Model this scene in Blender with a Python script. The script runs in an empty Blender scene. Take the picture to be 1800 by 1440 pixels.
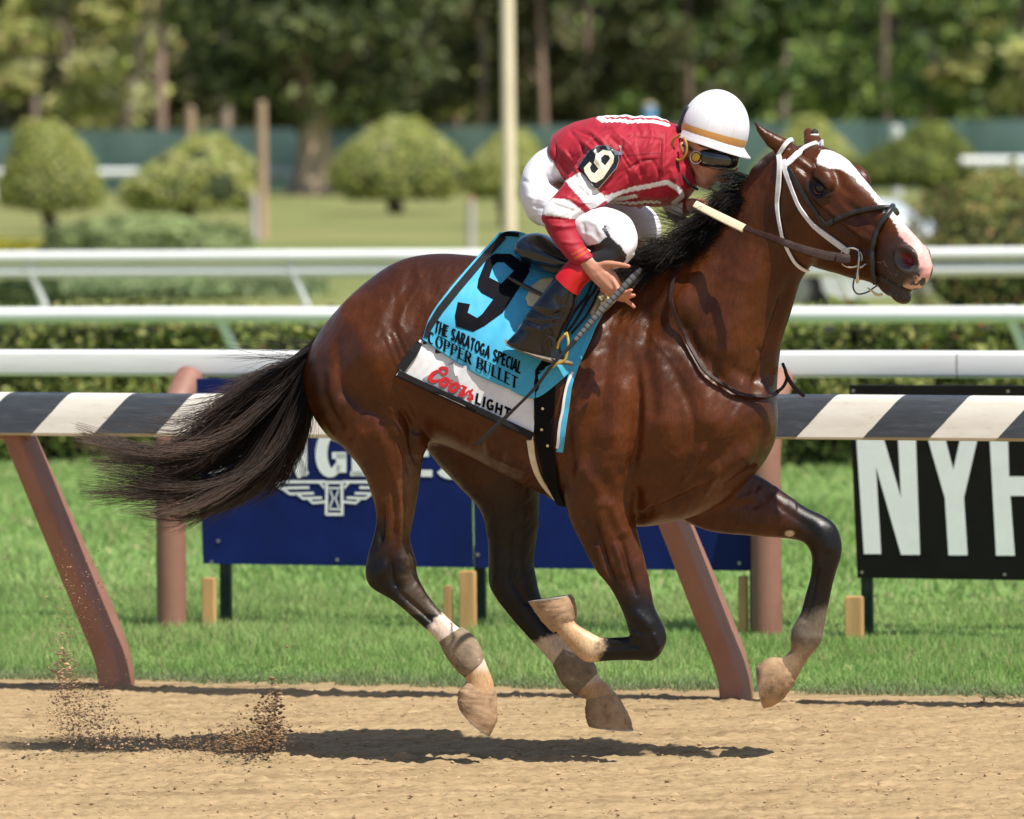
import bpy, bmesh, math, random
import numpy as np
from mathutils import Vector, Matrix, noise
from mathutils.bvhtree import BVHTree
from mathutils.geometry import tessellate_polygon

# ------------------------------------------------------------------ camera, world, sun, exposure
SC = bpy.context.scene
COL = SC.collection
random.seed(7)
RNG = np.random.default_rng(7)
FPX, YH, CAMH, ROLL = 10000.0, 250.0, 2.16, math.radians(0.55)   # focal length (px of the 1800 px wide photo), horizon row, eye height, tilt
cam = bpy.data.cameras.new('camera')
cam.sensor_width = 36.0
cam.lens = FPX / 1800 * 36.0
cam.shift_y = -(720 - YH) / 1800
cam.clip_start, cam.clip_end = 0.5, 2000
cam.dof.use_dof = True
cam.dof.focus_distance = 19.6
cam.dof.aperture_fstop = 3.6
cam.dof.aperture_blades = 9
camo = bpy.data.objects.new('camera', cam)
COL.objects.link(camo)
camo.matrix_world = Matrix.Translation((0, 0, CAMH)) @ Matrix.Rotation(math.radians(90), 4, 'X') @ Matrix.Rotation(-ROLL, 4, 'Z')
SC.camera = camo

SUN_TO = Vector((0.40, -0.37, 1.0)).normalized()      # towards the sun: high on the right, a little behind the photographer
world = bpy.data.worlds.new('World')
SC.world = world
world.use_nodes = True
wn = world.node_tree.nodes
sky = wn.new('ShaderNodeTexSky')
sky.sky_type = 'NISHITA'
sky.sun_disc = False
sky.sun_elevation = math.asin(SUN_TO.z)
sky.sun_rotation = math.atan2(SUN_TO.x, SUN_TO.y)
sky.air_density, sky.dust_density = 1.0, 1.2
wn['Background'].inputs['Strength'].default_value = 0.09
world.node_tree.links.new(sky.outputs[0], wn['Background'].inputs['Color'])
sund = bpy.data.lights.new('sun', 'SUN')
sund.energy = 5.0
sund.angle = math.radians(0.53)
sund.color = (1.0, 0.95, 0.86)
suno = bpy.data.objects.new('sun', sund)
COL.objects.link(suno)
suno.rotation_euler = (-SUN_TO).to_track_quat('-Z', 'Y').to_euler()
SC.view_settings.view_transform = 'Standard'
SC.view_settings.look = 'None'
SC.view_settings.exposure = 0.42
SC.view_settings.gamma = 1.0
SC.view_settings.use_curve_mapping = False

# ------------------------------------------------------------------ measuring helpers (photo pixel + distance -> metres)
CR, SR = math.cos(ROLL), math.sin(ROLL)
def P(px, py, d):
    dx, dy = px - 900.0, py - YH
    tx, ty = dx * CR - dy * SR, dx * SR + dy * CR
    return Vector((tx * d / FPX, d, CAMH - ty * d / FPX))
def pixels(V):
    V = np.asarray(V)
    tx, ty = V[:, 0] / V[:, 1] * FPX, (CAMH - V[:, 2]) / V[:, 1] * FPX
    return tx * CR + ty * SR + 900.0, -tx * SR + ty * CR + YH
def G(px, py, z=0.0):
    ty = (px - 900.0) * SR + (py - YH) * CR
    return P(px, py, (CAMH - z) * FPX / ty)
CAM = Vector((0, 0, CAMH))

# ------------------------------------------------------------------ mesh helpers
def link(o, parent=None):
    COL.objects.link(o)
    if parent is not None:
        o.parent = parent
    return o
def mesh(name, V, F, smooth=True):
    me = bpy.data.meshes.new(name)
    me.from_pydata([tuple(v) for v in V], [], F)
    me.validate()
    if smooth:
        me.polygons.foreach_set('use_smooth', [True] * len(me.polygons))
    me.update()
    return me
def fastmesh(name, V, Q, smooth=False):
    """V (n,3) array, Q (m,k) array of equal sized faces"""
    V = np.ascontiguousarray(V, np.float32); Q = np.ascontiguousarray(Q, np.int32)
    me = bpy.data.meshes.new(name)
    me.vertices.add(len(V)); me.vertices.foreach_set('co', V.ravel())
    k = Q.shape[1]
    me.loops.add(Q.size); me.loops.foreach_set('vertex_index', Q.ravel())
    me.polygons.add(len(Q))
    me.polygons.foreach_set('loop_start', np.arange(len(Q), dtype=np.int32) * k)
    me.polygons.foreach_set('loop_total', np.full(len(Q), k, np.int32))
    me.polygons.foreach_set('use_smooth', np.full(len(Q), smooth))
    me.update(calc_edges=True)
    return me
def obj(name, me, mat=None, parent=None, **props):
    o = bpy.data.objects.new(name, me)
    link(o, parent)
    if mat is not None:
        me.materials.clear()
        me.materials.append(mat)
    for k, v in props.items():
        o[k] = v
    return o
def thing(name, label, cat, group=None, loc=(0, 0, 0)):
    o = bpy.data.objects.new(name, None)
    o.empty_display_size = 0.1
    link(o)
    o['label'], o['category'] = label, cat
    if group:
        o['group'] = group
    return o
def rebase(root, loc):
    """move an Empty to its thing's base without moving its parts"""
    loc = Vector(loc)
    root.location = loc
    for c in root.children:
        c.matrix_parent_inverse = Matrix.Translation(-loc)
def vcol(me, C, name='Col'):
    C = np.asarray(C, np.float32)
    if C.shape[1] == 3:
        C = np.concatenate([C, np.ones((len(C), 1), np.float32)], 1)
    a = me.color_attributes.new(name, 'FLOAT_COLOR', 'POINT')
    a.data.foreach_set('color', C.ravel())
class MB:
    def __init__(s): s.V, s.F = [], []
    def add(s, V, F):
        b = len(s.V); s.V += [tuple(v) for v in V]; s.F += [[i + b for i in f] for f in F]
    def box(s, c, x, y, z, hx, hy, hz):
        c = Vector(c); x, y, z = Vector(x) * hx, Vector(y) * hy, Vector(z) * hz
        V = [c + x * i + y * j + z * k for i in (-1, 1) for j in (-1, 1) for k in (-1, 1)]
        s.add(V, [(0, 1, 3, 2), (4, 6, 7, 5), (0, 4, 5, 1), (2, 3, 7, 6), (0, 2, 6, 4), (1, 5, 7, 3)])
    def tube(s, pts, r, n=10, cap=True, flat=None, up=None):
        V, F = tube(pts, r, n, cap, flat, up); s.add(V, F)
    def build(s, name, mat, parent=None, smooth=True, bevel=None, **props):
        me = mesh(name, s.V, s.F, smooth)
        bm = bmesh.new(); bm.from_mesh(me)
        if bevel:
            bmesh.ops.bevel(bm, geom=list(bm.edges), offset=bevel, segments=2, affect='EDGES', clamp_overlap=True)
        bmesh.ops.recalc_face_normals(bm, faces=bm.faces); bm.to_mesh(me); bm.free()
        if smooth:
            me.polygons.foreach_set('use_smooth', [True] * len(me.polygons))
            sharp_by_angle(me)
        return obj(name, me, mat, parent, **props)
def sharp_by_angle(me, ang=40):
    try:
        me.set_sharp_from_angle(angle=math.radians(ang))
    except Exception:
        pass
def resample(pts, n, vals=None):
    """Catmull-Rom through pts -> n evenly spaced points (and values)"""
    A = np.array([list(p) for p in pts], float)
    if vals is not None:
        A = np.concatenate([A, np.array(vals, float).reshape(len(A), -1)], 1)
    k = 3 if vals is not None else A.shape[1]
    E = np.vstack([2 * A[0] - A[1], A, 2 * A[-1] - A[-2]])
    out = []
    m = 16
    for i in range(len(A) - 1):
        p0, p1, p2, p3 = E[i:i + 4]
        for j in range(m):
            t = j / m
            out.append(0.5 * (2 * p1 + (p2 - p0) * t + (2 * p0 - 5 * p1 + 4 * p2 - p3) * t * t + (3 * p1 - p0 - 3 * p2 + p3) * t ** 3))
    out.append(A[-1]); out = np.array(out)
    L = np.concatenate([[0], np.cumsum(np.linalg.norm(np.diff(out[:, :k if k <= 3 else 3], axis=0), axis=1))])
    u = np.linspace(0, L[-1], n)
    R = np.stack([np.interp(u, L, out[:, c]) for c in range(out.shape[1])], 1)
    return R
def tube(pts, r, n=10, cap=True, flat=None, up=None):
    """round (or flattened: flat = thickness factor along `up`) tube along points; r scalar or per point"""
    pts = [Vector(p) for p in pts]; m = len(pts)
    rr = [r] * m if np.isscalar(r) else list(r)
    V, F = [], []
    prev = None
    for i in range(m):
        t = (pts[min(i + 1, m - 1)] - pts[max(i - 1, 0)]).normalized()
        u = up[i] if isinstance(up, list) else (up or prev or (Vector((0, 0, 1)) if abs(t.z) < .9 else Vector((1, 0, 0))))
        u = Vector(u); u = (u - t * u.dot(t))
        if u.length < 1e-6: u = t.orthogonal()
        u.normalize(); w = t.cross(u)
        if up is None: prev = u
        fu = 1.0 if flat is None else flat
        for k in range(n):
            a = 2 * math.pi * k / n
            V.append(pts[i] + u * (math.cos(a) * rr[i] * fu) + w * (math.sin(a) * rr[i]))
    for i in range(m - 1):
        for k in range(n):
            F.append((i * n + k, i * n + (k + 1) % n, (i + 1) * n + (k + 1) % n, (i + 1) * n + k))
    if cap:
        F.append(tuple(range(n - 1, -1, -1))); F.append(tuple(range((m - 1) * n, m * n)))
    return V, F
def ringloft(rings, cap=True):
    n = len(rings[0]); V = [v for r in rings for v in r]; F = []
    for i in range(len(rings) - 1):
        for k in range(n):
            F.append((i * n + k, i * n + (k + 1) % n, (i + 1) * n + (k + 1) % n, (i + 1) * n + k))
    if cap:
        F.append(tuple(range(n - 1, -1, -1))); F.append(tuple(range((len(rings) - 1) * n, len(rings) * n)))
    return V, F
def sp(v, e):
    return math.copysign(abs(v) ** e, v)
def densify(st, k=4):
    """Catmull-Rom interpolation of station tuples (all numbers)"""
    A = np.array(st, float); E = np.vstack([2 * A[0] - A[1], A, 2 * A[-1] - A[-2]]); out = []
    for i in range(len(A) - 1):
        p0, p1, p2, p3 = E[i:i + 4]
        for j in range(k):
            t = j / k
            q = 0.5 * (2 * p1 + (p2 - p0) * t + (2 * p0 - 5 * p1 + 4 * p2 - p3) * t * t + (3 * p1 - p0 - 3 * p2 + p3) * t ** 3)
            out.append(q)
    out.append(A[-1])
    return out
def ico(center, r, scale=(1, 1, 1), sub=2):
    bm = bmesh.new(); bmesh.ops.create_icosphere(bm, subdivisions=sub, radius=1.0)
    V = [Vector(center) + Vector((v.co.x * r * scale[0], v.co.y * r * scale[1], v.co.z * r * scale[2])) for v in bm.verts]
    bm.verts.index_update(); F = [[v.index for v in f.verts] for f in bm.faces]; bm.free()
    return V, F
def voxel(name, mb, size):
    me = mesh(name + '_src', mb.V, mb.F, False)
    o = bpy.data.objects.new(name + '_src', me); COL.objects.link(o)
    m = o.modifiers.new('r', 'REMESH'); m.mode = 'VOXEL'; m.voxel_size = size; m.adaptivity = 0
    dg = bpy.context.evaluated_depsgraph_get(); dg.update()
    out = bpy.data.meshes.new_from_object(o.evaluated_get(dg), depsgraph=dg)
    bpy.data.objects.remove(o); bpy.data.meshes.remove(me)
    out.name = name
    out.polygons.foreach_set('use_smooth', [True] * len(out.polygons))
    return out
def getV(me):
    V = np.empty(len(me.vertices) * 3, np.float32); me.vertices.foreach_get('co', V); return V.reshape(-1, 3).astype(float)
def setV(me, V):
    me.vertices.foreach_set('co', np.ascontiguousarray(V, np.float32).ravel()); me.update()
def getN(me):
    N = np.empty(len(me.vertices) * 3, np.float32); me.vertices.foreach_get('normal', N); return N.reshape(-1, 3).astype(float)
def smooth_mesh(me, it, w=None, lam=0.6):
    E = np.empty(len(me.edges) * 2, np.int32); me.edges.foreach_get('vertices', E); E = E.reshape(-1, 2)
    V = getV(me); n = len(V)
    a = np.concatenate([E[:, 0], E[:, 1]]); b = np.concatenate([E[:, 1], E[:, 0]])
    deg = np.bincount(a, minlength=n)[:, None].astype(float); deg[deg == 0] = 1
    ww = np.full((n, 1), lam) if w is None else (w[:, None] * lam)
    for k in range(it):
        for s in (1.0, -0.72):       # taubin: keeps the volume
            S = np.stack([np.bincount(a, V[b, c], n) for c in range(3)], 1) / deg
            V = V + s * ww * (S - V)
    setV(me, V)
def polydist(x, y, pts):
    """distance of points to a polyline, and the parameter 0..1 along it"""
    best = np.full(len(x), 1e9); par = np.zeros(len(x)); n = len(pts) - 1
    for i in range(max(n, 1)):
        ax, ay = pts[i]; bx, by = pts[min(i + 1, len(pts) - 1)]
        dx, dy = bx - ax, by - ay; L = dx * dx + dy * dy + 1e-9
        t = np.clip(((x - ax) * dx + (y - ay) * dy) / L, 0, 1)
        d = np.hypot(x - ax - t * dx, y - ay - t * dy)
        m = d < best; best[m] = d[m]; par[m] = (i + t[m]) / max(n, 1)
    return best, par
def inpoly(x, y, poly):
    c = np.zeros(len(x), bool); n = len(poly)
    for i in range(n):
        x1, y1 = poly[i]; x2, y2 = poly[i - 1]
        m = ((y1 > y) != (y2 > y)) & (x < (x2 - x1) * (y - y1) / (y2 - y1 + 1e-12) + x1)
        c ^= m
    return c
def sstep(a, b, v):
    t = np.clip((v - a) / (b - a), 0, 1); return t * t * (3 - 2 * t)
def lerpc(C, col, m):
    return C * (1 - m[:, None]) + np.array(col)[None, :] * m[:, None]

# ------------------------------------------------------------------ material helpers
class NT:
    def __init__(s, name):
        s.m = bpy.data.materials.new(name); s.m.use_nodes = True
        s.t = s.m.node_tree; s.n = s.t.nodes; s.b = s.n['Principled BSDF']
    def node(s, ty, **kw):
        n = s.n.new(ty)
        for k, v in kw.items(): setattr(n, k, v)
        return n
    def lk(s, a, b): s.t.links.new(a, b)
    def coords(s, scale=(1, 1, 1), kind='Object'):
        tc = s.node('ShaderNodeTexCoord'); mp = s.node('ShaderNodeMapping')
        mp.inputs['Scale'].default_value = scale; s.lk(tc.outputs[kind], mp.inputs[0]); return mp.outputs[0]
    def noise(s, scale, detail=4, rough=.6, co=None):
        n = s.node('ShaderNodeTexNoise'); n.inputs['Scale'].default_value = scale
        n.inputs['Detail'].default_value = detail; n.inputs['Roughness'].default_value = rough
        if co is not None: s.lk(co, n.inputs['Vector'])
        return n.outputs['Fac']
    def ramp(s, fac, stops):
        r = s.node('ShaderNodeValToRGB'); e = r.color_ramp.elements
        while len(e) < len(stops): e.new(0.5)
        for el, (p, c) in zip(e, stops):
            el.position = p; el.color = (c[0], c[1], c[2], 1)
        s.lk(fac, r.inputs[0]); return r.outputs[0]
    def mix(s, fac, a, b, mode='MIX'):
        n = s.node('ShaderNodeMix', data_type='RGBA', blend_type=mode)
        for sock, v in ((n.inputs[0], fac), (n.inputs[6], a), (n.inputs[7], b)):
            if isinstance(v, (int, float)): sock.default_value = v
            elif isinstance(v, tuple): sock.default_value = (v[0], v[1], v[2], 1)
            else: s.lk(v, sock)
        return n.outputs[2]
    def attr(s, name='Col'):
        n = s.node('ShaderNodeAttribute'); n.attribute_name = name; return n.outputs['Color']
    def bump(s, h, strength=.3, dist=.01):
        n = s.node('ShaderNodeBump'); n.inputs['Strength'].default_value = strength; n.inputs['Distance'].default_value = dist
        s.lk(h, n.inputs['Height']); s.lk(n.outputs[0], s.b.inputs['Normal'])
    def set(s, **kw):
        for k, v in kw.items():
            k = k.replace('_', ' ')
            inp = s.b.inputs[k]
            if isinstance(v, tuple): inp.default_value = (v[0], v[1], v[2], 1)
            elif isinstance(v, (int, float)): inp.default_value = v
            else: s.lk(v, inp)
        return s
def plain(name, col, rough=.5, var=.12, scale=30, metallic=0.0, bump=0.0, spec=.5, bscale=None, co=(1, 1, 1), **kw):
    """one colour with a little uneven wear"""
    t = NT(name); c = t.coords(co)
    n = t.noise(scale, 5, .6, c)
    d = tuple(x * (1 - var) for x in col); l = tuple(min(1, x * (1 + var)) for x in col)
    t.set(Base_Color=t.ramp(n, [(.3, d), (.7, l)]), Roughness=rough, Metallic=metallic, **kw)
    t.b.inputs['Specular IOR Level'].default_value = spec
    if bump:
        t.bump(t.noise(bscale or scale * 3, 4, .6, c), bump, .004)
    return t.m
def vcmat(name, rough=.5, var=.15, scale=60, bump=0.0, bscale=200, spec=.5, co=(1, 1, 1), **kw):
    """colour from the mesh's own colour attribute with fine unevenness"""
    t = NT(name); c = t.coords(co)
    n = t.noise(scale, 5, .65, c)
    k = t.ramp(n, [(.25, (1 - var,) * 3), (.75, (1 + var,) * 3)])
    t.set(Base_Color=t.mix(1.0, t.attr(), k, 'MULTIPLY'), Roughness=rough, **kw)
    t.b.inputs['Specular IOR Level'].default_value = spec
    if bump:
        t.bump(t.noise(bscale, 4, .6, c), bump, .004)
    return t.m
# ------------------------------------------------------------------ the place: track, turf, rails, hedge, garden, woods
def vnoise(x, y, seed=0):
    """smooth value noise -1..1 on arrays"""
    x = np.asarray(x, float); y = np.asarray(y, float)
    xi, yi = np.floor(x).astype(np.int64), np.floor(y).astype(np.int64)
    fx, fy = x - xi, y - yi
    fx = fx * fx * (3 - 2 * fx); fy = fy * fy * (3 - 2 * fy)
    def h(a, b):
        k = (a * 374761393 + b * 668265263 + int(seed * 1013 + 7) * 69069) & 0xffffffff
        k = ((k ^ (k >> 13)) * 1274126177) & 0xffffffff
        return ((k ^ (k >> 16)) & 0xffff) / 32767.5 - 1
    a = h(xi, yi) * (1 - fx) + h(xi + 1, yi) * fx
    b = h(xi, yi + 1) * (1 - fx) + h(xi + 1, yi + 1) * fx
    return a * (1 - fy) + b * fy
def fbm(x, y, oct=4, seed=0, g=.55):
    s = 0; a = 1
    for i in range(oct):
        s = s + a * vnoise(x * 2 ** i, y * 2 ** i, seed + i * 17); a *= g
    return s
def leafmat(name, rough=.6, tl=.25):
    t = NT(name); t.set(Base_Color=t.attr(), Roughness=rough); t.b.inputs['Specular IOR Level'].default_value = .25
    tr = t.node('ShaderNodeBsdfTranslucent'); t.lk(t.attr(), tr.inputs[0]); mx = t.node('ShaderNodeMixShader'); mx.inputs[0].default_value = tl
    t.lk(t.b.outputs[0], mx.inputs[1]); t.lk(tr.outputs[0], mx.inputs[2]); t.lk(mx.outputs[0], t.n['Material Output'].inputs[0]); return t.m
TH = math.radians(16.2)
TV = Vector((math.cos(TH), -math.sin(TH), 0))      # along the rails, to the right and nearer
NV = Vector((math.sin(TH), math.cos(TH), 0))       # across, away from the camera
UP = Vector((0, 0, 1))
BASE = G(900, 1229)                                # a point on the foot line of the track rail
def along(t, n=0.0, z=0.0):
    """t metres along the rails, n metres away from the foot line of the track rail"""
    return BASE + TV * t + NV * n + UP * z
def solve_t(px, n, z):
    lo, hi = -80.0, 80.0
    for _ in range(60):
        m = (lo + hi) / 2
        x, _y = pixels([along(m, n, z)])
        if x[0] < px: lo = m
        else: hi = m
    return lo
# --- ground sheets
t = NT('lawn'); co = t.coords()
c1 = t.ramp(t.noise(.16, 4, .6, co), [(.3, (.12, .155, .045)), (.55, (.20, .205, .075)), (.75, (.27, .24, .10))])
c2 = t.ramp(t.noise(9, 5, .7, co), [(.3, (.75, .78, .75)), (.7, (1.2, 1.2, 1.2))])
t.set(Base_Color=t.mix(1.0, c1, c2, 'MULTIPLY'), Roughness=.9); t.b.inputs['Specular IOR Level'].default_value = .15
M_LAWN = t.m
n_ = 70
gx = np.linspace(-420, 420, n_); gy = np.linspace(-30, 760, n_)
XX, YY = np.meshgrid(gx, gy, indexing='ij')
ZZ = -.03 - 0 * XX
idx = np.arange(n_ * n_).reshape(n_, n_)
quad = lambda idx: np.stack([idx[:-1, :-1], idx[1:, :-1], idx[1:, 1:], idx[:-1, 1:]], -1).reshape(-1, 4)
obj('ground', fastmesh('ground', np.stack([XX, YY, ZZ], -1).reshape(-1, 3), quad(idx)), M_LAWN, kind='structure')
# harrowed dirt
t = NT('harrowed dirt'); co = t.coords()
w1 = t.ramp(t.noise(2.2, 7, .72, t.coords((.3, 5.5, 1))), [(.30, (.21, .146, .078)), (.48, (.335, .243, .136)), (.70, (.44, .325, .19))])
w2 = t.ramp(t.noise(62, 6, .72, t.coords((.28, 1.5, 1))), [(.30, (.34, .32, .29)), (.42, (.86, .85, .83)), (.75, (1.2, 1.18, 1.14))])
t.set(Base_Color=t.mix(1.0, w1, w2, 'MULTIPLY'), Roughness=.95); t.b.inputs['Specular IOR Level'].default_value = .1
t.bump(t.noise(120, 5, .7, t.coords((.5, 1.2, 1))), .4, .006)
M_DIRT = t.m
def dirt_z(tt, nn):
    z = .011 * fbm(tt * 1.1, nn * 7.5, 3, 3) + .008 * fbm(tt * 5, nn * 28, 3, 9)
    z += .010 * np.maximum(0, vnoise(tt * 22, nn * 42, 31)) ** 2 + .006 * fbm(tt * 50, nn * 70, 2, 40)
    return z * sstep(.34, -.05, nn) + .012
na, nb = 560, 345
ta = np.linspace(-3.3, 3.3, na); nb_ = np.linspace(-5.3, .60, nb)
TT, NN = np.meshgrid(ta, nb_, indexing='ij')
XY = np.array(BASE)[None, None, :] + TT[..., None] * np.array(TV) + NN[..., None] * np.array(NV)
XY[..., 2] = dirt_z(TT, NN)
idx = np.arange(na * nb).reshape(na, nb)
dirt = obj('dirt_track', fastmesh('dirt_track', XY.reshape(-1, 3), quad(idx), True), M_DIRT, kind='structure')
def coarse(name, t0, t1, n0, n1, dz=.0, m=(40, 24)):
    ta = np.linspace(t0, t1, m[0]); nb_ = np.linspace(n0, n1, m[1])
    TT, NN = np.meshgrid(ta, nb_, indexing='ij')
    XY = np.array(BASE)[None, None, :] + TT[..., None] * np.array(TV) + NN[..., None] * np.array(NV)
    XY[..., 2] = .012 + dz + .01 * fbm(TT * 2.2, NN * 5.5, 3, 3) * sstep(.34, -.05, NN)
    return fastmesh(name, XY.reshape(-1, 3), quad(np.arange(m[0] * m[1]).reshape(m)), True)
obj('dirt_track', coarse('dirt_track', 3.3, 60, -24, .60), M_DIRT, kind='structure')
obj('dirt_track', coarse('dirt_track', -60, -3.3, -24, .60), M_DIRT, kind='structure')
obj('dirt_track', coarse('dirt_track', -3.3, 3.3, -24, -5.3), M_DIRT, kind='structure')
# turf course soil below the blades
t = NT('turf soil'); co = t.coords()
t.set(Base_Color=t.ramp(t.noise(14, 5, .7, co), [(.3, (.12, .20, .055)), (.6, (.17, .27, .08)), (.8, (.25, .28, .11))]), Roughness=.95)
t.b.inputs['Specular IOR Level'].default_value = .1
ta = np.linspace(-60, 60, 60); nb_ = np.linspace(.42, 17.2, 20)
TT, NN = np.meshgrid(ta, nb_, indexing='ij')
XY = np.array(BASE)[None, None, :] + TT[..., None] * np.array(TV) + NN[..., None] * np.array(NV); XY[..., 2] = .016
obj('turf_course', fastmesh('turf_course', XY.reshape(-1, 3), quad(np.arange(60 * 20).reshape(60, 20)), True), t.m, kind='structure')
# grass blades (one countless mass)
def blades(n, t0, t1, n0, n1, power, hmin, hmax, wd, seed):
    r = np.random.default_rng(seed)
    T = r.uniform(t0, t1, n); U = n0 + (n1 - n0) * r.random(n) ** power
    keep = U > n0 + .1 * (vnoise(T * 7, T * 0, 5) + .6 * vnoise(T * 31, T * 0, 6))
    T, U = T[keep], U[keep]; n = len(T)
    p = np.array(BASE)[None] + T[:, None] * np.array(TV) + U[:, None] * np.array(NV); p[:, 2] = .014
    patch = .75 + .45 * fbm(T * 1.3, U * 1.0, 3, 12)
    h = r.uniform(hmin, hmax, n) * np.clip(patch, .45, 1.3) * (.45 + .55 * sstep(n0, n0 + .5, U))
    a = r.uniform(0, 2 * math.pi, n); lean = r.normal(0, .45, (n, 2)) * h[:, None]
    w = np.stack([np.cos(a), np.sin(a)], 1) * (wd * r.uniform(.7, 1.4, n))[:, None]
    V = np.zeros((n, 3, 3)); V[:, 0] = p; V[:, 1] = p; V[:, 2] = p
    V[:, 0, :2] -= w; V[:, 1, :2] += w; V[:, 2, :2] += lean; V[:, 2, 2] += h
    base = np.array([.24, .38, .11]); dry = np.array([.50, .46, .24]); lite = np.array([.38, .51, .19])
    q = np.clip(.35 + .5 * fbm(T * .7, U * .9, 3, 77) + r.normal(0, .22, n), 0, 1)[:, None]
    c = base * (1 - q) + lite * q
    dq = (r.random(n) < .09 + .10 * (fbm(T * .9, U * 1.1, 2, 50) > .4))[:, None]
    c = np.where(dq, dry * r.uniform(.6, 1.1, n)[:, None], c)
    dust = (sstep(n0 + .5, n0 + .12, U) * .75)[:, None]
    c = c * (1 - dust) + np.array([.22, .25, .15]) * dust
    return V.reshape(-1, 3), np.repeat(c, 3, 0)
b1 = blades(220000, -4.8, 4.6, .26, 4.5, 1.15, .025, .075, .0035, 1)
b2 = blades(150000, -11.5, 9, 3.5, 16.8, 1.0, .04, .085, .009, 2)
GV = np.concatenate([b1[0], b2[0]]); GC = np.concatenate([b1[1], b2[1]])
gm = fastmesh('grass', GV, np.arange(len(GV)).reshape(-1, 3)); vcol(gm, GC)
M_GRASS = leafmat('grass blade', .6, .4)
obj('grass', gm, M_GRASS, kind='stuff', label='green turf grass along the edge of the dirt track', category='grass')
# torn tufts of grass lying on the dirt edge
for i, (pxx, pyy, lab) in enumerate([(420, 1213, 'torn tuft of grass on the dirt edge left of the galloping horse'), (1770, 1242, 'torn tuft of grass on the dirt at the right edge of the picture')]):
    c = G(pxx, pyy); r = np.random.default_rng(60 + i); n = 90
    V = np.zeros((n, 3, 3)); o = r.normal(0, 1, (n, 2)) * np.array([.09, .03])
    V[:, :, 0] = c.x + o[:, :1]; V[:, :, 1] = c.y + o[:, 1:]; V[:, :, 2] = .022 + r.uniform(0, .02, (n, 1))
    V[:, 1, :2] += r.normal(0, .004, (n, 2)) + .003; V[:, 2, :2] += r.normal(0, .06, (n, 2)) * [1.3, .6]; V[:, 2, 2] += r.uniform(.0, .05, n)
    me = fastmesh('grass_tuft', V.reshape(-1, 3), np.arange(3 * n).reshape(-1, 3)); vcol(me, np.repeat(r.uniform(.6, 1.2, (n, 1)) * np.array([[.07, .15, .035]]), 3, 0))
    obj('grass_tuft', me, M_GRASS, label=lab, category='grass tuft')
# ------------------------------------------------------------------ rails
def white_paint(name, col=(.80, .81, .80), rough=.35):
    t = NT(name); co = t.coords()
    st = t.noise(2.2, 6, .7, t.coords((1, 1, 9)))
    t.set(Base_Color=t.ramp(st, [(.25, tuple(x * .86 for x in col)), (.5, col)]), Roughness=rough)
    return t.m
M_WHITE = white_paint('white rail paint')
t = NT('brown post paint'); co = t.coords((1, 1, .5))
t.set(Base_Color=t.ramp(t.noise(7, 6, .7, co), [(.25, (.19, .085, .058)), (.5, (.27, .128, .092)), (.8, (.30, .15, .11))]), Roughness=.55)
t.bump(t.noise(60, 5, .6, co), .15, .004); M_BROWN = t.m
def profile_rail(prof, t0, t1, n, z, name, mat, parent, seg=24):
    """sweep a closed cross-section (n,z) along the rail; object keeps its own axis along x"""
    V, F = [], []; k = len(prof)
    for i in range(seg + 1):
        tt = t0 + (t1 - t0) * i / seg
        sag = .003 * math.sin(tt * 1.7)
        for (a, b) in prof:
            V.append((tt, a, b + sag))
    V, F = ringloft([V[i * k:(i + 1) * k] for i in range(seg + 1)])
    me = mesh(name, V, F, True); sharp_by_angle(me, 35)
    bm = bmesh.new(); bm.from_mesh(me); bmesh.ops.recalc_face_normals(bm, faces=bm.faces); bm.to_mesh(me); bm.free()
    o = obj(name, me, mat, parent)
    o.matrix_world = Matrix(((TV.x, NV.x, 0, BASE.x + NV.x * n), (TV.y, NV.y, 0, BASE.y + NV.y * n), (0, 0, 1, z), (0, 0, 0, 1)))
    return o
def rounded(w, h, r, k=5, skew=0.0):
    pts = []
    for cx, cz, a0 in ((w / 2 - r, h / 2 - r, 0), (-w / 2 + r, h / 2 - r, 90), (-w / 2 + r, -h / 2 + r, 180), (w / 2 - r, -h / 2 + r, 270)):
        for i in range(k):
            a = math.radians(a0 + 90 * i / (k - 1)); z = cz + r * math.sin(a)
            pts.append((cx + r * math.cos(a) + skew * z, z))
    return pts
def circ(r, k=16):
    return [(r * math.cos(2 * math.pi * i / k), r * math.sin(2 * math.pi * i / k)) for i in range(k)]
# 1. striped rail of the dirt track, on leaning goose-neck posts
OV = .27
RZ = 2.16 - (730 - 250) * (BASE.y - OV * NV.y) / FPX
t = NT('striped rail paint'); tc = t.node('ShaderNodeTexCoord'); sx = t.node('ShaderNodeSeparateXYZ'); t.lk(tc.outputs['Object'], sx.inputs[0])
def math_(op, a, b=None, c=None):
    n = t.node('ShaderNodeMath', operation=op)
    for i, v in enumerate((a, b, c)):
        if v is None: continue
        if isinstance(v, (int, float)): n.inputs[i].default_value = v
        else: t.lk(v, n.inputs[i])
    return n.outputs[0]
x0_ = solve_t(57, -OV - .08, RZ - .075)
PHASE = 10 * .511 * 10 - (x0_ + .93 * .075 + .004)
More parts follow.
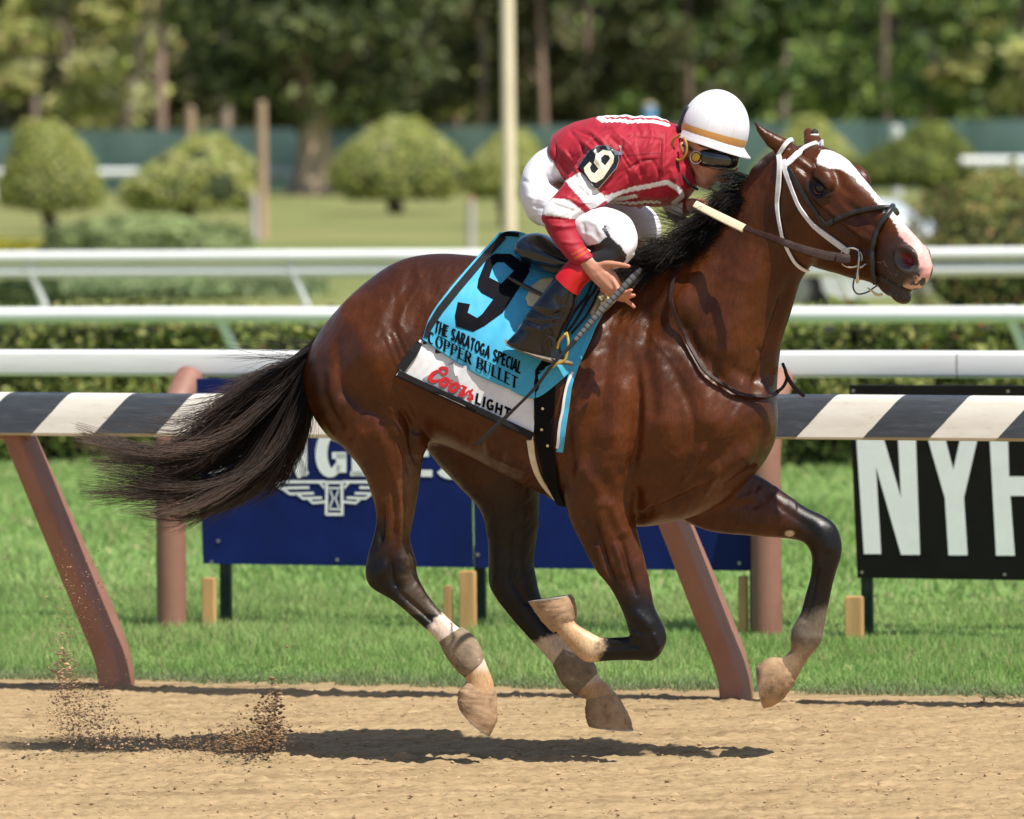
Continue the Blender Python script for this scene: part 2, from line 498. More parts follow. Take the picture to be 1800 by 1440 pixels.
# diagonal paint bands: 0.511 m repeat, raked like the photograph's
wob = math_('MULTIPLY', t.noise(14, 3, .6, tc.outputs['Object']), .008)
ph = math_('FRACT', math_('DIVIDE', math_('ADD', math_('SUBTRACT', sx.outputs['X'], math_('MULTIPLY', sx.outputs['Z'], .93)), math_('ADD', wob, PHASE)), .511))
STRIPE = ph
band = math_('GREATER_THAN', ph, .5)
gr = t.noise(5, 6, .75, t.coords((1, 4, 6)))
wcol = t.ramp(gr, [(.28, (.42, .37, .30)), (.42, (.66, .62, .54)), (.7, (.74, .71, .64))])
dcol = t.ramp(t.noise(30, 6, .75, t.coords((.25, 1, 2))), [(.3, (.035, .04, .048)), (.55, (.052, .06, .07)), (.75, (.10, .11, .12))])
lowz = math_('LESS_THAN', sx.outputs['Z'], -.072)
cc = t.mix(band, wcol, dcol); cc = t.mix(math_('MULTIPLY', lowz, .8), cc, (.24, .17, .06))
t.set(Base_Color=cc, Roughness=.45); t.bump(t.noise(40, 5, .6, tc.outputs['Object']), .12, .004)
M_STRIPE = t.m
rail1 = thing('track_rail', 'black and white striped rail on leaning brown posts beside the dirt', 'rail')
prof = [(.055, .06), (.045, .074), (.02, .082), (-.03, .082), (-.055, .074), (-.066, .058), (-.076, -.02), (-.082, -.066), (-.084, -.082), (-.074, -.084), (-.066, -.07), (.05, -.02)]
so = profile_rail(prof, -12, 12, -OV, RZ, 'striped_rail', M_STRIPE, rail1, 60)
def goose(pxb, pyb, w0, parent):
    b = G(pxb, pyb); tb = (b - BASE).dot(TV); nbs = (b - BASE).dot(NV)
    t_top = tb - .32; top = along(t_top, -OV + .02, RZ - .04)
    pts = [b + UP * -.08, b + UP * .02, b + UP * .13 - TV * .014, b + UP * .27 - TV * .06 - NV * .02]
    q = top; last = pts[-1]
    for f in (.2, .4, .6, .8, .93, 1.0):
        pts.append(last.lerp(q, f))
    R = resample(pts, 22)
    mb = MB(); rings = []
    for i, p in enumerate(R):
        p = Vector(p); tn = Vector(R[min(i + 1, 21)]) - Vector(R[max(i - 1, 0)]); tn.normalize()
        a = (TV - tn * TV.dot(tn)).normalized(); c = tn.cross(a).normalized()
        u = i / 21; hw = .047 - .008 * u; hd = .10 - .03 * u
        ring = []
        for (x, y) in rounded(2 * hw, 2 * hd, .016, 4):
            ring.append(p + a * x + c * y)
        rings.append(ring)
    mb.add(*ringloft(rings))
    # collar clamp under the rail
    post = mb.build('post', M_BROWN, parent)
    mc = MB(); mc.tube([top - TV * .07 + UP * -.03 , top + TV * .07 + UP * -.03], .035, 12); mc.build('clamp', M_BROWN, post)
    return post
for pxb, pyb in ((205, 1215), (1295, 1236), (2385, 1258), (-885, 1196)):
    goose(pxb, pyb, .06, rail1)
rebase(rail1, along(0, 0, 0))
so.matrix_parent_inverse = rail1.matrix_world.inverted() if False else Matrix.Translation(-along(0, 0, 0))
# 2. white rail in front of the turf course, on brown round posts
g2 = G(302, 1112); n2 = (g2 - BASE).dot(NV)
rail2 = thing('turf_rail', 'thick white rail on brown round posts in front of the signs', 'rail')
z2 = 1.18
profile_rail(rounded(.085, .118, .02), -16, 16, n2 + .3, z2, 'rail_beam', M_WHITE, rail2, 40)
tb = (g2 - BASE).dot(TV); dt = (G(1366, 1122) - BASE).dot(TV) - tb
for i in (-1, 0, 1, 2):
    b = along(tb + dt * i, n2)
    pts = [b + UP * -.1, b + UP * .5, b + UP * .78, b + UP * .95 + NV * .06, b + UP * 1.06 + NV * .18, b + UP * 1.115 + NV * .27]
    mb = MB(); mb.tube(resample(pts, 20), .066, 18); po = mb.build('post', M_BROWN, rail2)
    mb = MB(); mb.box(b + NV * .29 + UP * 1.112, TV, NV, UP, .06, .05, .012); mb.build('bracket', M_WHITE, po, bevel=.003)
for tj in (tb + dt * .93, tb + dt * 1.07 + .6, tb - dt * .4):
    mb = MB(); mb.add(*ringloft([[along(tj + q, n2 + .3 + a, z2 + b) for a, b in rounded(.0885, .1215, .022)] for q in (-.0025, .0025)])); mb.build('joint', plain('grimy joint', (.30, .28, .24), .8, .3, 30), rail2)
rebase(rail2, along(0, n2, 0))
# 3. white rail in front of the clipped hedge, on slanted white posts
def slim_rail(label, px0, py0, z, n_rail, rad, posts, over, sweep, low=None, t_ext=24):
    r = thing('white_rail', label, 'rail')
    profile_rail(circ(rad, 18), -t_ext, t_ext, n_rail, z, 'rail_tube', M_WHITE, r, 30)
    if low:
        profile_rail(circ(rad * .95, 18), -t_ext, t_ext, n_rail + .02, z - low, 'rail_tube', M_WHITE, r, 30)
    for tp in posts:
        mb = MB(); mb.tube([along(tp - .03, n_rail, z), along(tp + .03, n_rail, z)], rad * 1.045, 18); mb.build('joint_sleeve', M_WHITE, r)
        tpp = along(tp, n_rail, z)
        b = along(tp + sweep, n_rail + over, -.05)
        mid = tpp.lerp(b, .35)
        pts = [tpp - UP * .03, tpp.lerp(b, .12), mid, tpp.lerp(b, .7) + UP * .0, b]
        if low: pts = [tpp - UP * .04, tpp - UP * .16 + TV * .02, tpp - UP * .34 + TV * .09 + NV * .03, tpp - UP * .5 + TV * .14 + NV * .05, tpp - UP * .8 + TV * .16 + NV * .06, along(tp + .16, n_rail + .06, -.05)]
        mb = MB(); mb.tube(resample(pts, 16), rad * .62, 12); mb.build('post', M_WHITE, r)
    rebase(r, along(0, n_rail, 0))
    return r
def plane_n(px, py, z):
    """offset n of the horizontal rail line of height z seen at pixel"""
    g = G(px, py, z); return (g - BASE).dot(NV), (g - BASE).dot(TV)
n3, t3 = plane_n(385, 554, 1.05)
_, t3b = plane_n(1757, 556, 1.05)
slim_rail('white tubular rail in front of the clipped hedge, on slanted posts', 385, 554, 1.05, n3, .052, [t3 - (t3b - t3), t3, t3b], .55, .28)
n4, t4 = plane_n(52, 453, 1.12); _, t4b = plane_n(487, 453, 1.12); st4 = t4b - t4
slim_rail('double white rail on curved posts beyond the clipped hedge', 52, 453, 1.12, n4, .060, [t4 + st4 * i for i in range(-2, 8)], .1, .1, low=.142)
# ------------------------------------------------------------------ signs with stakes
def flatpoly(loops, thick, o, ax, ay, az):
    """extruded outline(s) given in metres on a plane; loops: list of point lists (outer, holes...)"""
    V, F = [], []
    tri = tessellate_polygon([[Vector((p[0], p[1], 0)) for p in l] for l in loops])
    flat = [p for l in loops for p in l]; n = len(flat)
    for p in flat: V.append(o + ax * p[0] + ay * p[1])
    for p in flat: V.append(o + ax * p[0] + ay * p[1] + az * thick)
    for a, b, c in tri:
        F.append((a, b, c)); F.append((a + n, c + n, b + n))
    s = 0
    for l in loops:
        m = len(l)
        for i in range(m):
            a, b = s + i, s + (i + 1) % m
            F.append((a, b, b + n, a + n))
        s += m
    return V, F
M_NAVY = plain('navy sign panel', (.006, .017, .125), .5, .18, 6, spec=.2)
M_BLACKP = plain('black sign panel', (.006, .006, .007), .45, .3, 8, spec=.25)
M_PRINT = plain('white print', (.95, .96, .98), .45, .04, 10)
M_WOOD = plain('raw wood stake', (.52, .31, .13), .7, .3, 14, bump=.3, co=(1, 1, .15))
M_GREENMETAL = plain('dark green steel post', (.01, .035, .032), .4, .3, 20)
M_SCREW = plain('dull screw head', (.4, .4, .42), .4, .2, 60, metallic=.8)
gs = G(371, 1111); ns = (gs - BASE).dot(NV)
LEAN = math.radians(4.0)
SAY = (UP * math.cos(LEAN) - NV * math.sin(LEAN)).normalized()      # up along the panel, its top leaning to the track
SAZ = SAY.cross(TV).normalized() * -1
if SAZ.dot(NV) > 0: SAZ = -SAZ                                       # out of the print, towards the track
def sign_pt(px, py, org):
    """plane coordinates (metres) on the sign plane for a photo pixel"""
    d = (P(px, py, 10) - CAM); n = SAZ
    s = (org - CAM).dot(n) / d.dot(n); q = CAM + d * s - org
    return q.dot(TV), q.dot(SAY)
def panel_from(name, corners, org, thick, mat, parent):
    loops = [[sign_pt(x, y, org) for x, y in corners]]
    mb = MB(); mb.add(*flatpoly(loops, thick, org - SAZ * thick, TV, SAY, SAZ))
    return mb.build(name, mat, parent, smooth=False)
def stroke(pts, w, closed=False):
    """ribbon outline along a polyline (2-D); w scalar or per point"""
    n = len(pts); ww = [w] * n if np.isscalar(w) else w; L, R = [], []
    for i in range(n):
        a = pts[(i - 1) % n] if closed else pts[max(i - 1, 0)]; b = pts[(i + 1) % n] if closed else pts[min(i + 1, n - 1)]
        dx, dy = b[0] - a[0], b[1] - a[1]; l = math.hypot(dx, dy) or 1
        nx, ny = -dy / l * ww[i] / 2, dx / l * ww[i] / 2
        k = 1.0
        L.append((pts[i][0] + nx * k, pts[i][1] + ny * k)); R.append((pts[i][0] - nx * k, pts[i][1] - ny * k))
    return L, R
def arc(cx, cy, rx, ry, a0, a1, n=14):
    return [(cx + rx * math.cos(math.radians(a0 + (a1 - a0) * i / n)), cy + ry * math.sin(math.radians(a0 + (a1 - a0) * i / n))) for i in range(n + 1)]
def ribbons(strokes):
    """list of (pts, w) -> flat quads (V2,F)"""
    V, F = [], []
    for s in strokes:
        L, R = stroke(*s); b = len(V); n = len(L)
        V += L + R
        for i in range(n - 1): F.append((b + i, b + i + 1, b + n + i + 1, b + n + i))
    return V, F
# a small drawn alphabet (unit cap height): strokes of (points, width); SERIF has thick/thin contrast and slabs
def glyph(ch, style):
    T, N_ = (.15, .15) if style == 'sans' else ((.18, .08) if style == 'serif' else (.26, .15))
    s = []; W = .62
    sl = []
    if style == 'sans':
        T = N_ = .155
    def v(x, w=T, y0=0, y1=1): s.append(([(x, y0), (x, y1)], w))
    def h(y, x0, x1, w=N_): s.append(([(x0, y), (x1, y)], w))
    def serif(x, y, hw=.16):
        if style != 'sans':
            tk = .05 if style == 'serif' else .11
            s.append(([(x - hw, y + (tk / 2 if y < .5 else -tk / 2)), (x + hw, y + (tk / 2 if y < .5 else -tk / 2))], tk))
    a, i_ = T / 2, N_ / 2
    if ch == 'T': W = .62; v(.31); h(1 - i_, 0, .62); serif(.31, 0)
    elif ch == 'H': W = .62; v(a); v(W - a, N_ if style == 'sans' else T); h(.5, 0, W); [serif(x, y) for x in (a, W - a) for y in (0, 1)]
    elif ch == 'E': W = .52; v(a); h(1 - i_, 0, W); h(.52, 0, W * .85); h(i_, 0, W); serif(a, 0); serif(a, 1)
    elif ch == 'L': W = .5; v(a); h(i_, 0, W); serif(a, 1); serif(a, 0)
    elif ch == 'I': W = T; v(a); serif(a, 0); serif(a, 1)
    elif ch == 'C': W = .62; s.append((arc(.33, .5, .33 - a, .5 - i_, 48, 312, 18), [N_ + (T - N_) * math.sin(math.pi * k / 18) ** 1 for k in range(19)]))
    elif ch == 'G': W = .66; s.append((arc(.33, .5, .33 - a, .5 - i_, 48, 325, 18), [N_ + (T - N_) * math.sin(math.pi * k / 18) for k in range(19)])); h(.46, .36, W, N_); v(W - a * .8, T * .85, .08, .5)
    elif ch == 'O': W = .68; s.append((arc(.34, .5, .34 - a, .5 - i_, 90, 450, 24), [N_ + (T - N_) * abs(math.sin(2 * math.pi * k / 24)) for k in range(25)]))
    elif ch in 'PRB':
        W = .58; v(a); top = [(a, 1 - i_)] + arc(.32, .75, .26 - a, .25 - i_, 90, -90, 10) + [(a, .5 + i_)]
        s.append((top, [N_] * 3 + [T] * (len(top) - 6) + [N_] * 3)); serif(a, 0); serif(a, 1)
        if ch == 'R': s.append(([(.26, .5), (.58, .03)], T)); serif(.58, 0, .09)
        if ch == 'B':
            bot = [(a, .5)] + arc(.34, .26, .28 - a, .26 - i_, 90, -90, 10) + [(a, i_)]; s.append((bot, [N_] * 3 + [T] * (len(bot) - 6) + [N_] * 3))
    elif ch == 'A': W = .68; s.append(([(.05, 0), (.34, 1)], N_)); s.append(([(.34, 1), (.63, 0)], T)); h(.3, .15, .53, N_)
    elif ch == 'S':
        W = .56; pts = arc(.28, .74, .22, .26 - i_, 25, 250, 10) + arc(.28, .26, .22, .26 - i_, 70, -155, 10); s.append((pts, T))
    elif ch == 'U': W = .62; pts = [(a, 1), (a, .32)] + arc(W / 2, .32, W / 2 - a, .32 - i_, 180, 360, 12)[1:] + [(W - a, 1)]; s.append((pts, [T] * 6 + [N_] * 4 + [T if style == 'sans' else N_] * (len(pts) - 10))); serif(a, 1); serif(W - a, 1)
    elif ch == 'N': W = .7; v(a, N_ if style != 'sans' else T); v(W - a, N_ if style != 'sans' else T); s.append(([(a, 1), (W - a, 0)], T)); serif(a, 0); serif(W - a, 1)
    return s, W
def text2d(txt, style, size, track=.14, squeeze=1.0):
    V, F = [], []; x = 0
    for ch in txt:
        if ch == ' ': x += .45 * squeeze; continue
        s, W = glyph(ch, style); v, f = ribbons(s); b = len(V)
        V += [((x + p[0] * squeeze) * size, p[1] * size) for p in v]; F += [[i + b for i in q] for q in f]
        x += (W + track) * squeeze
    return V, F, x * size
def flat_text(V, F, o, ax, ay, az, lift=.0025):
    """raise each stroke a hair more than the last so that crossing strokes never share a plane"""
    U = []
    per = {}
    for k, p in enumerate(V): U.append(o + ax * p[0] + ay * p[1] + az * lift)
    return U, F
def stake(px, ytop, ybot, w, name='stake', mat=None, parent=None, n=None, tip=True, dn=0.0):
    b = G(px, ybot); b = along((b - BASE).dot(TV), (n if n is not None else (b - BASE).dot(NV)) + dn)
    k = b.y / FPX; hgt = (ybot - ytop) * k; hw = w * k / 2
    mb = MB(); mb.box(b + UP * (hgt / 2 - .05), TV, NV, UP, hw, hw * .8, hgt / 2 + .05)
    return mb.build(name, mat or M_WOOD, parent, bevel=.004)
# navy sign
navy = thing('navy_sign', 'navy blue two-panel sign with white lettering and a winged hourglass emblem', 'sign')
org = along((G(590, 1111) - BASE).dot(TV), ns, .35)
p1 = panel_from('panel', [(357, 991), (831, 998), (824, 668), (345, 666)], org, .018, M_NAVY, navy)
p2 = panel_from('panel', [(835, 998), (1334, 1004), (1322, 670), (828, 668)], org, .018, M_NAVY, navy)
def emblem(strokes, name, mat, parent, org, lift=.003, w2m=None):
    """strokes given in photo pixels laid onto the sign plane"""
    V, F = ribbons(strokes); U = []
    for p in V:
        q = sign_pt(p[0], p[1], org); U.append(org + TV * q[0] + SAY * q[1] + SAZ * lift)
    mb = MB(); mb.add(U, F); return mb.build(name, mat, parent, smooth=False)
# slab lettering, seen in part between tail and leg
def sign_letters(txt, x0, x1, ybase, ytop, style, parent, org, mat=M_PRINT, track=.12):
    V, F, Wd = text2d(txt, style, 1.0, track); mx = max(p[0] for p in V)
    U = []
    for p in V:
        X = x0 + (x1 - x0) * p[0] / mx; Y = ybase + (ytop - ybase) * p[1] + (X - 590) * .006
        q = sign_pt(X, Y, org); U.append(org + TV * q[0] + SAY * q[1] + SAZ * .003)
    mb = MB(); mb.add(U, F); return mb.build('lettering', mat, parent, smooth=False)
# the letters that show: N G I N .. E S
sign_letters('LONGINES', 370, 822, 837, 758, 'slab', navy, org)
em = []
for sgn in (-1, 1):
    cx = 588
    X = lambda a: cx + sgn * a
    em += [([(X(105), 847), (X(15), 847), (X(18), 858), (X(25), 848)], 5), ([(X(105), 847), (X(95), 858), (X(44), 857)], 4.5), ([(X(92), 858), (X(78), 868), (X(36), 867)], 4.5), ([(X(68), 866), (X(55), 876), (X(22), 875)], 4.5), ([(X(46), 876), (X(38), 884), (X(16), 882)], 4.5),
           ([(X(13), 848), (X(14), 905)], 5), ([(X(7), 862), (X(2), 876), (X(8), 892)], 2.6)]
em += [([(573, 848), (603, 848)], 5), ([(573, 904), (604, 904)], 5), ([(578, 858), (598, 858)], 3), ([(579, 895), (599, 895)], 3)]
emblem(em, 'emblem', M_PRINT, navy, org)
for x, y in ((384, 951), (593, 984), (840, 975), (1300, 990), (372, 988)):
    q = sign_pt(x, y, org); c = org + TV * q[0] + SAY * q[1]
    mb = MB(); mb.tube([c, c + SAZ * .004], .008, 10); mb.build('screw', M_SCREW, navy)
for x in (382, 838, 1329):
    stake(x, 960, 1112 + (x - 382) * .011, 19, 'steel_post', M_GREENMETAL, navy, ns, dn=.10)
rebase(navy, along((G(840, 1115) - BASE).dot(TV), ns))
nys = thing('black_sign', 'black sign with tall white capital letters at the right edge', 'sign')
org2 = along((G(1640, 1123) - BASE).dot(TV), ns, .35)
panel_from('panel', [(1507, 1016), (1900, 1022), (1882, 678), (1492, 677)], org2, .018, M_BLACKP, nys)
def px_poly(loops, name, mat, parent, org, lift=.003):
    L2 = [[sign_pt(x, y, org) for x, y in l] for l in loops]
    mb = MB(); mb.add(*flatpoly(L2, .002, org + SAZ * .001, TV, SAY, SAZ)); return mb.build(name, mat, parent, smooth=False)
zz = lambda x, y: (1480 + x / 3.6, 660 + y / 3.6)
px_poly([[zz(85, 300), zz(235, 300), zz(375, 780), zz(350, 300), zz(464, 300), zz(494, 1135), zz(375, 1135), zz(215, 575), zz(248, 1130), zz(140, 1130)]], 'letter', M_PRINT, nys, org2)
px_poly([[zz(515, 300), zz(628, 300), zz(705, 600), zz(770, 300), zz(882, 300), zz(772, 775), zz(795, 1138), zz(675, 1138), zz(652, 775)]], 'letter', M_PRINT, nys, org2)
px_poly([[zz(930, 300), zz(1048, 300), zz(1058, 640), zz(1240, 640), zz(1228, 300), zz(1345, 300), zz(1380, 1142), zz(1262, 1142), zz(1246, 762), zz(1066, 762), zz(1094, 1140), zz(976, 1140)]], 'letter', M_PRINT, nys, org2)
for x, y in ((1515, 1006), (1766, 1010), (1500, 687), (1772, 688)):
    q = sign_pt(x, y, org2); c = org2 + TV * q[0] + SAY * q[1]
    mb = MB(); mb.tube([c, c + SAZ * .004], .007, 10); mb.build('screw', M_SCREW, nys)
stake(1534, 1010, 1122, 20, 'steel_post', M_GREENMETAL, nys, ns, dn=.10)
rebase(nys, along((G(1640, 1120) - BASE).dot(TV), ns))
for x, yt, yb, w, lab in ((371, 1015, 1112, 22, 'pale wooden stake at the left end of the navy sign'), (833, 1016, 1106, 15, 'short pale wooden stake at the middle joint of the navy sign'), (856, 994, 1110, 27, 'tall pale wooden stake at the middle joint of the navy sign'),
                          (1328, 1005, 1120, 16, 'thin wooden stake at the right end of the navy sign'), (1524, 1040, 1122, 30, 'pale wooden stake under the corner of the black sign')):
    o = stake(x, yt, yb, w, 'wooden_stake', M_WOOD, None, ns, dn=-.05)
    o['label'], o['category'], o['group'] = lab, 'stake', 'wooden stakes by the signs'
# ------------------------------------------------------------------ foliage
def leaves(cen, nrm, size, rng, flat=.0):
    """random leaf quads at points; returns V,Q"""
    n = len(cen); a = rng.normal(size=(n, 3)); a /= np.linalg.norm(a, axis=1)[:, None]
    if nrm is not None:
        a = a * (1 - flat) + nrm * flat; a /= np.linalg.norm(a, axis=1)[:, None]
    b = np.cross(a, rng.normal(size=(n, 3))); b /= np.linalg.norm(b, axis=1)[:, None]; c = np.cross(a, b)
    s = (size * rng.uniform(.6, 1.4, n))[:, None]
    V = np.stack([cen - b * s, cen + c * s * .55, cen + b * s, cen - c * s * .55], 1)
    return V.reshape(-1, 3), np.arange(4 * n).reshape(-1, 4)
M_LEAF = leafmat('leaf')
M_BARK = plain('bark', (.16, .115, .085), .9, .45, 3, bump=.6, co=(1, 1, .25))
M_PALEBARK = plain('pale bark', (.30, .235, .185), .9, .3, 3, bump=.6, co=(1, 1, .25))
def leafobj(name, V, Q, C, parent=None, **kw):
    me = fastmesh(name, V, Q); vcol(me, np.repeat(C, 4, 0)); return obj(name, me, M_LEAF, parent, **kw)
def mixcols(n, rng, cols, w=None):
    cols = np.array(cols); k = rng.choice(len(cols), n, p=w); j = rng.choice(len(cols), n, p=w); q = rng.random(n)[:, None]
    return (cols[k] * q + cols[j] * (1 - q)) * rng.uniform(.75, 1.25, n)[:, None]
# clipped hedge along the far side of the turf course
r = np.random.default_rng(11)
nhd, _ = plane_n(900, 824, 0.0)
hz = 1.0
hedge = thing('clipped_hedge', 'long clipped green hedge behind the white rails and signs', 'hedge')
n = 95000
T = r.uniform(-17, 17, n); ft = r.random(n)
frontm = ft < .62
zz_ = np.where(frontm, r.uniform(.0, hz, n), hz); U = np.where(frontm, 0, r.uniform(0, 1.1, n))
bul = .14 * fbm(T * 2.1, zz_ * 2.4 + U, 3, 8) + .05 * vnoise(T * 9, zz_ * 9, 4)
U = U - np.where(frontm, bul, 0) + r.normal(0, .03, n); zz_ = zz_ + np.where(frontm, 0, .5 * bul) + r.normal(0, .015, n)
cen = np.array(along(0, nhd))[None] + T[:, None] * np.array(TV) + U[:, None] * np.array(NV); cen[:, 2] = np.clip(zz_, .01, 2)
V_, Q_ = leaves(cen, np.where(frontm[:, None], -np.array(NV)[None] + [[0, 0, .5]], [[0, 0, 1.]]), .032, r, .35)
pt = fbm(T * 1.1, zz_ * 1.5, 3, 91)[:, None]
C_ = mixcols(n, r, [(.20, .26, .07), (.31, .34, .09), (.42, .40, .13), (.12, .17, .05)], [.35, .3, .2, .15]) * (1 + .35 * pt)
red = (r.random(n) < .035)[:, None] & (pt > .1); C_ = np.where(red, [[.24, .09, .035]], C_)
leafobj('foliage', V_, Q_, np.clip(C_, .01, .5), hedge)
ta = np.linspace(-9, 9, 60); V0 = []
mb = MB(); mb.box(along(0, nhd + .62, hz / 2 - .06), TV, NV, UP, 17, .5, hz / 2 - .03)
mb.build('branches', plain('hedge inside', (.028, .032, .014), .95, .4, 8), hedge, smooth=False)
rebase(hedge, along(0, nhd + .5))
# ------------------------------------------------------------------ garden beyond the rails
def trunk_mesh(pts, radii, n=10):
    return tube(resample(pts, max(8, len(pts) * 4)), list(resample([(0, 0, i) for i in range(len(radii))], max(8, len(pts) * 4), radii)[:, 3]), n)
def ground_at(px, py):
    g = G(px, py); return Vector((g.x, g.y, 0))
TCOL = [(0.3923, 0.4489, 0.1129), (0.577, 0.5988, 0.1538), (0.7846, 0.7055, 0.2154), (0.2308, 0.2993, 0.0922)]
def topiary(px, pyb, ytop, ybot, prof, trunk_w, label, seed, cols=TCOL, n=5200, forks=0, holes=()):
    """clipped dome on a trunk; prof: list of (height fraction 0..1, left px, right px) of the crown outline"""
    r = np.random.default_rng(seed); b = ground_at(px, pyb); k = b.y / FPX
    z0, z1 = b.z + (pyb - ybot) * k, (pyb - ytop) * k
    root = thing('topiary_tree', label, 'topiary', 'clipped topiary trees on the far lawn'); root.location = b
    hf = [p[0] for p in prof]; lf = [p[1] for p in prof]; rt = [p[2] for p in prof]
    def shape(u, a):
        c = (np.interp(u, hf, lf) + np.interp(u, hf, rt)) / 2; w = (np.interp(u, hf, rt) - np.interp(u, hf, lf)) / 2
        rad = w * k * (1 + .07 * fbm(np.cos(a) * 2 + u * 3, np.sin(a) * 2 + u * 2, 3, seed))
        return (c - px) * k + rad * np.cos(a), rad * np.sin(a) * .95, z0 + (z1 - z0) * u
    u = r.random(n) ** .85; a = r.uniform(0, 2 * math.pi, n)
    x, y, z = shape(u, a); sh = 1 - np.abs(r.normal(0, .035, n))
    cen = np.stack([x * sh, y * sh, z + r.normal(0, .03, n)], 1)
    keep = np.ones(n, bool)
    for (hx, hy, hr) in holes:
        keep &= ~((np.hypot(cen[:, 0] / k - (hx - px), (cen[:, 2] / k) - (pyb - hy)) < hr) & (cen[:, 1] < 0))
    cen = cen[keep]; n = len(cen)
    nr = cen - np.array([0, 0, (z0 + z1) / 2]); nr /= np.linalg.norm(nr, axis=1)[:, None]
    V, Q = leaves(cen, nr, .07 * max(1, b.y / 150), r, .5); C = mixcols(n, r, cols) * (1 + .3 * fbm(cen[:, 0] * 2, cen[:, 2] * 3, 3, seed))[:, None]
    leafobj('crown', V, Q, np.clip(C, .01, .5), root)
    # clipped inner mass that fills the crown
    rings = []
    for uu in np.linspace(0, 1, 14):
        rings.append([Vector([float(c) for c in shape(np.array([uu]), np.array([2 * math.pi * i / 24]))[0:1]] + [0, 0]) if False else Vector((float(shape(np.array([uu]), np.array([2 * math.pi * i / 24]))[0][0]) * .9, float(shape(np.array([uu]), np.array([2 * math.pi * i / 24]))[1][0]) * .9, z0 + .06 + (z1 - z0) * uu * .93)) for i in range(24)])
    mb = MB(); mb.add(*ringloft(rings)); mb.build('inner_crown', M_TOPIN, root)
    tw = trunk_w * k / 2
    mb = MB(); mb.add(*trunk_mesh([(0, 0, -.1), (.02, 0, z0 * .4), (-.05, 0, z0 * .8), (.03, 0, z0 + .5)], [tw * 1.25, tw, tw * 1.1, tw * .8])); mb.build('trunk', M_BARK, root)
    return root
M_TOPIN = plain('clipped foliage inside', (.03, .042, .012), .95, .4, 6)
topiary(88, 404, 212, 372, [(0, 75, 140), (.06, 5, 180), (.25, -4, 186), (.5, 10, 172), (.75, 22, 145), (.92, 32, 118), (1, 45, 95)], 24, 'pear-shaped clipped topiary at the far left', 21)
topiary(332, 412, 238, 372, [(0, 250, 440), (.15, 205, 460), (.35, 208, 462), (.6, 262, 450), (.85, 318, 415), (1, 350, 395)], 26, 'layered flat-bottomed topiary between the two wooden posts', 22, holes=((395, 330, 26), (290, 285, 9), (352, 272, 12)))
topiary(695, 374, 208, 352, [(0, 620, 780), (.12, 582, 826), (.35, 578, 828), (.6, 600, 800), (.85, 650, 760), (1, 690, 735)], 26, 'rounded dome topiary between the big tree and the white pole', 23)
topiary(888, 396, 230, 350, [(0, 840, 930), (.2, 815, 968), (.5, 825, 962), (.8, 860, 945), (1, 885, 925)], 22, 'small dome topiary behind the white pole', 24)
topiary(1425, 352, 206, 330, [(0, 1360, 1480), (.2, 1318, 1515), (.5, 1350, 1500), (.8, 1385, 1465), (1, 1405, 1445)], 26, 'dome topiary rising behind the horse\'s ears', 25)
topiary(1640, 352, 214, 330, [(0, 1540, 1700), (.15, 1480, 1732), (.4, 1490, 1728), (.65, 1560, 1705), (.85, 1600, 1678), (1, 1625, 1655)], 30, 'wide bell-shaped topiary at the right in front of the green fence', 26, cols=[(.17, .22, .045), (.24, .28, .06), (.30, .32, .08), (.10, .14, .035)])
topiary(1525, 330, 248, 318, [(0, 1490, 1570), (.3, 1475, 1590), (.7, 1490, 1570), (1, 1510, 1550)], 16, 'low topiary beside the wide bell-shaped one', 27, n=2600)
# shrub at the right edge
def shrub(name, label, cat, px, pyb, rx, ry, h, seed, cols, n=6000, size=.05):
    r = np.random.default_rng(seed); b = ground_at(px, pyb)
    root = thing(name, label, cat); root.location = b
    a = r.uniform(0, 2 * math.pi, n); v = r.random(n) ** .7
    sh = (1 - np.abs(r.normal(0, .06, n))) * (1 + .14 * fbm(a * 1.6, v * 4, 3, seed))
    ph = v * math.pi / 2; cen = np.stack([rx * np.cos(a) * np.cos(ph) ** .6 * sh, ry * np.sin(a) * np.cos(ph) ** .6 * sh, h * np.sin(ph) * sh], 1)
    V, Q = leaves(cen, cen / np.linalg.norm(cen, axis=1)[:, None], size, r, .4)
    C = mixcols(n, r, cols) * (1 + .35 * fbm(cen[:, 0] * 2.2, cen[:, 2] * 3, 3, seed))[:, None]
    leafobj('foliage', V, Q, np.clip(C, .008, .6), root)
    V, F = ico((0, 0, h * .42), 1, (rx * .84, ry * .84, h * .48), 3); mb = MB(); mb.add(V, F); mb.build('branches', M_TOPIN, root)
    return root
shrub('garden_shrub', 'broad green and reddish shrub at the right edge beyond the white rails', 'shrub', 1790, 560, 1.35, 1.2, 1.62, 31, [(.20, .26, .07), (.31, .33, .10), (.36, .22, .11), (.12, .17, .045)], 12000, .035)
shrub('garden_shrub', 'dark shrub at the left edge behind the white rails', 'shrub', 20, 590, .75, .6, .62, 32, [(.04, .07, .02), (.07, .10, .03)], 4000, .035)
shrub('mounded_grass', 'low feathery mound of pale green ornamental grass at the left', 'ornamental grass', 255, 452, 2.05, 1.6, .72, 33, [(.30, .37, .16), (.36, .40, .19), (.24, .31, .13)], 9000, .06)
shrub('ground_cover', 'grey-green ground cover mound just behind the double white rail', 'ground cover', 280, 520, 2.4, 1.5, .34, 36, [(.25, .33, .16), (.31, .37, .19), (.19, .27, .12)], 9000, .05)
shrub('flower_bed', 'bed of yellow flowers at the far left edge', 'flowers', 20, 442, 1.55, .8, .22, 34, [(.62, .50, .03), (.50, .46, .05), (.20, .28, .05), (.55, .52, .06)], 4000, .05)
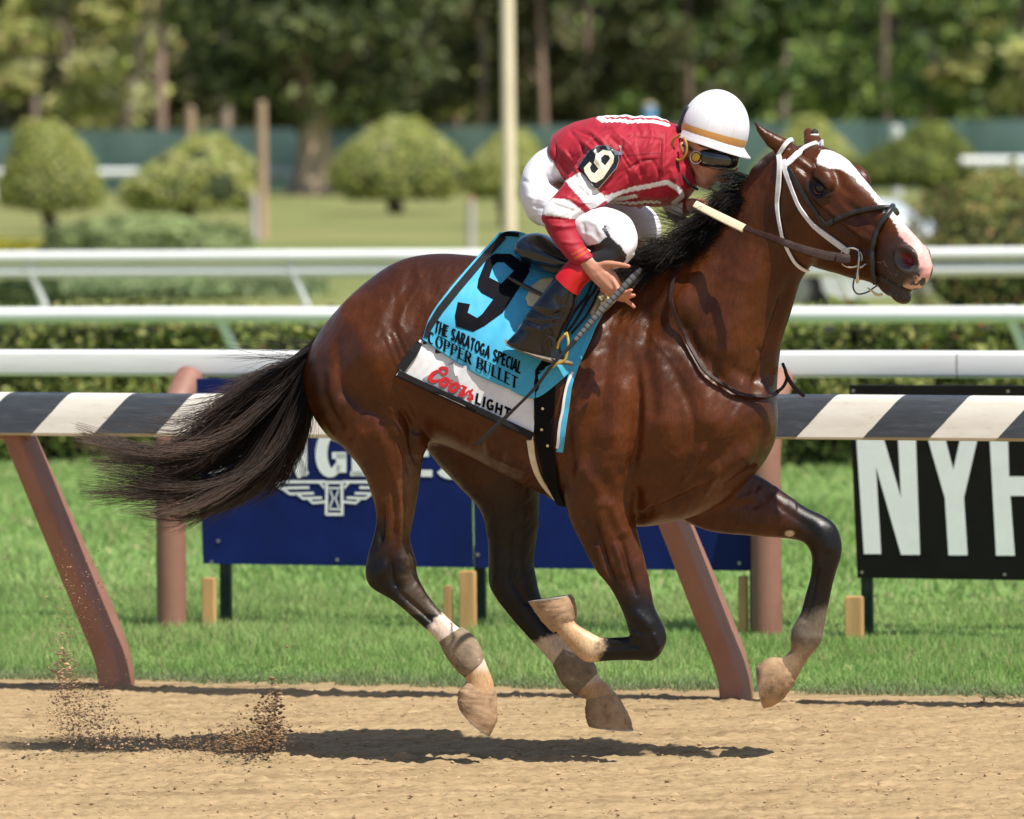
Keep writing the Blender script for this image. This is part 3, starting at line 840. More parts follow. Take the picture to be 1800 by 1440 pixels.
# posts and poles
def round_post(name, label, cat, px, pyb, ytop, wpx, mat, cap=None, d=None):
    b = ground_at(px, pyb) if d is None else Vector((P(px, pyb, d).x, d, 0)); k = b.y / FPX
    h = (pyb - ytop) * k if d is None else P(px, ytop, d).z
    rad = wpx * k / 2
    root = thing(name, label, cat); root.location = b
    mb = MB(); mb.tube([(0, 0, -.2), (0, 0, h * .5), (0, 0, h)], [rad * 1.08, rad, rad * .96], 14); mb.build('shaft', mat, root)
    mb = MB(); mb.tube([(0, 0, h), (0, 0, h + rad * .25), (0, 0, h + rad * .5)], [rad * 1.0, rad * .9, rad * .3], 14); mb.build('cap', cap or mat, root)
    return root
M_TIMBER = plain('weathered timber', (.42, .29, .19), .8, .3, 3, bump=.4, co=(1, 1, .12))
M_GREYPOST = plain('grey weathered post', (.44, .42, .38), .8, .2, 4, co=(1, 1, .2))
M_POLE = plain('cream pole paint', (.78, .67, .47), .5, .12, 5, co=(1, 1, .3))
M_REDCAP = plain('red cap', (.40, .06, .05), .5, .2, 10)
round_post('timber_post', 'tall wooden post beside the layered topiary', 'post', 462, 418, 182, 17, M_TIMBER)
round_post('timber_post', 'wooden post top showing above the layered topiary', 'post', 336, 372, 192, 17, M_TIMBER)
round_post('grey_post', 'short grey post in front of the tall wooden post', 'post', 447, 422, 345, 14, M_GREYPOST)
round_post('grey_post', 'grey post with a red top behind the saddle cloth', 'post', 828, 445, 352, 15, M_GREYPOST, M_REDCAP)
round_post('white_pole', 'tall cream-white pole rising behind the jockey', 'pole', 897, 540, -60, 24, M_POLE, d=74)
M_BLUEBOX = plain('blue paint', (.16, .36, .62), .5, .1, 10)
bp = round_post('blue_post', 'small blue post with a tan top beyond the jockey\'s back', 'post', 1143, 352, 186, 22, M_BLUEBOX, plain('tan top', (.50, .36, .22), .6, .1, 10))
M_LIGHTBOX = plain('pale marker paint', (.6, .62, .6), .6, .1, 8)
round_post('pale_marker', 'pale round-topped marker in front of the green fence at right', 'marker', 1576, 345, 226, 20, M_LIGHTBOX)
# far white rail in pieces along the garden
for i, (xa, ya, xb, yb, lab) in enumerate(((-60, 305, 640, 301, 'far white rail at the left in front of the green fence'), (1690, 284, 1900, 284, 'far white rail at the right in front of the green fence'))):
    root = thing('far_rail', lab, 'rail'); d = 243 if i == 0 else 196
    p, q = P(xa, ya, d), P(xb, yb, d)
    mb = MB(); mb.tube([p, p.lerp(q, .5), q], .16, 12); mb.build('rail_tube', M_WHITE, root)
    m = 8 if i == 0 else 3
    for j in range(m):
        c = p.lerp(q, (j + .5) / m); mb = MB(); mb.tube([c - UP * .1, Vector((c.x + .1, c.y, .4)), Vector((c.x + .12, c.y, -.1))], .09, 10); mb.build('post', M_WHITE, root)
# green windscreen fence
fence = thing('green_fence', 'long green screened fence in front of the woods', 'fence')
t = NT('green screen'); co = t.coords((1, 1, 1))
t.set(Base_Color=t.ramp(t.noise(1.2, 5, .6, t.coords((1, 1, .3))), [(.3, (.17, .265, .25)), (.7, (.225, .33, .31))]), Roughness=.75); M_SCREEN = t.m  # paled and greyed: distance haze put into the screen colour
fa, fb = P(-260, 236, 270), P(2060, 204, 224)
fa, fb = fa + (fa - fb) * .75, fb + (fb - fa) * .45
fa.z = fb.z = 0; fd = (fb - fa).normalized(); FL = (fb - fa).length; m = 34
for i in range(m):
    a, b = fa + fd * (FL * i / m), fa + fd * (FL * (i + 1) / m); h = 2.86
    rows = []
    for zz2 in np.linspace(.05, h, 6):
        rows.append([a.lerp(b, u) + UP * zz2 + Vector((0, -1, 0)) * (.12 * math.sin(u * math.pi) * math.sin(zz2 / h * math.pi)) for u in np.linspace(.004, .996, 9)])
    V = [v for rw in rows for v in rw] + [v + Vector((0, .02, 0)) for rw in rows for v in rw]; F = []
    for y in range(5):
        for x in range(8):
            q = y * 9 + x; F.append((q, q + 1, q + 10, q + 9)); F.append((q + 54, q + 63, q + 64, q + 55))
    obj('screen_panel', mesh('screen_panel', V, F), M_SCREEN, fence)
    mb = MB(); mb.tube([a + Vector((0, .08, -.2)), a + Vector((0, .08, h + .08))], .05, 8); mb.build('post', M_GREENMETAL, fence)
rebase(fence, fa.lerp(fb, .5))
# ------------------------------------------------------------------ parked car beyond the hedge
def car(px, py, d):
    k = d / FPX
    root = thing('parked_car', 'white car parked beyond the hedge, mostly hidden behind the horse\'s head', 'car')
    M_CARP = plain('white car paint', (.78, .79, .80), .2, .03, 3, Coat_Weight=.5)
    M_GLASS = plain('dark car glass', (.01, .012, .015), .05, .2, 2)
    M_TYRE = plain('tyre rubber', (.02, .02, .02), .85, .2, 20); M_RIM = plain('wheel rim', (.35, .36, .37), .3, .1, 20, metallic=.8)
    M_LAMP = plain('red lamp lens', (.35, .02, .02), .2, .1, 10)
    prof = [(-.86, .32), (-.92, .55), (-.90, .88), (-.80, 1.02), (-.55, 1.34), (-.2, 1.43), (.4, 1.45), (.95, 1.40), (1.35, 1.16), (1.75, .99), (2.6, .92), (3.25, .80), (3.42, .62), (3.42, .38), (3.3, .25), (3.12, .22)]
    arch = lambda cx: [(cx + .36 * math.cos(math.radians(a)), .32 + .36 * math.sin(math.radians(a))) for a in range(0, 181, 15)]
    prof += arch(2.72) + [(.45, .2)] + [(.36 * math.cos(math.radians(a)) + .0, .32 + .36 * math.sin(math.radians(a))) for a in range(0, 181, 15)] + [(-.5, .24)]
    W = .86
    rings = []
    for y, s in ((-W, .965), (-W + .05, .99), (-W + .16, 1.0), (0, 1.0), (W - .16, 1.0), (W - .05, .99), (W, .965)):
        rings.append([Vector((x, y * (1 - .16 * max(0, z - .9) / .5), .32 + (z - .32) * (s if z > .5 else 1))) for x, z in prof])
    V = [v for r_ in rings for v in r_]; n = len(prof); F = []
    for i in range(len(rings) - 1):
        for j in range(n):
            F.append((i * n + j, i * n + (j + 1) % n, (i + 1) * n + (j + 1) % n, (i + 1) * n + j))
    tri = tessellate_polygon([[Vector((p[0], p[1], 0)) for p in prof]])
    for a, b, c in tri:
        F.append((a, b, c)); o_ = (len(rings) - 1) * n; F.append((c + o_, b + o_, a + o_))
    mb = MB(); mb.add(V, F); mb.build('body', M_CARP, root)
    for sd in (-1, 1):
        for win in ([(-.62, 1.0), (-.42, 1.28), (-.1, 1.36), (-.1, 1.0)], [(-.02, 1.0), (-.02, 1.37), (.42, 1.38), (.42, 1.0)], [(.5, 1.0), (.5, 1.38), (.88, 1.33), (1.2, 1.12), (1.24, 1.0)]):
            V = [Vector((x, sd * W * (1 - .16 * max(0, z - .9) / .5) + sd * .006, z)) for x, z in win]; V2 = [v - Vector((0, sd * .02, 0)) for v in V]
            mb = MB(); mb.add(V + V2, [tuple(range(4 if len(win) == 4 else 5)), tuple(reversed(range(len(win), 2 * len(win))))] + [(i, (i + 1) % len(win), len(win) + (i + 1) % len(win), len(win) + i) for i in range(len(win))]) ; mb.build('window', M_GLASS, root)
        for cx in (0, 2.72):
            mb = MB(); mb.tube([(cx, sd * .64, .32), (cx, sd * .70, .32), (cx, sd * .83, .32), (cx, sd * .855, .32)], [.30, .325, .325, .30], 28); w = mb.build('wheel', M_TYRE, root)
            mb = MB(); mb.tube([(cx, sd * .80, .32), (cx, sd * .862, .32), (cx, sd * .868, .32)], [.2, .2, .06], 20); mb.build('rim', M_RIM, w)
        mb = MB(); mb.box((-.905, sd * .62, .78), (1, 0, 0), (0, 1, 0), UP, .03, .12, .09); mb.build('tail_lamp', M_LAMP, root, bevel=.01)
        mb = MB(); mb.box((3.33, sd * .6, .70), (1, 0, 0), (0, 1, 0), UP, .06, .16, .06); mb.build('headlight', M_LIGHTBOX, root, bevel=.01)
    b = P(px, py, d); root.location = (b.x, d, 0); root.rotation_euler.z = -TH
    return root
car(1425, 560, 70.5)
# ------------------------------------------------------------------ woods beyond the fence
def crown_mesh(seed, rx, h0, h1, n, cols, clump=26, size=.34, drop=.0):
    r = np.random.default_rng(seed)
    u = r.random(clump); zc = h0 + (h1 - h0) * u
    prof = np.sin(np.clip(.12 + .86 * u, 0, 1) * math.pi) ** .7
    a = r.uniform(0, 2 * math.pi, clump); rc = rx * prof * r.random(clump) ** .5
    cc = np.stack([rc * np.cos(a), rc * np.sin(a), zc], 1); cr = r.uniform(.55, 1.25, clump) * rx * .34
    k = r.integers(0, clump, n); dv = r.normal(size=(n, 3)); dv /= np.linalg.norm(dv, axis=1)[:, None]
    rad = cr[k] * r.random(n) ** .28
    cen = cc[k] + dv * rad[:, None] * np.array([1.15, 1.15, .62]); cen[:, 2] = np.maximum(cen[:, 2], h0 * .7)
    V, Q = leaves(cen, dv + [[0, 0, .8]], size, r, .35)
    tone = r.uniform(.5, 1.4, clump)[k][:, None]
    C = np.clip(mixcols(n, r, cols) * tone, .008, .5)
    me = fastmesh('crown', V, Q); vcol(me, np.repeat(C, 4, 0)); me.materials.append(M_LEAF); return me
YG = [(0.5624, 0.6216, 0.1755), (0.74, 0.74, 0.234), (0.3847, 0.4736, 0.1364), (0.6809, 0.5624, 0.234)]  # greens lightened to stand in for haze over the woods
OL = [(.085, .10, .035), (.12, .13, .05), (.06, .075, .028), (.15, .13, .06)]
DG = [(0.1123, 0.1825, 0.0536), (0.1872, 0.2738, 0.0685), (0.2808, 0.3468, 0.0857), (0.0655, 0.1095, 0.0386)]
protos = {'y': [crown_mesh(101, 3.6, 1.6, 13, 3000, YG), crown_mesh(102, 3.2, 2.4, 12, 2800, YG)], 'o': [crown_mesh(103, 3.6, 2.0, 14, 2800, OL), crown_mesh(104, 3.2, 3.6, 15, 2600, OL)],
          'd': [crown_mesh(105, 4.2, 1.2, 14, 2300, DG, 20), crown_mesh(106, 3.8, 1.8, 13, 2000, DG, 18)]}
tv, tf = trunk_mesh([(0, 0, -.3), (.1, .05, 3), (-.15, .1, 6), (.1, 0, 11)], [.30, .22, .17, .08])
tm = mesh('trunk', tv, tf); tm2 = tm.copy()
tm.materials.append(M_BARK); tm2.materials.append(M_PALEBARK)
WOOD = [(-120, 262, 'o', 'olive tree at the far left edge of the woods'), (35, 275, 'o', 'grey-olive tree above the pear-shaped topiary'), (120, 258, 'y', 'bright yellow-green tree above the pear-shaped topiary'), (205, 285, 'y', 'yellow-green tree left of the bare pink trunk'), (330, 290, 'o', 'dull olive tree behind the wooden post top'),
        (420, 300, 'o', 'dull tree left of the big dark tree'), (660, 290, 'o', 'olive tree right of the big dark tree'), (745, 272, 'o', 'grey-green tree above the rounded dome topiary'), (800, 300, 'y', 'lighter tree behind the grey-green one above the dome topiary'), (850, 265, 'o', 'olive tree just left of the white pole'), (955, 282, 'o', 'olive tree just right of the white pole'),
        (1035, 268, 'o', 'grey-olive tree above the jockey\'s back'), (1120, 292, 'd', 'shaded tree above the jockey\'s collar'), (1210, 262, 'o', 'olive tree above the white helmet'), (1290, 300, 'd', 'dark tree right of the white helmet'), (1380, 280, 'd', 'dark tree above the horse\'s ears'),
        (1475, 252, 'd', 'deep green tree above the horse\'s forehead'), (1560, 242, 'd', 'leafy green tree above the pale marker'), (1640, 235, 'd', 'large leafy green tree above the bell-shaped topiary'), (1720, 262, 'd', 'green tree left of the far right corner'), (1800, 232, 'y', 'yellow-tipped tree in the upper right corner'), (1930, 250, 'd', 'green tree beyond the right edge'),
        (560, 318, 'o', 'tree standing behind the big dark tree'), (270, 318, 'y', 'pale tree behind the bare pink trunk')]
for i, (pxx, d, kd, lab) in enumerate(WOOD):
    root = thing('woodland_tree', lab, 'tree', 'trees of the woods beyond the fence')
    d += 27; p = P(pxx, 250, d); root.location = (p.x, d, 0); s = .92 + .22 * random.random(); root.scale = (s, s, s); root.rotation_euler.z = random.random() * 6.28
    o = bpy.data.objects.new('crown', protos[kd][i % 2]); link(o, root)
    o = bpy.data.objects.new('trunk', tm if i % 3 else tm2); link(o, root)
def bare(px, ytop, ybot, d, wpx, lean, label, mat):
    d += 27; p = P(px, 250, d); k = d / FPX; root = thing('bare_trunk_tree', label, 'tree', 'bare trunks in front of the woods'); root.location = (p.x, d, 0)
    h = 13.0; w = wpx * k / 2; dx = lean * k * (h / 7.5)
    mb = MB(); mb.add(*trunk_mesh([(0, 0, -.3), (dx * .3, 0, h * .3), (dx * .6, .1, h * .6), (dx, 0, h)], [w * 1.2, w, w * .9, w * .6])); mb.build('trunk', mat, root)
    for j in range(3):
        z = 5 + 2.2 * j; sg = 1 if (j % 2) else -1
        mb = MB(); mb.add(*trunk_mesh([(dx * z / h, 0, z), (dx * z / h + sg * .8, .2, z + .9), (dx * z / h + sg * 1.7, .3, z + 1.5)], [w * .35, w * .25, w * .1], 6)); mb.build('limb', mat, root)
    o = bpy.data.objects.new('crown', protos['o'][1]); link(o, root); o.location = (dx * .8, 0, 8.0); o.scale = (.7, .7, .5)
M_PINKBARK = plain('pinkish bark', (.30, .20, .155), .9, .3, 2.5, bump=.5, co=(1, 1, .3))
bare(283, 0, 232, 250, 18, 0, 'straight pinkish bare trunk at the left of the woods', M_PINKBARK)
bare(200, 0, 232, 256, 15, 50, 'leaning grey bare trunk left of the pinkish one', M_PALEBARK)
bare(398, 0, 232, 262, 20, -4, 'pale bare trunk at the left of the big dark tree', M_PALEBARK)
bare(649, 0, 232, 250, 21, 3, 'pale bare trunk right of the big dark tree', M_PALEBARK)
bare(960, 0, 232, 262, 12, -8, 'thin reddish bare trunk right of the white pole', M_PINKBARK)
bare(58, 0, 232, 264, 14, 6, 'thin grey trunk at the far left of the woods', M_PALEBARK)
# the big dark tree on the lawn
big = thing('big_tree', 'big dark spreading tree with a thick fluted trunk on the far lawn', 'tree')
bb = ground_at(553, 343); big.location = bb; k = bb.y / FPX
mb = MB()
mb.add(*trunk_mesh([(0, 0, -.3), (0, 0, .25), (-.02, 0, 1.2), (.02, 0, 2.6), (0, 0, 4.2)], [1.25, .86, .66, .62, .66], 18))
for (ax, ay, rr_) in ((-1.1, 1.0, .34), (-.3, -.9, .4), (.75, -.8, .42), (1.2, .4, .34)):
    mb.add(*trunk_mesh([(ax * .9, ay * .9, -.2), (ax * .5, ay * .5, .8), (ax * .38, ay * .38, 2.6)], [rr_ * 1.1, rr_, rr_ * .8], 10))
mb.build('trunk', plain('fluted bark', (.36, .27, .18), .9, .5, 1.6, bump=.7, co=(1, 1, .2)), big)
for (lx, ly, lz, rr_) in ((-3.2, .5, 7.5, .42), (3.0, -.6, 8.0, .45), (-.6, -2.4, 9, .4), (.8, 2.2, 9.5, .4), (-1.6, -1.4, 6.2, .3), (1.9, -1.8, 6.4, .3)):
    mb = MB(); mb.add(*trunk_mesh([(lx * .05, ly * .05, 3.6), (lx * .4, ly * .4, 4.8), (lx, ly, lz)], [rr_, rr_ * .8, rr_ * .3], 8)); mb.build('limb', M_BARK, big)
BT = [(0.0734, 0.1012, 0.034), (0.1225, 0.1551, 0.051), (0.1714, 0.1959, 0.0647), (0.0489, 0.0653, 0.0272)]
cm = crown_mesh(210, 5.6, 3.3, 14, 15000, BT, 70, .27); o = bpy.data.objects.new('crown', cm); link(o, big); o.location = (.2, 2.0, .3)
# the mass of the deeper woods (no single trees to be told apart)
r = np.random.default_rng(77); n = 60000
cen = np.stack([r.uniform(-150, 150, n), r.uniform(362, 379, n), 20 * r.random(n) ** .9], 1)
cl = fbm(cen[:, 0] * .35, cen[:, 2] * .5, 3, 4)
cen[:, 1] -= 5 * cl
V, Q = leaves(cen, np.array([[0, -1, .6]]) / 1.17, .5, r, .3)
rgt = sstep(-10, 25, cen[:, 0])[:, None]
C = mixcols(n, r, OL) * (1 - rgt) + mixcols(n, r, DG) * rgt; C = C * (.62 + .3 * cl[:, None])  # recessed clumps darker: woodland shade put into the leaf colour
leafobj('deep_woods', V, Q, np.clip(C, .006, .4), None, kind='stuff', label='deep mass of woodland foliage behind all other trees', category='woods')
mb = MB(); mb.box((0, 384, 10), (1, 0, 0), (0, 1, 0), UP, 170, .5, 11)  # plain dark wall standing in for the shade deep in the woods
wl = mb.build('dark_backdrop', plain('shaded woodland', (.02, .026, .012), .95, .5, .4), None, smooth=False); wl['kind'] = 'structure'
# ------------------------------------------------------------------ the racehorse
PSI = math.radians(14.0)                       # the horse runs nearly along the rail, a little towards the camera
LAT = Vector((math.sin(PSI), math.cos(PSI), 0))  # towards its far side
D0 = 19.8
def dmid(px):
    return D0 - math.tan(PSI) * (px - 950.0) / 500.0
def edge_loft(st, n=28, k=4, e=1.0, cap=True):
    """stations (x1,y1,x2,y2,depth offset,half thickness m[,narrowing of side 1]) from traced edges"""
    st = [tuple(s) + (0.0,) * (7 - len(s)) for s in st]
    rings = []
    for s in densify(st, k):
        x1, y1, x2, y2, do, b, nr = s
        b = max(b, .004)
        d = dmid((x1 + x2) / 2) + do
        p1, p2 = P(x1, y1, d), P(x2, y2, d)
        c = (p1 + p2) / 2; A = (p1 - p2) / 2
        An = A.normalized(); B = (LAT - An * LAT.dot(An)).normalized() * b
        r = []
        for i in range(n):
            a = 2 * math.pi * i / n
            ca, sa = math.cos(a), math.sin(a)
            w = 1.0 - nr * max(0.0, ca) ** 1.5
            r.append(c + A * sp(ca, e) + B * (sp(sa, e) * w))
        rings.append(r)
    return ringloft(rings, cap)
HB = MB()
TORSO = [(541, 640, 541, 690, .0, .05), (547, 618, 549, 716, .0, .11), (560, 592, 565, 745, .0, .17), (590, 550, 595, 780, 0, .225), (640, 499, 645, 795, 0, .27, .12),
         (700, 458, 703, 795, 0, .288, .25), (760, 445, 762, 778, 0, .292, .3), (820, 447, 822, 800, 0, .295, .3), (880, 455, 882, 832, 0, .30, .3), (940, 460, 942, 862, 0, .30, .35),
         (1000, 462, 1003, 892, 0, .288, .45), (1060, 458, 1063, 914, 0, .265, .55), (1120, 455, 1122, 926, 0, .245, .6), (1180, 470, 1182, 918, 0, .235, .5), (1240, 520, 1240, 900, 0, .22, .3),
         (1290, 580, 1290, 868, 0, .19, .1), (1332, 635, 1332, 828, 0, .15), (1356, 680, 1356, 790, 0, .09), (1364, 705, 1364, 765, 0, .04)]
HB.add(*edge_loft(TORSO, 96, 8))
NECK = [(1085, 500, 1330, 780, 0, .14, .5), (1120, 462, 1362, 735, 0, .175, .5), (1160, 455, 1366, 690, -.005, .165, .45), (1197, 441, 1368, 650, -.01, .145, .4), (1233, 408, 1375, 602, -.015, .125, .35),
        (1266, 367, 1388, 558, -.025, .108, .3), (1294, 331, 1398, 524, -.035, .098, .25), (1323, 294, 1408, 494, -.05, .09, .2), (1353, 268, 1424, 470, -.07, .085, .1), (1392, 262, 1448, 440, -.10, .075), (1430, 290, 1460, 400, -.13, .05)]
HB.add(*edge_loft(NECK, 72, 8))
# near hind leg
NH = [(612, 520, 735, 560, -.10, .09), (565, 610, 728, 620, -.13, .125), (548, 690, 726, 672, -.14, .14), (575, 757, 745, 728, -.15, .13), (613, 800, 749, 775, -.155, .11), (638, 833, 743, 822, -.16, .088),
      (654, 875, 735, 872, -.165, .066), (661, 912, 728, 912, -.168, .052), (656, 943, 721, 944, -.17, .046), (646, 977, 727, 970, -.17, .047), (642, 1008, 731, 990, -.17, .048), (652, 1033, 736, 1016, -.17, .042),
      (690, 1056, 751, 1044, -.17, .032), (728, 1088, 774, 1072, -.17, .027), (761, 1118, 803, 1100, -.17, .029), (780, 1143, 834, 1122, -.17, .036), (791, 1161, 847, 1147, -.17, .038), (815, 1188, 858, 1174, -.17, .032),
      (821, 1203, 868, 1200, -.17, .033), (818, 1222, 870, 1224, -.17, .042)]
HB.add(*edge_loft(NH))
# far hind leg
FH = [(700, 600, 860, 560, .10, .09), (720, 700, 900, 660, .13, .12), (748, 790, 950, 745, .15, .12), (800, 850, 952, 815, .16, .105), (830, 880, 949, 865, .165, .085), (848, 908, 948, 905, .168, .065), (857, 950, 944, 945, .17, .052),
      (858, 990, 939, 985, .17, .047), (859, 1025, 944, 1020, .17, .047), (870, 1050, 951, 1048, .17, .04), (907, 1097, 965, 1075, .17, .03), (953, 1147, 1000, 1118, .17, .028), (974, 1172, 1022, 1143, .17, .031),
      (987, 1198, 1040, 1165, .17, .038), (1012, 1219, 1050, 1186, .17, .034), (1031, 1231, 1073, 1208, .17, .034), (1034, 1250, 1092, 1232, .17, .04)]
HB.add(*edge_loft(FH))
# near fore leg: forearm, folded cannon and pastern
NF = [(985, 690, 1180, 720, -.11, .10), (988, 800, 1150, 810, -.135, .105), (990, 868, 1122, 868, -.145, .09), (1000, 912, 1116, 905, -.15, .078), (1020, 952, 1126, 955, -.155, .064), (1044, 998, 1138, 1003, -.16, .053),
      (1070, 1030, 1146, 1045, -.16, .046), (1088, 1062, 1153, 1072, -.16, .043), (1101, 1095, 1168, 1102, -.16, .043), (1108, 1120, 1172, 1126, -.16, .041), (1120, 1142, 1162, 1150, -.16, .034)]
HB.add(*edge_loft(NF))
NF2 = [(1162, 1120, 1162, 1150, -.16, .03), (1140, 1112, 1146, 1162, -.16, .037), (1115, 1117, 1120, 1161, -.16, .032), (1085, 1120, 1088, 1161, -.158, .027), (1058, 1120, 1058, 1163, -.156, .03), (1040, 1112, 1030, 1164, -.155, .037), (1024, 1102, 1008, 1146, -.155, .036),
       (1012, 1094, 985, 1118, -.155, .031), (1008, 1082, 965, 1100, -.155, .036), (1002, 1074, 952, 1088, -.155, .042)]
HB.add(*edge_loft(NF2))
# far fore leg
FF = [(1170, 800, 1190, 900, .10, .09), (1250, 800, 1200, 915, .12, .088), (1310, 822, 1228, 928, .13, .08), (1347, 842, 1262, 937, .14, .07), (1388, 872, 1330, 943, .145, .056), (1417, 892, 1383, 947, .15, .047),
      (1450, 908, 1408, 952, .15, .043), (1470, 925, 1420, 962, .15, .043), (1479, 950, 1426, 976, .15, .042), (1479, 976, 1427, 990, .15, .04), (1468, 1012, 1424, 1016, .15, .033), (1460, 1047, 1416, 1044, .15, .028),
      (1453, 1083, 1407, 1077, .15, .028), (1448, 1108, 1392, 1104, .15, .036), (1442, 1133, 1389, 1125, .15, .036), (1418, 1162, 1389, 1143, .15, .03), (1404, 1188, 1372, 1160, .15, .034), (1388, 1212, 1352, 1172, .15, .04)]
HB.add(*edge_loft(FF))
# head in its own frame: s from poll to lips, l to the far side, n out of the face
HS = 1.1
def rot_head(a, b, c):
    ca, sa, cb, sb, cc, sc = math.cos(a), math.sin(a), math.cos(b), math.sin(b), math.cos(c), math.sin(c)
    return Matrix(((cb, sb, 0), (-sb, cb, 0), (0, 0, 1))) @ Matrix(((ca, 0, sa), (0, 1, 0), (-sa, 0, ca))) @ Matrix(((1, 0, 0), (0, cc, sc), (0, -sc, cc)))
HM = rot_head(math.radians(34), math.radians(47), math.radians(-2))
HO = P(1432, 250, 19.52)
def HP(s, l, n):
    return HO + HM @ Vector((s * HS, l * HS, n * HS))
# stations: s, n_top, n_bottom, width top, width bottom, width mid
HEAD = [(-.075, -.075, -.17, .02, .02, .03), (-.05, -.045, -.245, .045, .035, .06), (0, -.008, -.30, .062, .04, .078), (.05, .012, -.33, .074, .042, .088), (.10, .022, -.345, .082, .042, .094), (.15, .026, -.345, .085, .04, .096),
        (.20, .022, -.335, .082, .036, .09), (.25, .014, -.316, .07, .032, .08), (.30, .008, -.294, .058, .028, .068), (.36, .003, -.270, .047, .026, .056), (.42, .0, -.240, .042, .026, .05), (.48, -.004, -.224, .042, .03, .05),
        (.53, -.008, -.214, .038, .032, .047), (.565, -.018, -.185, .036, .032, .043), (.592, -.032, -.155, .032, .030, .039), (.612, -.05, -.125, .024, .021, .030), (.622, -.07, -.10, .010, .009, .014)]
rings = []
for s in densify(HEAD, 4):
    sv, nt, nb, wt, wb, wm = s
    r = []
    for i in range(32):
        a = 2 * math.pi * i / 32
        ca, sa = math.cos(a), math.sin(a)       # ca: towards face front
        w = wm + (wt - wm) * max(0, ca) ** 1.3 * .9 + (wb - wm) * max(0, -ca) ** 1.3 * .9
        r.append(HP(sv, sp(sa, .9) * w, (nt + nb) / 2 + (nt - nb) / 2 * sp(ca, .9)))
    rings.append(r)
HB.add(*ringloft(rings))
def hell(s, l, n, rs, rl, rn):
    V, F = ico((0, 0, 0), 1, (rs, rl, rn), 3)
    HB.add([HP(s + v.x, l + v.y, n + v.z) for v in V], F)
for sd in (-1, 1):
    hell(.115, sd * .05, -.215, .135, .046, .118)      # cheek
    hell(.155, sd * .078, -.028, .05, .026, .03)       # brow over the eye
    hell(.165, sd * .083, -.07, .045, .018, .04)       # around the eye
    hell(.548, sd * (.034 if sd < 0 else .022), -.064, .052, .025, .043)     # nostril
hell(.577, -.003, -.115, .042, .035, .035)                  # upper lip
hell(.555, 0, -.192, .042, .032, .026)                  # lower lip and chin
hell(.50, 0, -.20, .05, .028, .026)
# ears (lofted leaf shapes; tips swept back)
def ear(st, n=16):
    rings = []
    for c, w, t, ax in st:
        rings.append([Vector(c) + Vector(ax[0]) * (math.cos(2 * math.pi * i / n) * w) + Vector(ax[1]) * (math.sin(2 * math.pi * i / n) * t) for i in range(n)])
    return ringloft(rings)
def ear_px(pts):
    rings = []
    for (x1, y1, x2, y2, d, t) in densify(pts, 4):
        p1, p2 = P(x1, y1, d), P(x2, y2, d); c = (p1 + p2) / 2; A = (p1 - p2) / 2
        T = Vector((0, 1, 0)) * t
        rings.append([c + A * math.cos(2 * math.pi * i / 16) + T * math.sin(2 * math.pi * i / 16) for i in range(16)])
    return ringloft(rings)
HB.add(*ear_px([(1404, 258, 1378, 290, 19.52, .035), (1388, 247, 1366, 271, 19.48, .03), (1364, 235, 1348, 257, 19.47, .024), (1342, 224, 1334, 238, 19.47, .015), (1329, 214, 1326, 221, 19.48, .007), (1320.5, 207.5, 1319.5, 209, 19.49, .003)]))
HB.add(*ear_px([(1450, 250, 1412, 258, 19.7, .03), (1440, 238, 1412, 245, 19.73, .024), (1430, 229, 1411, 234, 19.76, .016), (1424, 224, 1414, 226, 19.77, .008)]))
hb = voxel('body', HB, .0052)
smooth_mesh(hb, 6)
V = getV(hb); px, py = pixels(V); off0 = V[:, 1] - (D0 - math.tan(PSI) * (px - 950) / 500)
wsm = sstep(1400, 1320, px) * np.maximum(sstep(905, 800, py), .0)
wsm = np.maximum(wsm, .35 * sstep(960, 880, py) * (px < 1330)) * (py > 300)
wsm = np.maximum(wsm, .03)
for _ in range(1):
    E = np.empty(len(hb.edges) * 2, np.int32); hb.edges.foreach_get('vertices', E); E = E.reshape(-1, 2)
    a_ = np.concatenate([E[:, 0], E[:, 1]]); b_ = np.concatenate([E[:, 1], E[:, 0]]); nn = len(V); deg = np.bincount(a_, minlength=nn)[:, None].astype(float)
    for _k in range(75):
        S_ = np.stack([np.bincount(a_, V[b_, c], nn) for c in range(3)], 1) / deg
        V = V + .7 * wsm[:, None] * (S_ - V)
setV(hb, V)
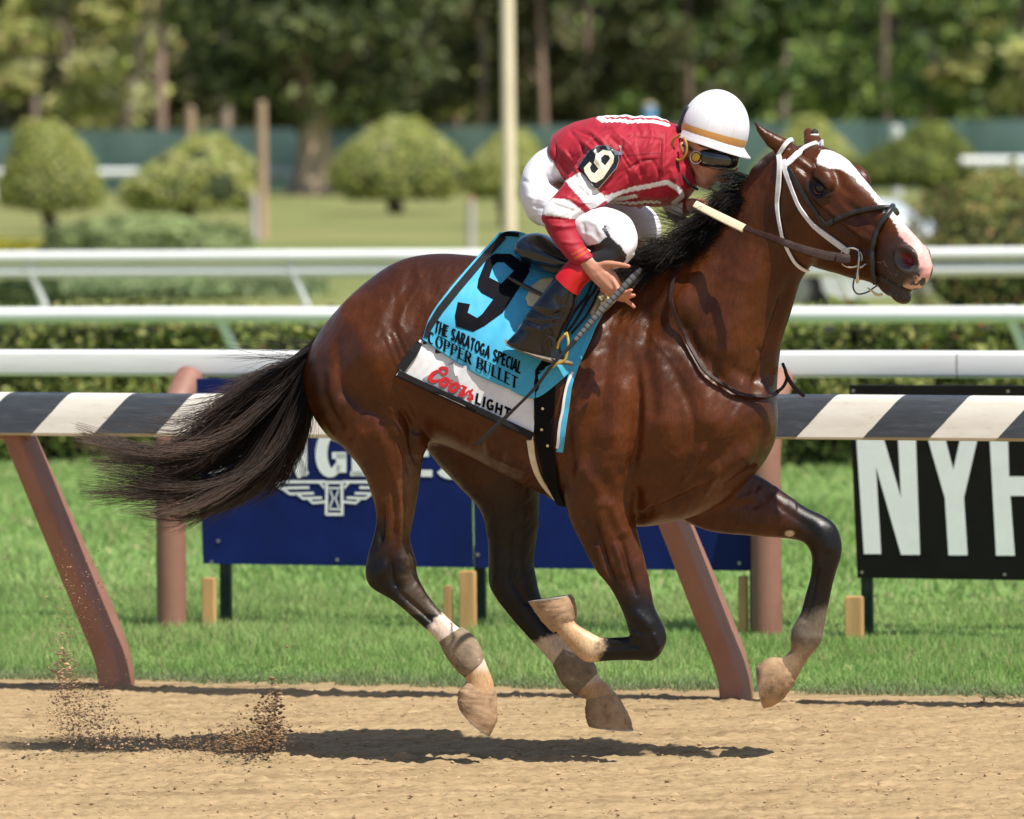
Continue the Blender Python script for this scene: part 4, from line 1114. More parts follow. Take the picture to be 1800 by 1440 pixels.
# --- muscle relief: (photo polyline, width px, height mm); near side only
STROKES = [
 ([(655, 640), (670, 690)], 48, 16), ([(598, 610), (597, 655), (606, 690), (638, 716), (668, 730)], 11, -6.5), ([(590, 640), (583, 690), (600, 725)], 16, 7),
 ([(735, 463), (737, 497), (712, 535), (702, 570), (716, 607)], 5, 2.0), ([(722, 470), (724, 500), (698, 535), (690, 570), (703, 612)], 13, -3.5), ([(756, 480), (758, 520), (731, 560), (722, 590)], 18, -3),
 ([(697, 585), (712, 622)], 3, -4), ([(706, 580), (720, 612)], 3, -3), ([(688, 592), (704, 634)], 3.5, -4), ([(680, 600), (696, 645)], 3.5, -3),
 ([(700, 668), (735, 690), (745, 715)], 3, -4), ([(695, 680), (726, 700), (741, 728)], 3, -3.5), ([(690, 692), (718, 712), (735, 742)], 3, -3), ([(705, 720), (728, 760)], 5, -5),
 ([(737, 770), (742, 785)], 13, 8), ([(715, 740), (722, 780), (731, 812)], 5, -7), ([(700, 765), (712, 805), (720, 835)], 6, -5), ([(690, 720), (700, 760)], 14, 7), ([(640, 760), (668, 830), (682, 880)], 14, -6),
 ([(668, 880), (671, 920), (668, 955)], 6, -11), ([(700, 850), (704, 900), (702, 950)], 5, 4), ([(690, 850), (694, 905), (692, 950)], 5, -4), ([(715, 860), (714, 920)], 5, -4),
 ([(705, 985), (708, 1015)], 9, 5), ([(685, 980), (690, 1015), (700, 1035)], 5, -6), ([(722, 980), (726, 990)], 8, 4), ([(700, 1040), (735, 1070), (765, 1098)], 4.5, -6), ([(676, 995), (664, 1010)], 9, 4),
 ([(1053, 560), (1046, 610), (1038, 670), (1036, 740)], 12, 4), ([(1072, 590), (1066, 660), (1062, 740)], 14, -4), ([(1028, 690), (1018, 780), (1020, 850)], 14, 6), ([(1118, 640), (1122, 720), (1117, 790), (1106, 838)], 10, -9),
 ([(1090, 690), (1085, 790)], 22, 9), ([(1150, 610), (1165, 680), (1172, 730)], 16, 5), ([(1135, 620), (1148, 690), (1150, 740)], 12, -4), ([(1165, 750), (1180, 800)], 30, 9),
 ([(1240, 778), (1222, 812), (1197, 848)], 6, 7), ([(1214, 806), (1207, 820)], 7, -2.5), ([(1262, 820), (1250, 845), (1240, 870)], 5, 5), ([(1127, 912), (1150, 897), (1185, 884), (1215, 868), (1246, 846)], 6, -10),
 ([(1215, 860), (1270, 820), (1320, 790)], 16, 8), ([(1270, 858), (1300, 836), (1332, 818)], 7, -6), ([(1120, 868), (1121, 910)], 9, -9), ([(1228, 740), (1300, 740)], 26, 6), ([(1340, 700), (1348, 760)], 18, 5),
 ([(1388, 500), (1365, 570), (1345, 640), (1322, 700)], 11, -13), ([(1330, 430), (1300, 540), (1262, 660)], 34, 9), ([(1290, 420), (1240, 520), (1205, 600)], 16, -6), ([(1335, 615), (1345, 622)], 5, -4), ([(1240, 470), (1190, 540), (1170, 600)], 18, 7),
 ([(1150, 545), (1180, 500)], 10, 4), ([(1140, 560), (1135, 600)], 8, -4), ([(1250, 620), (1262, 660), (1290, 700)], 8, -4), ([(1290, 650), (1335, 668), (1368, 655)], 9, -4),
 ([(1042, 905), (1055, 950), (1068, 995), (1085, 1035)], 5, -8), ([(1093, 950), (1104, 1000), (1118, 1045)], 5, -7), ([(1075, 890), (1095, 935)], 10, 7), ([(1050, 890), (1058, 930)], 11, 6), ([(1030, 905), (1046, 955)], 5, -4), ([(1080, 960), (1096, 1010)], 6, 4),
 ([(1120, 1080), (1140, 1100)], 9, 4), ([(1100, 1100), (1125, 1112)], 4, -5), ([(1150, 1118), (1158, 1135)], 6, 4), ([(1120, 1136), (1065, 1138)], 4, -5), ([(1128, 1100), (1120, 1135)], 4, -4),
 ([(860, 700), (870, 780)], 8, -3), ([(900, 790), (960, 830)], 12, 4), ([(760, 600), (800, 700)], 30, -6), ([(762, 520), (800, 500)], 30, 5), ([(780, 700), (840, 790)], 16, -4),
 ([(1437, 352), (1462, 376), (1492, 400), (1530, 425)], 5, 5), ([(1445, 365), (1475, 392), (1510, 418)], 5, -4), ([(1420, 380), (1432, 430)], 22, 5), ([(1480, 350), (1520, 385), (1545, 405)], 9, -4), ([(1500, 395), (1520, 410), (1540, 432)], 3, 3),
 ([(1490, 430), (1530, 440)], 10, -4), ([(1470, 300), (1480, 330), (1500, 345)], 8, -3), ([(1440, 305), (1455, 302), (1468, 310)], 4, 3.5), ([(1432, 340), (1447, 349), (1463, 346)], 3, -3), ([(1430, 347), (1446, 357), (1462, 352)], 3, 2.5),
 ([(1395, 285), (1415, 300)], 8, -4), ([(1420, 275), (1440, 290)], 8, 3), ([(1412, 296), (1428, 318)], 6, -3),
 ([(1130, 560), (1150, 600), (1185, 640), (1225, 690)], 3.2, 1.6), ([(1290, 560), (1300, 620), (1285, 680)], 3.2, 1.8), ([(860, 800), (900, 820), (950, 838), (985, 860)], 3.2, 2), ([(1150, 770), (1190, 800), (1210, 850)], 3.2, 1.8), ([(1225, 760), (1260, 770), (1300, 760)], 3.2, 1.6), ([(1070, 930), (1085, 970), (1100, 1010)], 3, 2), ([(655, 800), (680, 850), (690, 900)], 3, 1.8),
 ([(720, 700), (735, 740), (730, 780)], 3.2, 2), ([(1490, 405), (1512, 398), (1530, 405), (1548, 420)], 2.8, 1.6), ([(1500, 415), (1525, 428)], 2.6, 1.5), ([(1470, 350), (1490, 372), (1515, 385)], 3, 1.6), ([(1060, 690), (1075, 730), (1062, 790), (1075, 850)], 20, 5), ([(1030, 830), (1060, 880)], 12, 4), ([(1090, 830), (1100, 880)], 9, -4),
 ([(600, 560), (640, 590), (660, 640)], 20, 5), ([(570, 640), (572, 690), (590, 740), (620, 790)], 10, -5), ([(620, 740), (650, 790), (672, 850)], 12, 5), ([(660, 720), (690, 780), (700, 840)], 9, -4), ([(1200, 620), (1240, 700), (1250, 760)], 16, 4), ([(1180, 640), (1215, 720), (1225, 770)], 8, -4), ([(1310, 720), (1290, 780), (1250, 815)], 9, -4),
 ([(1180, 750), (1195, 790)], 42, 9), ([(1245, 730), (1262, 760)], 38, 8), ([(1192, 556), (1215, 600), (1248, 648), (1305, 694)], 13, -6), ([(1075, 770), (1070, 820)], 32, 9), ([(1002, 690), (1000, 760), (1006, 850)], 12, -6), ([(1300, 800), (1270, 826)], 26, 8), ([(1335, 760), (1345, 790)], 14, -4),
 ([(680, 770), (690, 810)], 30, 7), ([(640, 555), (660, 590)], 52, 7), ([(770, 560), (790, 640), (800, 700)], 32, -8), ([(880, 690), (890, 760)], 50, 6), ([(1118, 640), (1122, 720), (1117, 790), (1106, 838)], 9, -3), ([(1045, 850), (1060, 900)], 14, 5), ([(1330, 470), (1300, 560), (1270, 640)], 26, 6), ([(1255, 470), (1215, 540)], 24, 6), ([(1370, 330), (1340, 400), (1310, 470)], 16, -4)]
FARSTROKES = [([(1250, 905), (1290, 888), (1330, 888)], 8, -5), ([(1300, 920), (1350, 925)], 9, 5), ([(1340, 870), (1390, 905), (1420, 925)], 6, -4), ([(1440, 930), (1455, 960)], 11, 4), ([(1436, 1000), (1428, 1050), (1415, 1090)], 4.5, -6), ([(1452, 975), (1446, 990)], 5, -3), ([(1440, 1120), (1410, 1120)], 8, 3),
              ([(905, 940), (900, 1020), (925, 1060)], 6, -7), ([(930, 1060), (985, 1130)], 4.5, -5), ([(1385, 850), (1340, 862), (1300, 880)], 6, 3)]
V = getV(hb); N = getN(hb); px, py = pixels(V)
tc = np.array([0, 0, CAMH]) - V; tc /= np.linalg.norm(tc, axis=1)[:, None]
face = sstep(.0, .35, (N * tc).sum(1))
dm = D0 - math.tan(PSI) * (px - 950) / 500
off = V[:, 1] - dm
near = (off < .0).astype(float)
disp = np.zeros(len(V))
for pts, w, a in STROKES:
    xs = [p[0] for p in pts]; ys = [p[1] for p in pts]; m = 3 * w
    i = np.where((px > min(xs) - m) & (px < max(xs) + m) & (py > min(ys) - m) & (py < max(ys) + m) & ((near > 0) | (px > 1330)))[0]
    d, t = polydist(px[i], py[i], pts)
    tap = np.minimum(1, .35 + 4 * np.minimum(t, 1 - t)) if len(pts) > 2 else 1
    disp[i] += (1.75 * a if w > 4 else .8 * a) / 1000 * np.exp(-(d / w) ** 2) * tap * face[i]
for pts, w, a in FARSTROKES:
    i = np.where((off > .03) & (np.abs(px - np.mean([p[0] for p in pts])) < 150) & (np.abs(py - np.mean([p[1] for p in pts])) < 150))[0]
    d, t = polydist(px[i], py[i], pts)
    disp[i] += a / 1000 * np.exp(-(d / w) ** 2) * face[i]
# faint ribs and soft unevenness of the hide
disp += np.where((px > 760) & (px < 1000) & (py > 560) & (py < 860) & (near > 0), .0007 * np.sin((px + .25 * py) / 34 * 2 * math.pi) * sstep(760, 820, px) * sstep(1000, 960, px), 0) * face
disp += face * (.0024 * fbm((px + .5 * py) / 34, (py - .3 * px) / 58, 3, 61) + .0011 * fbm((px + .4 * py) / 9, py / 19, 2, 71)) * sstep(1120, 1000, py) * (px < 1400)
# nostril, mouth line and eye socket
L3 = (np.array(HM.transposed()) @ ((V - np.array(HO)) / HS).T).T      # head coordinates
hs, hl, hn = L3[:, 0], L3[:, 1], L3[:, 2]
ishead = (px > 1370) & (py < 560)
for sd in (-1, 1):
    sideok = ishead & (hl * sd > .008)
    e1 = ((hs - .558 - .25 * (hn + .06)) / .034) ** 2 + ((hn + .060 + .12 * (hs - .558)) / .0245) ** 2
    disp -= np.where(sideok, .036 * np.exp(-e1 ** 2 * .8), 0)
    disp += np.where(sideok, .0035 * np.exp(-((np.sqrt(e1) - 1.35) / .3) ** 2), 0)
    e2 = ((hs - .165) / .03) ** 2 + ((hn + .055) / .022) ** 2
    disp -= np.where(sideok, .010 * np.exp(-e2 ** 2), 0)
    disp += np.where(sideok, .005 * np.exp(-((np.sqrt(e2) - 1.35) / .3) ** 2), 0)
ml = -.1646 + .13 * (hs - .518)
disp -= np.where(ishead & (hs > .46), .007 * np.exp(-((hn - ml) / .005) ** 2) * sstep(.46, .49, hs), 0)
V += N * disp[:, None]
setV(hb, V); smooth_mesh(hb, 1, None, .35)
V = getV(hb)
# --- coat colours, with some shade painted in
def lump(px, py, sc, seed=0.0):
    return vnoise(px * sc * 1.3, py * sc * 1.3, seed)
rag = lump(px, py, .05) * 10 + lump(px, py, .22, 3) * 6
C = np.tile(np.array([.068, .0185, .0040]), (len(V), 1))
C *= (1 + .30 * lump(px, py, .014, 5) + .15 * lump(px, py, .05, 6))[:, None]
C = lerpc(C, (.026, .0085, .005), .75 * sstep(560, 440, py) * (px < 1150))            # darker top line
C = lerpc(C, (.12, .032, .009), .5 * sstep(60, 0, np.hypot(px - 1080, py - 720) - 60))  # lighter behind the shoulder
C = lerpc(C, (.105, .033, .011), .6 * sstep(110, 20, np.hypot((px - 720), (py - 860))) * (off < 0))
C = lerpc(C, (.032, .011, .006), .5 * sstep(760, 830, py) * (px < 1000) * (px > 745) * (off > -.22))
BLK, DIRT, SOCK = (.0065, .0055, .0055), (.47, .29, .15), (.62, .50, .42)
nh = (px < np.where(py < 1000, 762, 890)) & (py > 800) & (off < -.04)
C = lerpc(C, BLK, np.where(nh, np.maximum(sstep(915, 1000, py + rag), .9 * sstep(0, 14, 680 - px + rag * .4) * sstep(905, 945, py)), 0))
al = (px - 700) * .78 + (py - 1040) * .62
C = lerpc(C, (.15, .10, .06), np.where(nh & (py < 1080), .35 * sstep(695, 725, px + rag), 0))
C = lerpc(C, SOCK, np.where(nh, sstep(78, 86, al + rag * .5 - .12 * (py - 1090)), 0))
C = lerpc(C, DIRT, np.where(nh, sstep(1165, 1190, py), 0))
fh = (px > 740) & (px < 1140) & (py > 790) & (off > .04) & ~((px > 1150))
fh &= (px < 1120) | (py > 1180)
C = lerpc(C, (.030, .012, .007), np.where((off > .06) & (px > 740) & (px < 960) & (py > 740), .75 * sstep(740, 820, py), 0))  # shade on the far upper hind leg painted into the coat
C = lerpc(C, BLK, np.where(fh, sstep(840, 930, py + rag), 0))
C = lerpc(C, (.60, .46, .34), np.where(fh, sstep(1112, 1124, py + rag * .6 + (px - 975) * .35), 0))
C = lerpc(C, (.44, .27, .14), np.where(fh, sstep(1195, 1215, py + .3 * (px - 1030)), 0))
nf = (px > 900) & (px < 1190) & (py > 930) & (off < -.04)
C = lerpc(C, BLK, np.where(nf, sstep(985, 1075, py + rag), 0))
C = lerpc(C, (.62, .44, .27), np.where(nf & (py > 1060), sstep(1066, 1046, px + rag * .8 + .25 * (py - 1140)), 0))
C = lerpc(C, DIRT, np.where(nf & (py > 1060), .8 * sstep(1040, 1015, px), 0))
ff = (px > 1190) & (py > 800) & (off > -.02)
C = lerpc(C, BLK, np.where(ff, np.maximum(sstep(1325, 1420, px + rag + .5 * (890 - py)), sstep(960, 990, py)), 0))
C = lerpc(C, (.17, .135, .10), np.where(ff, .8 * sstep(1060, 1100, py + rag + .3 * (px - 1420)), 0))
C = lerpc(C, (.26, .18, .11), np.where(ff, sstep(1120, 1145, py + rag), 0))
C = lerpc(C, (.55, .45, .3), np.where(ff, sstep(7, 4, np.hypot((px - 1388) * .7, py - 938)), 0))
# head markings
bz = [(-.01, .095), (.035, .11)]
cen = np.interp(hs, [.06, .10, .16, .22, .30, .40, .48, .55, .62], [-.02, -.022, -.012, -.002, .002, .002, -.002, -.005, -.005])
wid = np.interp(hs, [.055, .075, .10, .13, .17, .21, .28, .36, .42, .47, .52, .57, .60, .63], [0, .026, .038, .038, .025, .0155, .0135, .016, .0195, .024, .027, .027, .023, .016])
hr = rag * .00035
mk = np.where(ishead & (hn > -.11) & (hs > .04), sstep(.002, -.002, np.abs(hl - cen) - wid + hr), 0)
greym = np.where(ishead, sstep(.44, .52, hs + hr * 3) , 0)
C = lerpc(C, (.045, .034, .032), .85 * greym)
C = lerpc(C, (.055, .05, .05), np.where(ishead & (hs > .5), sstep(.035, .02, np.hypot(hs - .56, hn + .08)), 0) * .7)
C = lerpc(C, (.03, .017, .013), .6 * np.where(ishead, sstep(.065, .03, np.hypot(hs - .17, hn + .065)), 0))
C = lerpc(C, (.10, .035, .02), .0 * greym)
pink = np.where(ishead, sstep(.40, .50, hs), 0)[:, None]
WH = np.array([.80, .76, .74]) * (1 - pink) + np.array([.74, .40, .37]) * pink
C = C * (1 - mk[:, None]) + WH * mk[:, None]
lip = np.where(ishead & (hs > .575) & (hn < -.085) & (hn > ml + .003), sstep(.040, .028, np.abs(hl + .0) + hr), 0)
C = lerpc(C, (.70, .47, .37), lip * .9)
C = lerpc(C, (.05, .04, .035), lip * (lump(px, py, .16, 9) > .28))
for sd in (-1, 1):
    e1 = ((hs - .558 - .25 * (hn + .06)) / .034) ** 2 + ((hn + .060 + .12 * (hs - .558)) / .0245) ** 2
    C = lerpc(C, (.16, .018, .022), np.where(ishead & (hl * sd > .004), sstep(1.05, .8, e1), 0))
    C = lerpc(C, (.075, .068, .068), np.where(ishead & (hl * sd > .006) & (e1 > 1), .9 * sstep(3.2, 2.0, e1) * sstep(-.05, -.065, hn), 0))
    e2 = ((hs - .165) / .03) ** 2 + ((hn + .055) / .022) ** 2
    C = lerpc(C, (.012, .009, .008), np.where(ishead & (hl * sd > .02), sstep(2.1, 1.2, e2), 0))
C = lerpc(C, (.012, .009, .009), np.where(ishead & (hs > .46), np.exp(-((hn - ml) / .0045) ** 2), 0))
C = lerpc(C, (.03, .015, .01), np.where((py < 232) & (px < 1345), sstep(226, 214, py), 0))
C = np.clip(C * (1 + .10 * lump(px, py, .4, 12))[:, None], .003, .9)
# dried mud flecks on chest and dust on the gaskin
fl = lump(px, py, .45, 21)
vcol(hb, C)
t = NT('bay coat'); co = t.coords((1, 1, 1))
hair = t.noise(150, 5, .75, t.coords((1, 1, .3)))
k = t.ramp(hair, [(.25, (.68, .68, .68)), (.75, (1.36, 1.34, 1.3))])
t.set(Base_Color=t.mix(1.0, t.attr(), k, 'MULTIPLY'))
rr = t.ramp(t.noise(9, 4, .6, co), [(.3, (.27,) * 3), (.7, (.40,) * 3)]); t.lk(rr, t.b.inputs['Roughness'])
t.b.inputs['Specular IOR Level'].default_value = .30
t.bump(t.mix(.35, hair, t.noise(60, 4, .6, co)), .3, .005)
M_COAT = t.m
horse = thing('racehorse', 'bay racehorse with a white blaze galloping along the dirt track', 'horse')
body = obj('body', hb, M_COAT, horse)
body_bvh = BVHTree.FromPolygons([Vector(v) for v in V], [tuple(p.vertices) for p in hb.polygons])
# ------------------------------------------------------------------ horse: hooves, wraps, eyes, hair
def hit(px, py, bvh=None):
    d = (P(px, py, 10) - CAM).normalized()
    loc, nrm, i, dist = (bvh or body_bvh).ray_cast(CAM, d)
    return loc, nrm
def loft_obj(name, st, mat, parent, n=24, k=4, e=1.0, relief=None):
    V, F = edge_loft(st, n, k, e)
    if relief:
        V = [Vector(v) * 1 for v in V]
    me = mesh(name, V, F); bm = bmesh.new(); bm.from_mesh(me); bmesh.ops.recalc_face_normals(bm, faces=bm.faces); bm.to_mesh(me); bm.free(); sharp_by_angle(me, 50)
    return obj(name, me, mat, parent)
t = NT('dusty hoof'); co = t.coords()
t.set(Base_Color=t.ramp(t.noise(22, 5, .65, co), [(.28, (.13, .085, .05)), (.48, (.34, .215, .12)), (.75, (.47, .31, .18))]), Roughness=.8)
t.bump(t.noise(90, 4, .6, t.coords((1, 1, 3))), .35, .004); M_HOOF = t.m
M_SHOE = plain('worn horseshoe', (.36, .30, .24), .5, .3, 40, metallic=.5)
HOOVES = [[(818, 1200, 866, 1202, -.17, .028), (811, 1209, 871, 1212, -.17, .038), (806, 1216, 873, 1224, -.17, .046), (805, 1224, 874, 1248, -.17, .050), (804, 1233, 873, 1269, -.17, .053), (806, 1241, 863, 1290, -.17, .053)],
          [(1036, 1226, 1074, 1212, .17, .028), (1030, 1234, 1085, 1222, .17, .040), (1028, 1250, 1098, 1242, .17, .049), (1030, 1264, 1108, 1264, .17, .052), (1034, 1275, 1113, 1281, .17, .053)],
          [(1012, 1094, 972, 1112, -.155, .030), (1014, 1084, 960, 1101, -.155, .039), (1014, 1070, 947, 1086, -.155, .047), (1011, 1057, 937, 1072, -.155, .051), (1006, 1047, 930, 1060, -.155, .052)],
          [(1388, 1160, 1397, 1198, .15, .030), (1376, 1157, 1390, 1211, .15, .040), (1358, 1155, 1376, 1230, .15, .048), (1344, 1160, 1358, 1241, .15, .051), (1333, 1168, 1346, 1245, .15, .052)]]
for st in HOOVES:
    h = loft_obj('hoof', st, M_HOOF, horse, 36, 7)
    Vh = getV(h.data); Nh = getN(h.data); Vh += Nh * (.0016 * fbm(Vh[:, 0] * 60 + Vh[:, 1] * 40, Vh[:, 2] * 110, 3, 6))[:, None]; setV(h.data, Vh)
    a, b = st[-1], st[-2]
    f = lambda q: tuple(a[i] + (a[i] - b[i]) * q for i in range(4)) + (a[4], a[5] * (1 + .02))
    loft_obj('horseshoe', [f(.0), f(.12), f(.2)], M_SHOE, h, 28, 2)
t = NT('muddy leg wrap'); co = t.coords()
t.set(Base_Color=t.ramp(t.noise(13, 5, .7, t.coords((1, 1, 1.6))), [(.30, (.035, .033, .032)), (.42, (.17, .125, .08)), (.62, (.27, .20, .125)), (.72, (.52, .50, .46))]), Roughness=.75)
t.bump(t.noise(45, 4, .6, co), .4, .006); M_WRAP = t.m
def wrap(st, parent):
    V, F = edge_loft(st, 28, 8)
    w = loft_obj('leg_wrap', [(s[0], s[1], s[2], s[3], s[4], s[5]) for s in st], M_WRAP, parent, 28, 6)
    return w
wrap([(771, 1130, 812, 1102, -.17, .034), (775, 1136, 818, 1106, -.17, .037), (779, 1146, 835, 1120, -.17, .042), (790, 1163, 849, 1146, -.17, .044), (806, 1182, 851, 1158, -.17, .041), (817, 1191, 851, 1163, -.17, .037), (819, 1191, 850, 1166, -.17, .032)], horse)
wrap([(972, 1170, 999, 1133, .17, .034), (975, 1177, 1006, 1138, .17, .037), (982, 1192, 1030, 1150, .17, .041), (990, 1204, 1045, 1166, .17, .043), (1006, 1219, 1049, 1178, .17, .040), (1014, 1223, 1050, 1185, .17, .036)], horse)
# eyes
M_EYE = plain('horse eye', (.012, .006, .004), .06, .4, 90)
M_LID = plain('eye rim', (.16, .025, .022), .3, .2, 90)
for sd in (-1, 1):
    c = HP(.166, sd * .083, -.054)
    V, F = ico(c, .0215, (1, 1, 1), 3); mb = MB(); mb.add(V, F); e_ = mb.build('eye', M_EYE, horse)
    tt_ = [HP(.166 + .019 * math.cos(a), sd * (.0985 - .004 * abs(math.cos(a))), -.056 + .0165 * math.sin(a)) for a in np.linspace(math.radians(205), math.radians(335), 9)]
    mb = MB(); mb.tube(tt_, [.0012, .002, .0028, .003, .003, .0028, .0024, .002, .001], 6); mb.build('lower_lid', M_LID, e_)
# hair
def hair_mat(name, rough=.42):
    t = NT(name); t.set(Base_Color=t.attr(), Roughness=rough); t.b.inputs['Specular IOR Level'].default_value = .3; t.b.inputs['Anisotropic'].default_value = .5; return t.m
M_HAIR = hair_mat('black horse hair')
def strands(curves, radii, cols, tips, name, parent, mat=M_HAIR, seg=14):
    """curves (n,seg,3) arrays -> three-sided tapering tubes in one mesh"""
    n = len(curves); Cv = np.asarray(curves)
    T = np.gradient(Cv, axis=1); T /= np.linalg.norm(T, axis=2)[..., None] + 1e-9
    up = np.array([.3, -1, .5]); A = np.cross(T, up[None, None]); A /= np.linalg.norm(A, axis=2)[..., None] + 1e-9; B = np.cross(T, A)
    u = np.linspace(0, 1, seg); tap = np.interp(u, [0, .1, .6, 1], [.7, 1, .9, .32])
    R = np.asarray(radii)[:, None] * tap[None]
    V = np.stack([Cv + (A * math.cos(a) + B * math.sin(a)) * R[..., None] for a in (0, 2.094, 4.189)], 2)      # n,seg,3,3
    base = (np.arange(n) * seg * 3)[:, None, None] + (np.arange(seg - 1) * 3)[None, :, None] + np.arange(3)[None, None]
    nxt = (np.arange(n) * seg * 3)[:, None, None] + (np.arange(seg - 1) * 3)[None, :, None] + ((np.arange(3) + 1) % 3)[None, None]
    Q = np.stack([base, nxt, nxt + 3, base + 3], -1).reshape(-1, 4)
    C = np.asarray(cols)[:, None] * (1 - u[None, :, None] ** 2) + np.asarray(tips)[:, None] * u[None, :, None] ** 2
    me = fastmesh(name, V.reshape(-1, 3), Q, True); vcol(me, np.repeat(C.reshape(-1, 3), 3, 0))
    return obj(name, me, mat, parent)
def along_guides(G_, s, seg):
    """blend neighbouring guide polylines (px) at fraction s -> seg px points"""
    i = min(int(s * (len(G_) - 1)), len(G_) - 2); f = s * (len(G_) - 1) - i
    return G_[i] * (1 - f) + G_[i + 1] * f
TG = [[(556, 598), (520, 632), (470, 655), (425, 668), (380, 690), (345, 715), (315, 748), (295, 770)],
      [(552, 606), (505, 645), (450, 685), (400, 720), (345, 765), (290, 792), (215, 785), (148, 768)],
      [(552, 612), (500, 665), (450, 715), (405, 760), (350, 800), (280, 815), (205, 795), (150, 772)],
      [(550, 620), (502, 690), (460, 745), (415, 795), (350, 828), (275, 830), (200, 812), (140, 790)],
      [(549, 628), (508, 705), (470, 765), (425, 815), (360, 845), (280, 855), (205, 852), (138, 853)],
      [(548, 638), (515, 715), (485, 775), (440, 828), (375, 862), (310, 882), (240, 893), (185, 893)],
      [(547, 650), (525, 725), (500, 785), (460, 835), (410, 866), (355, 888), (300, 903), (245, 906)],
      [(546, 665), (532, 725), (515, 775), (488, 822), (450, 850), (405, 870), (370, 880), (335, 892)],
      [(547, 680), (542, 715), (536, 750), (528, 785), (515, 812), (498, 832), (480, 845), (465, 850)]]
SEG = 16
TG = [resample([(x, y) for x, y in g], SEG) for g in TG]
r = np.random.default_rng(5); curves, rad, cols, tips = [], [], [], []
NC = 46
clumps = []
for j in range(NC):
    cs_ = np.clip((j + r.uniform(-.4, .4)) / (NC - 1), 0, .999)
    clumps.append((cs_, np.clip(r.normal(.82, .2), .36, 1.1), r.normal(0, 1, 4), r.uniform(0, 6.28, 3), r.normal(0, .05), r.uniform(.5, 1.4)))
for j in range(4100):
    cs_, cl_, cam_, cph, cdep, ctone = clumps[int(r.integers(0, NC))]
    s = np.clip(cs_ + r.normal(0, .024), 0, .999)
    g = along_guides(TG, s, SEG).copy()
    L = np.clip(cl_ * r.normal(.93, .12), .3, 1.12)
    u = np.linspace(0, min(L, 1.0), SEG) * (SEG - 1); gi = np.stack([np.interp(u, np.arange(SEG), g[:, c]) for c in (0, 1)], 1)
    w = np.linspace(0, 1, SEG); am = r.normal(0, 1, 2); ph = r.uniform(0, 6.28, 2)
    loose = 2.2 if r.random() < .12 else 1.0
    gi[:, 0] += w ** 1.2 * (cam_[0] * 13 + am[0] * 3.5 * loose) + 5 * w * np.sin(w * 6 + cph[0])
    gi[:, 1] += w ** 1.2 * (cam_[1] * 17 + am[1] * 4.0 * loose) + (13 * np.sin(w * 4.5 + cph[1]) + 6 * np.sin(w * 10 + cph[2])) * w + 1.6 * loose * np.sin(w * 15 + ph[0]) * w
    dep = dmid(550) + r.normal(0, .03) + w * (cdep * 2 + r.normal(0, .02)) - .02
    root = np.array([r.normal(0, 2), r.normal(0, 3)]); gi += root * (1 - w)[:, None]
    curves.append([P(x, y, d) for (x, y), d in zip(gi, np.broadcast_to(dep, (SEG,)))])
    rad.append(r.uniform(.0007, .0014)); b = r.uniform(.6, 1.3)
    cols.append(np.array([.010, .0075, .0065]) * b); tips.append(np.array([.115, .074, .055]) * r.uniform(.35, 1.1) * ctone)
for j in range(90):      # stray hairs above and below
    lo = j % 2
    x0, y0 = (r.uniform(470, 556), 0) if lo else (r.uniform(500, 555), 0)
    y0 = np.interp(x0, [470, 556], [655, 598]) if not lo else np.interp(x0, [500, 555], [720, 690])
    ln = r.uniform(60, 160); a = r.uniform(2.9, 3.5) if not lo else r.uniform(1.5, 2.2)
    w = np.linspace(0, 1, SEG); cu = r.normal(0, .6)
    xs = x0 + ln * w * math.cos(a) + 10 * np.sin(w * r.uniform(2, 7)) * w; ys = y0 + (ln * w * math.sin(a) if lo else -ln * w * abs(math.sin(a)) * .6) + 18 * cu * w ** 2
    d = dmid(550) + r.normal(0, .03); curves.append([P(x, y, d - .03 * q) for x, y, q in zip(xs, ys, w)]); rad.append(.0006); cols.append([.012, .009, .008]); tips.append([.03, .02, .017])
strands(curves, rad, cols, tips, 'tail', horse, seg=SEG)
# dock (fleshy root of the tail)
loft_obj('tail_root', [(575, 585, 575, 640, 0, .05), (556, 596, 553, 650, 0, .05), (535, 618, 538, 655, 0, .04), (512, 642, 520, 668, -.01, .025), (492, 662, 498, 676, -.01, .012)], plain('dark tail root', (.012, .009, .008), .6, .3, 60), horse)
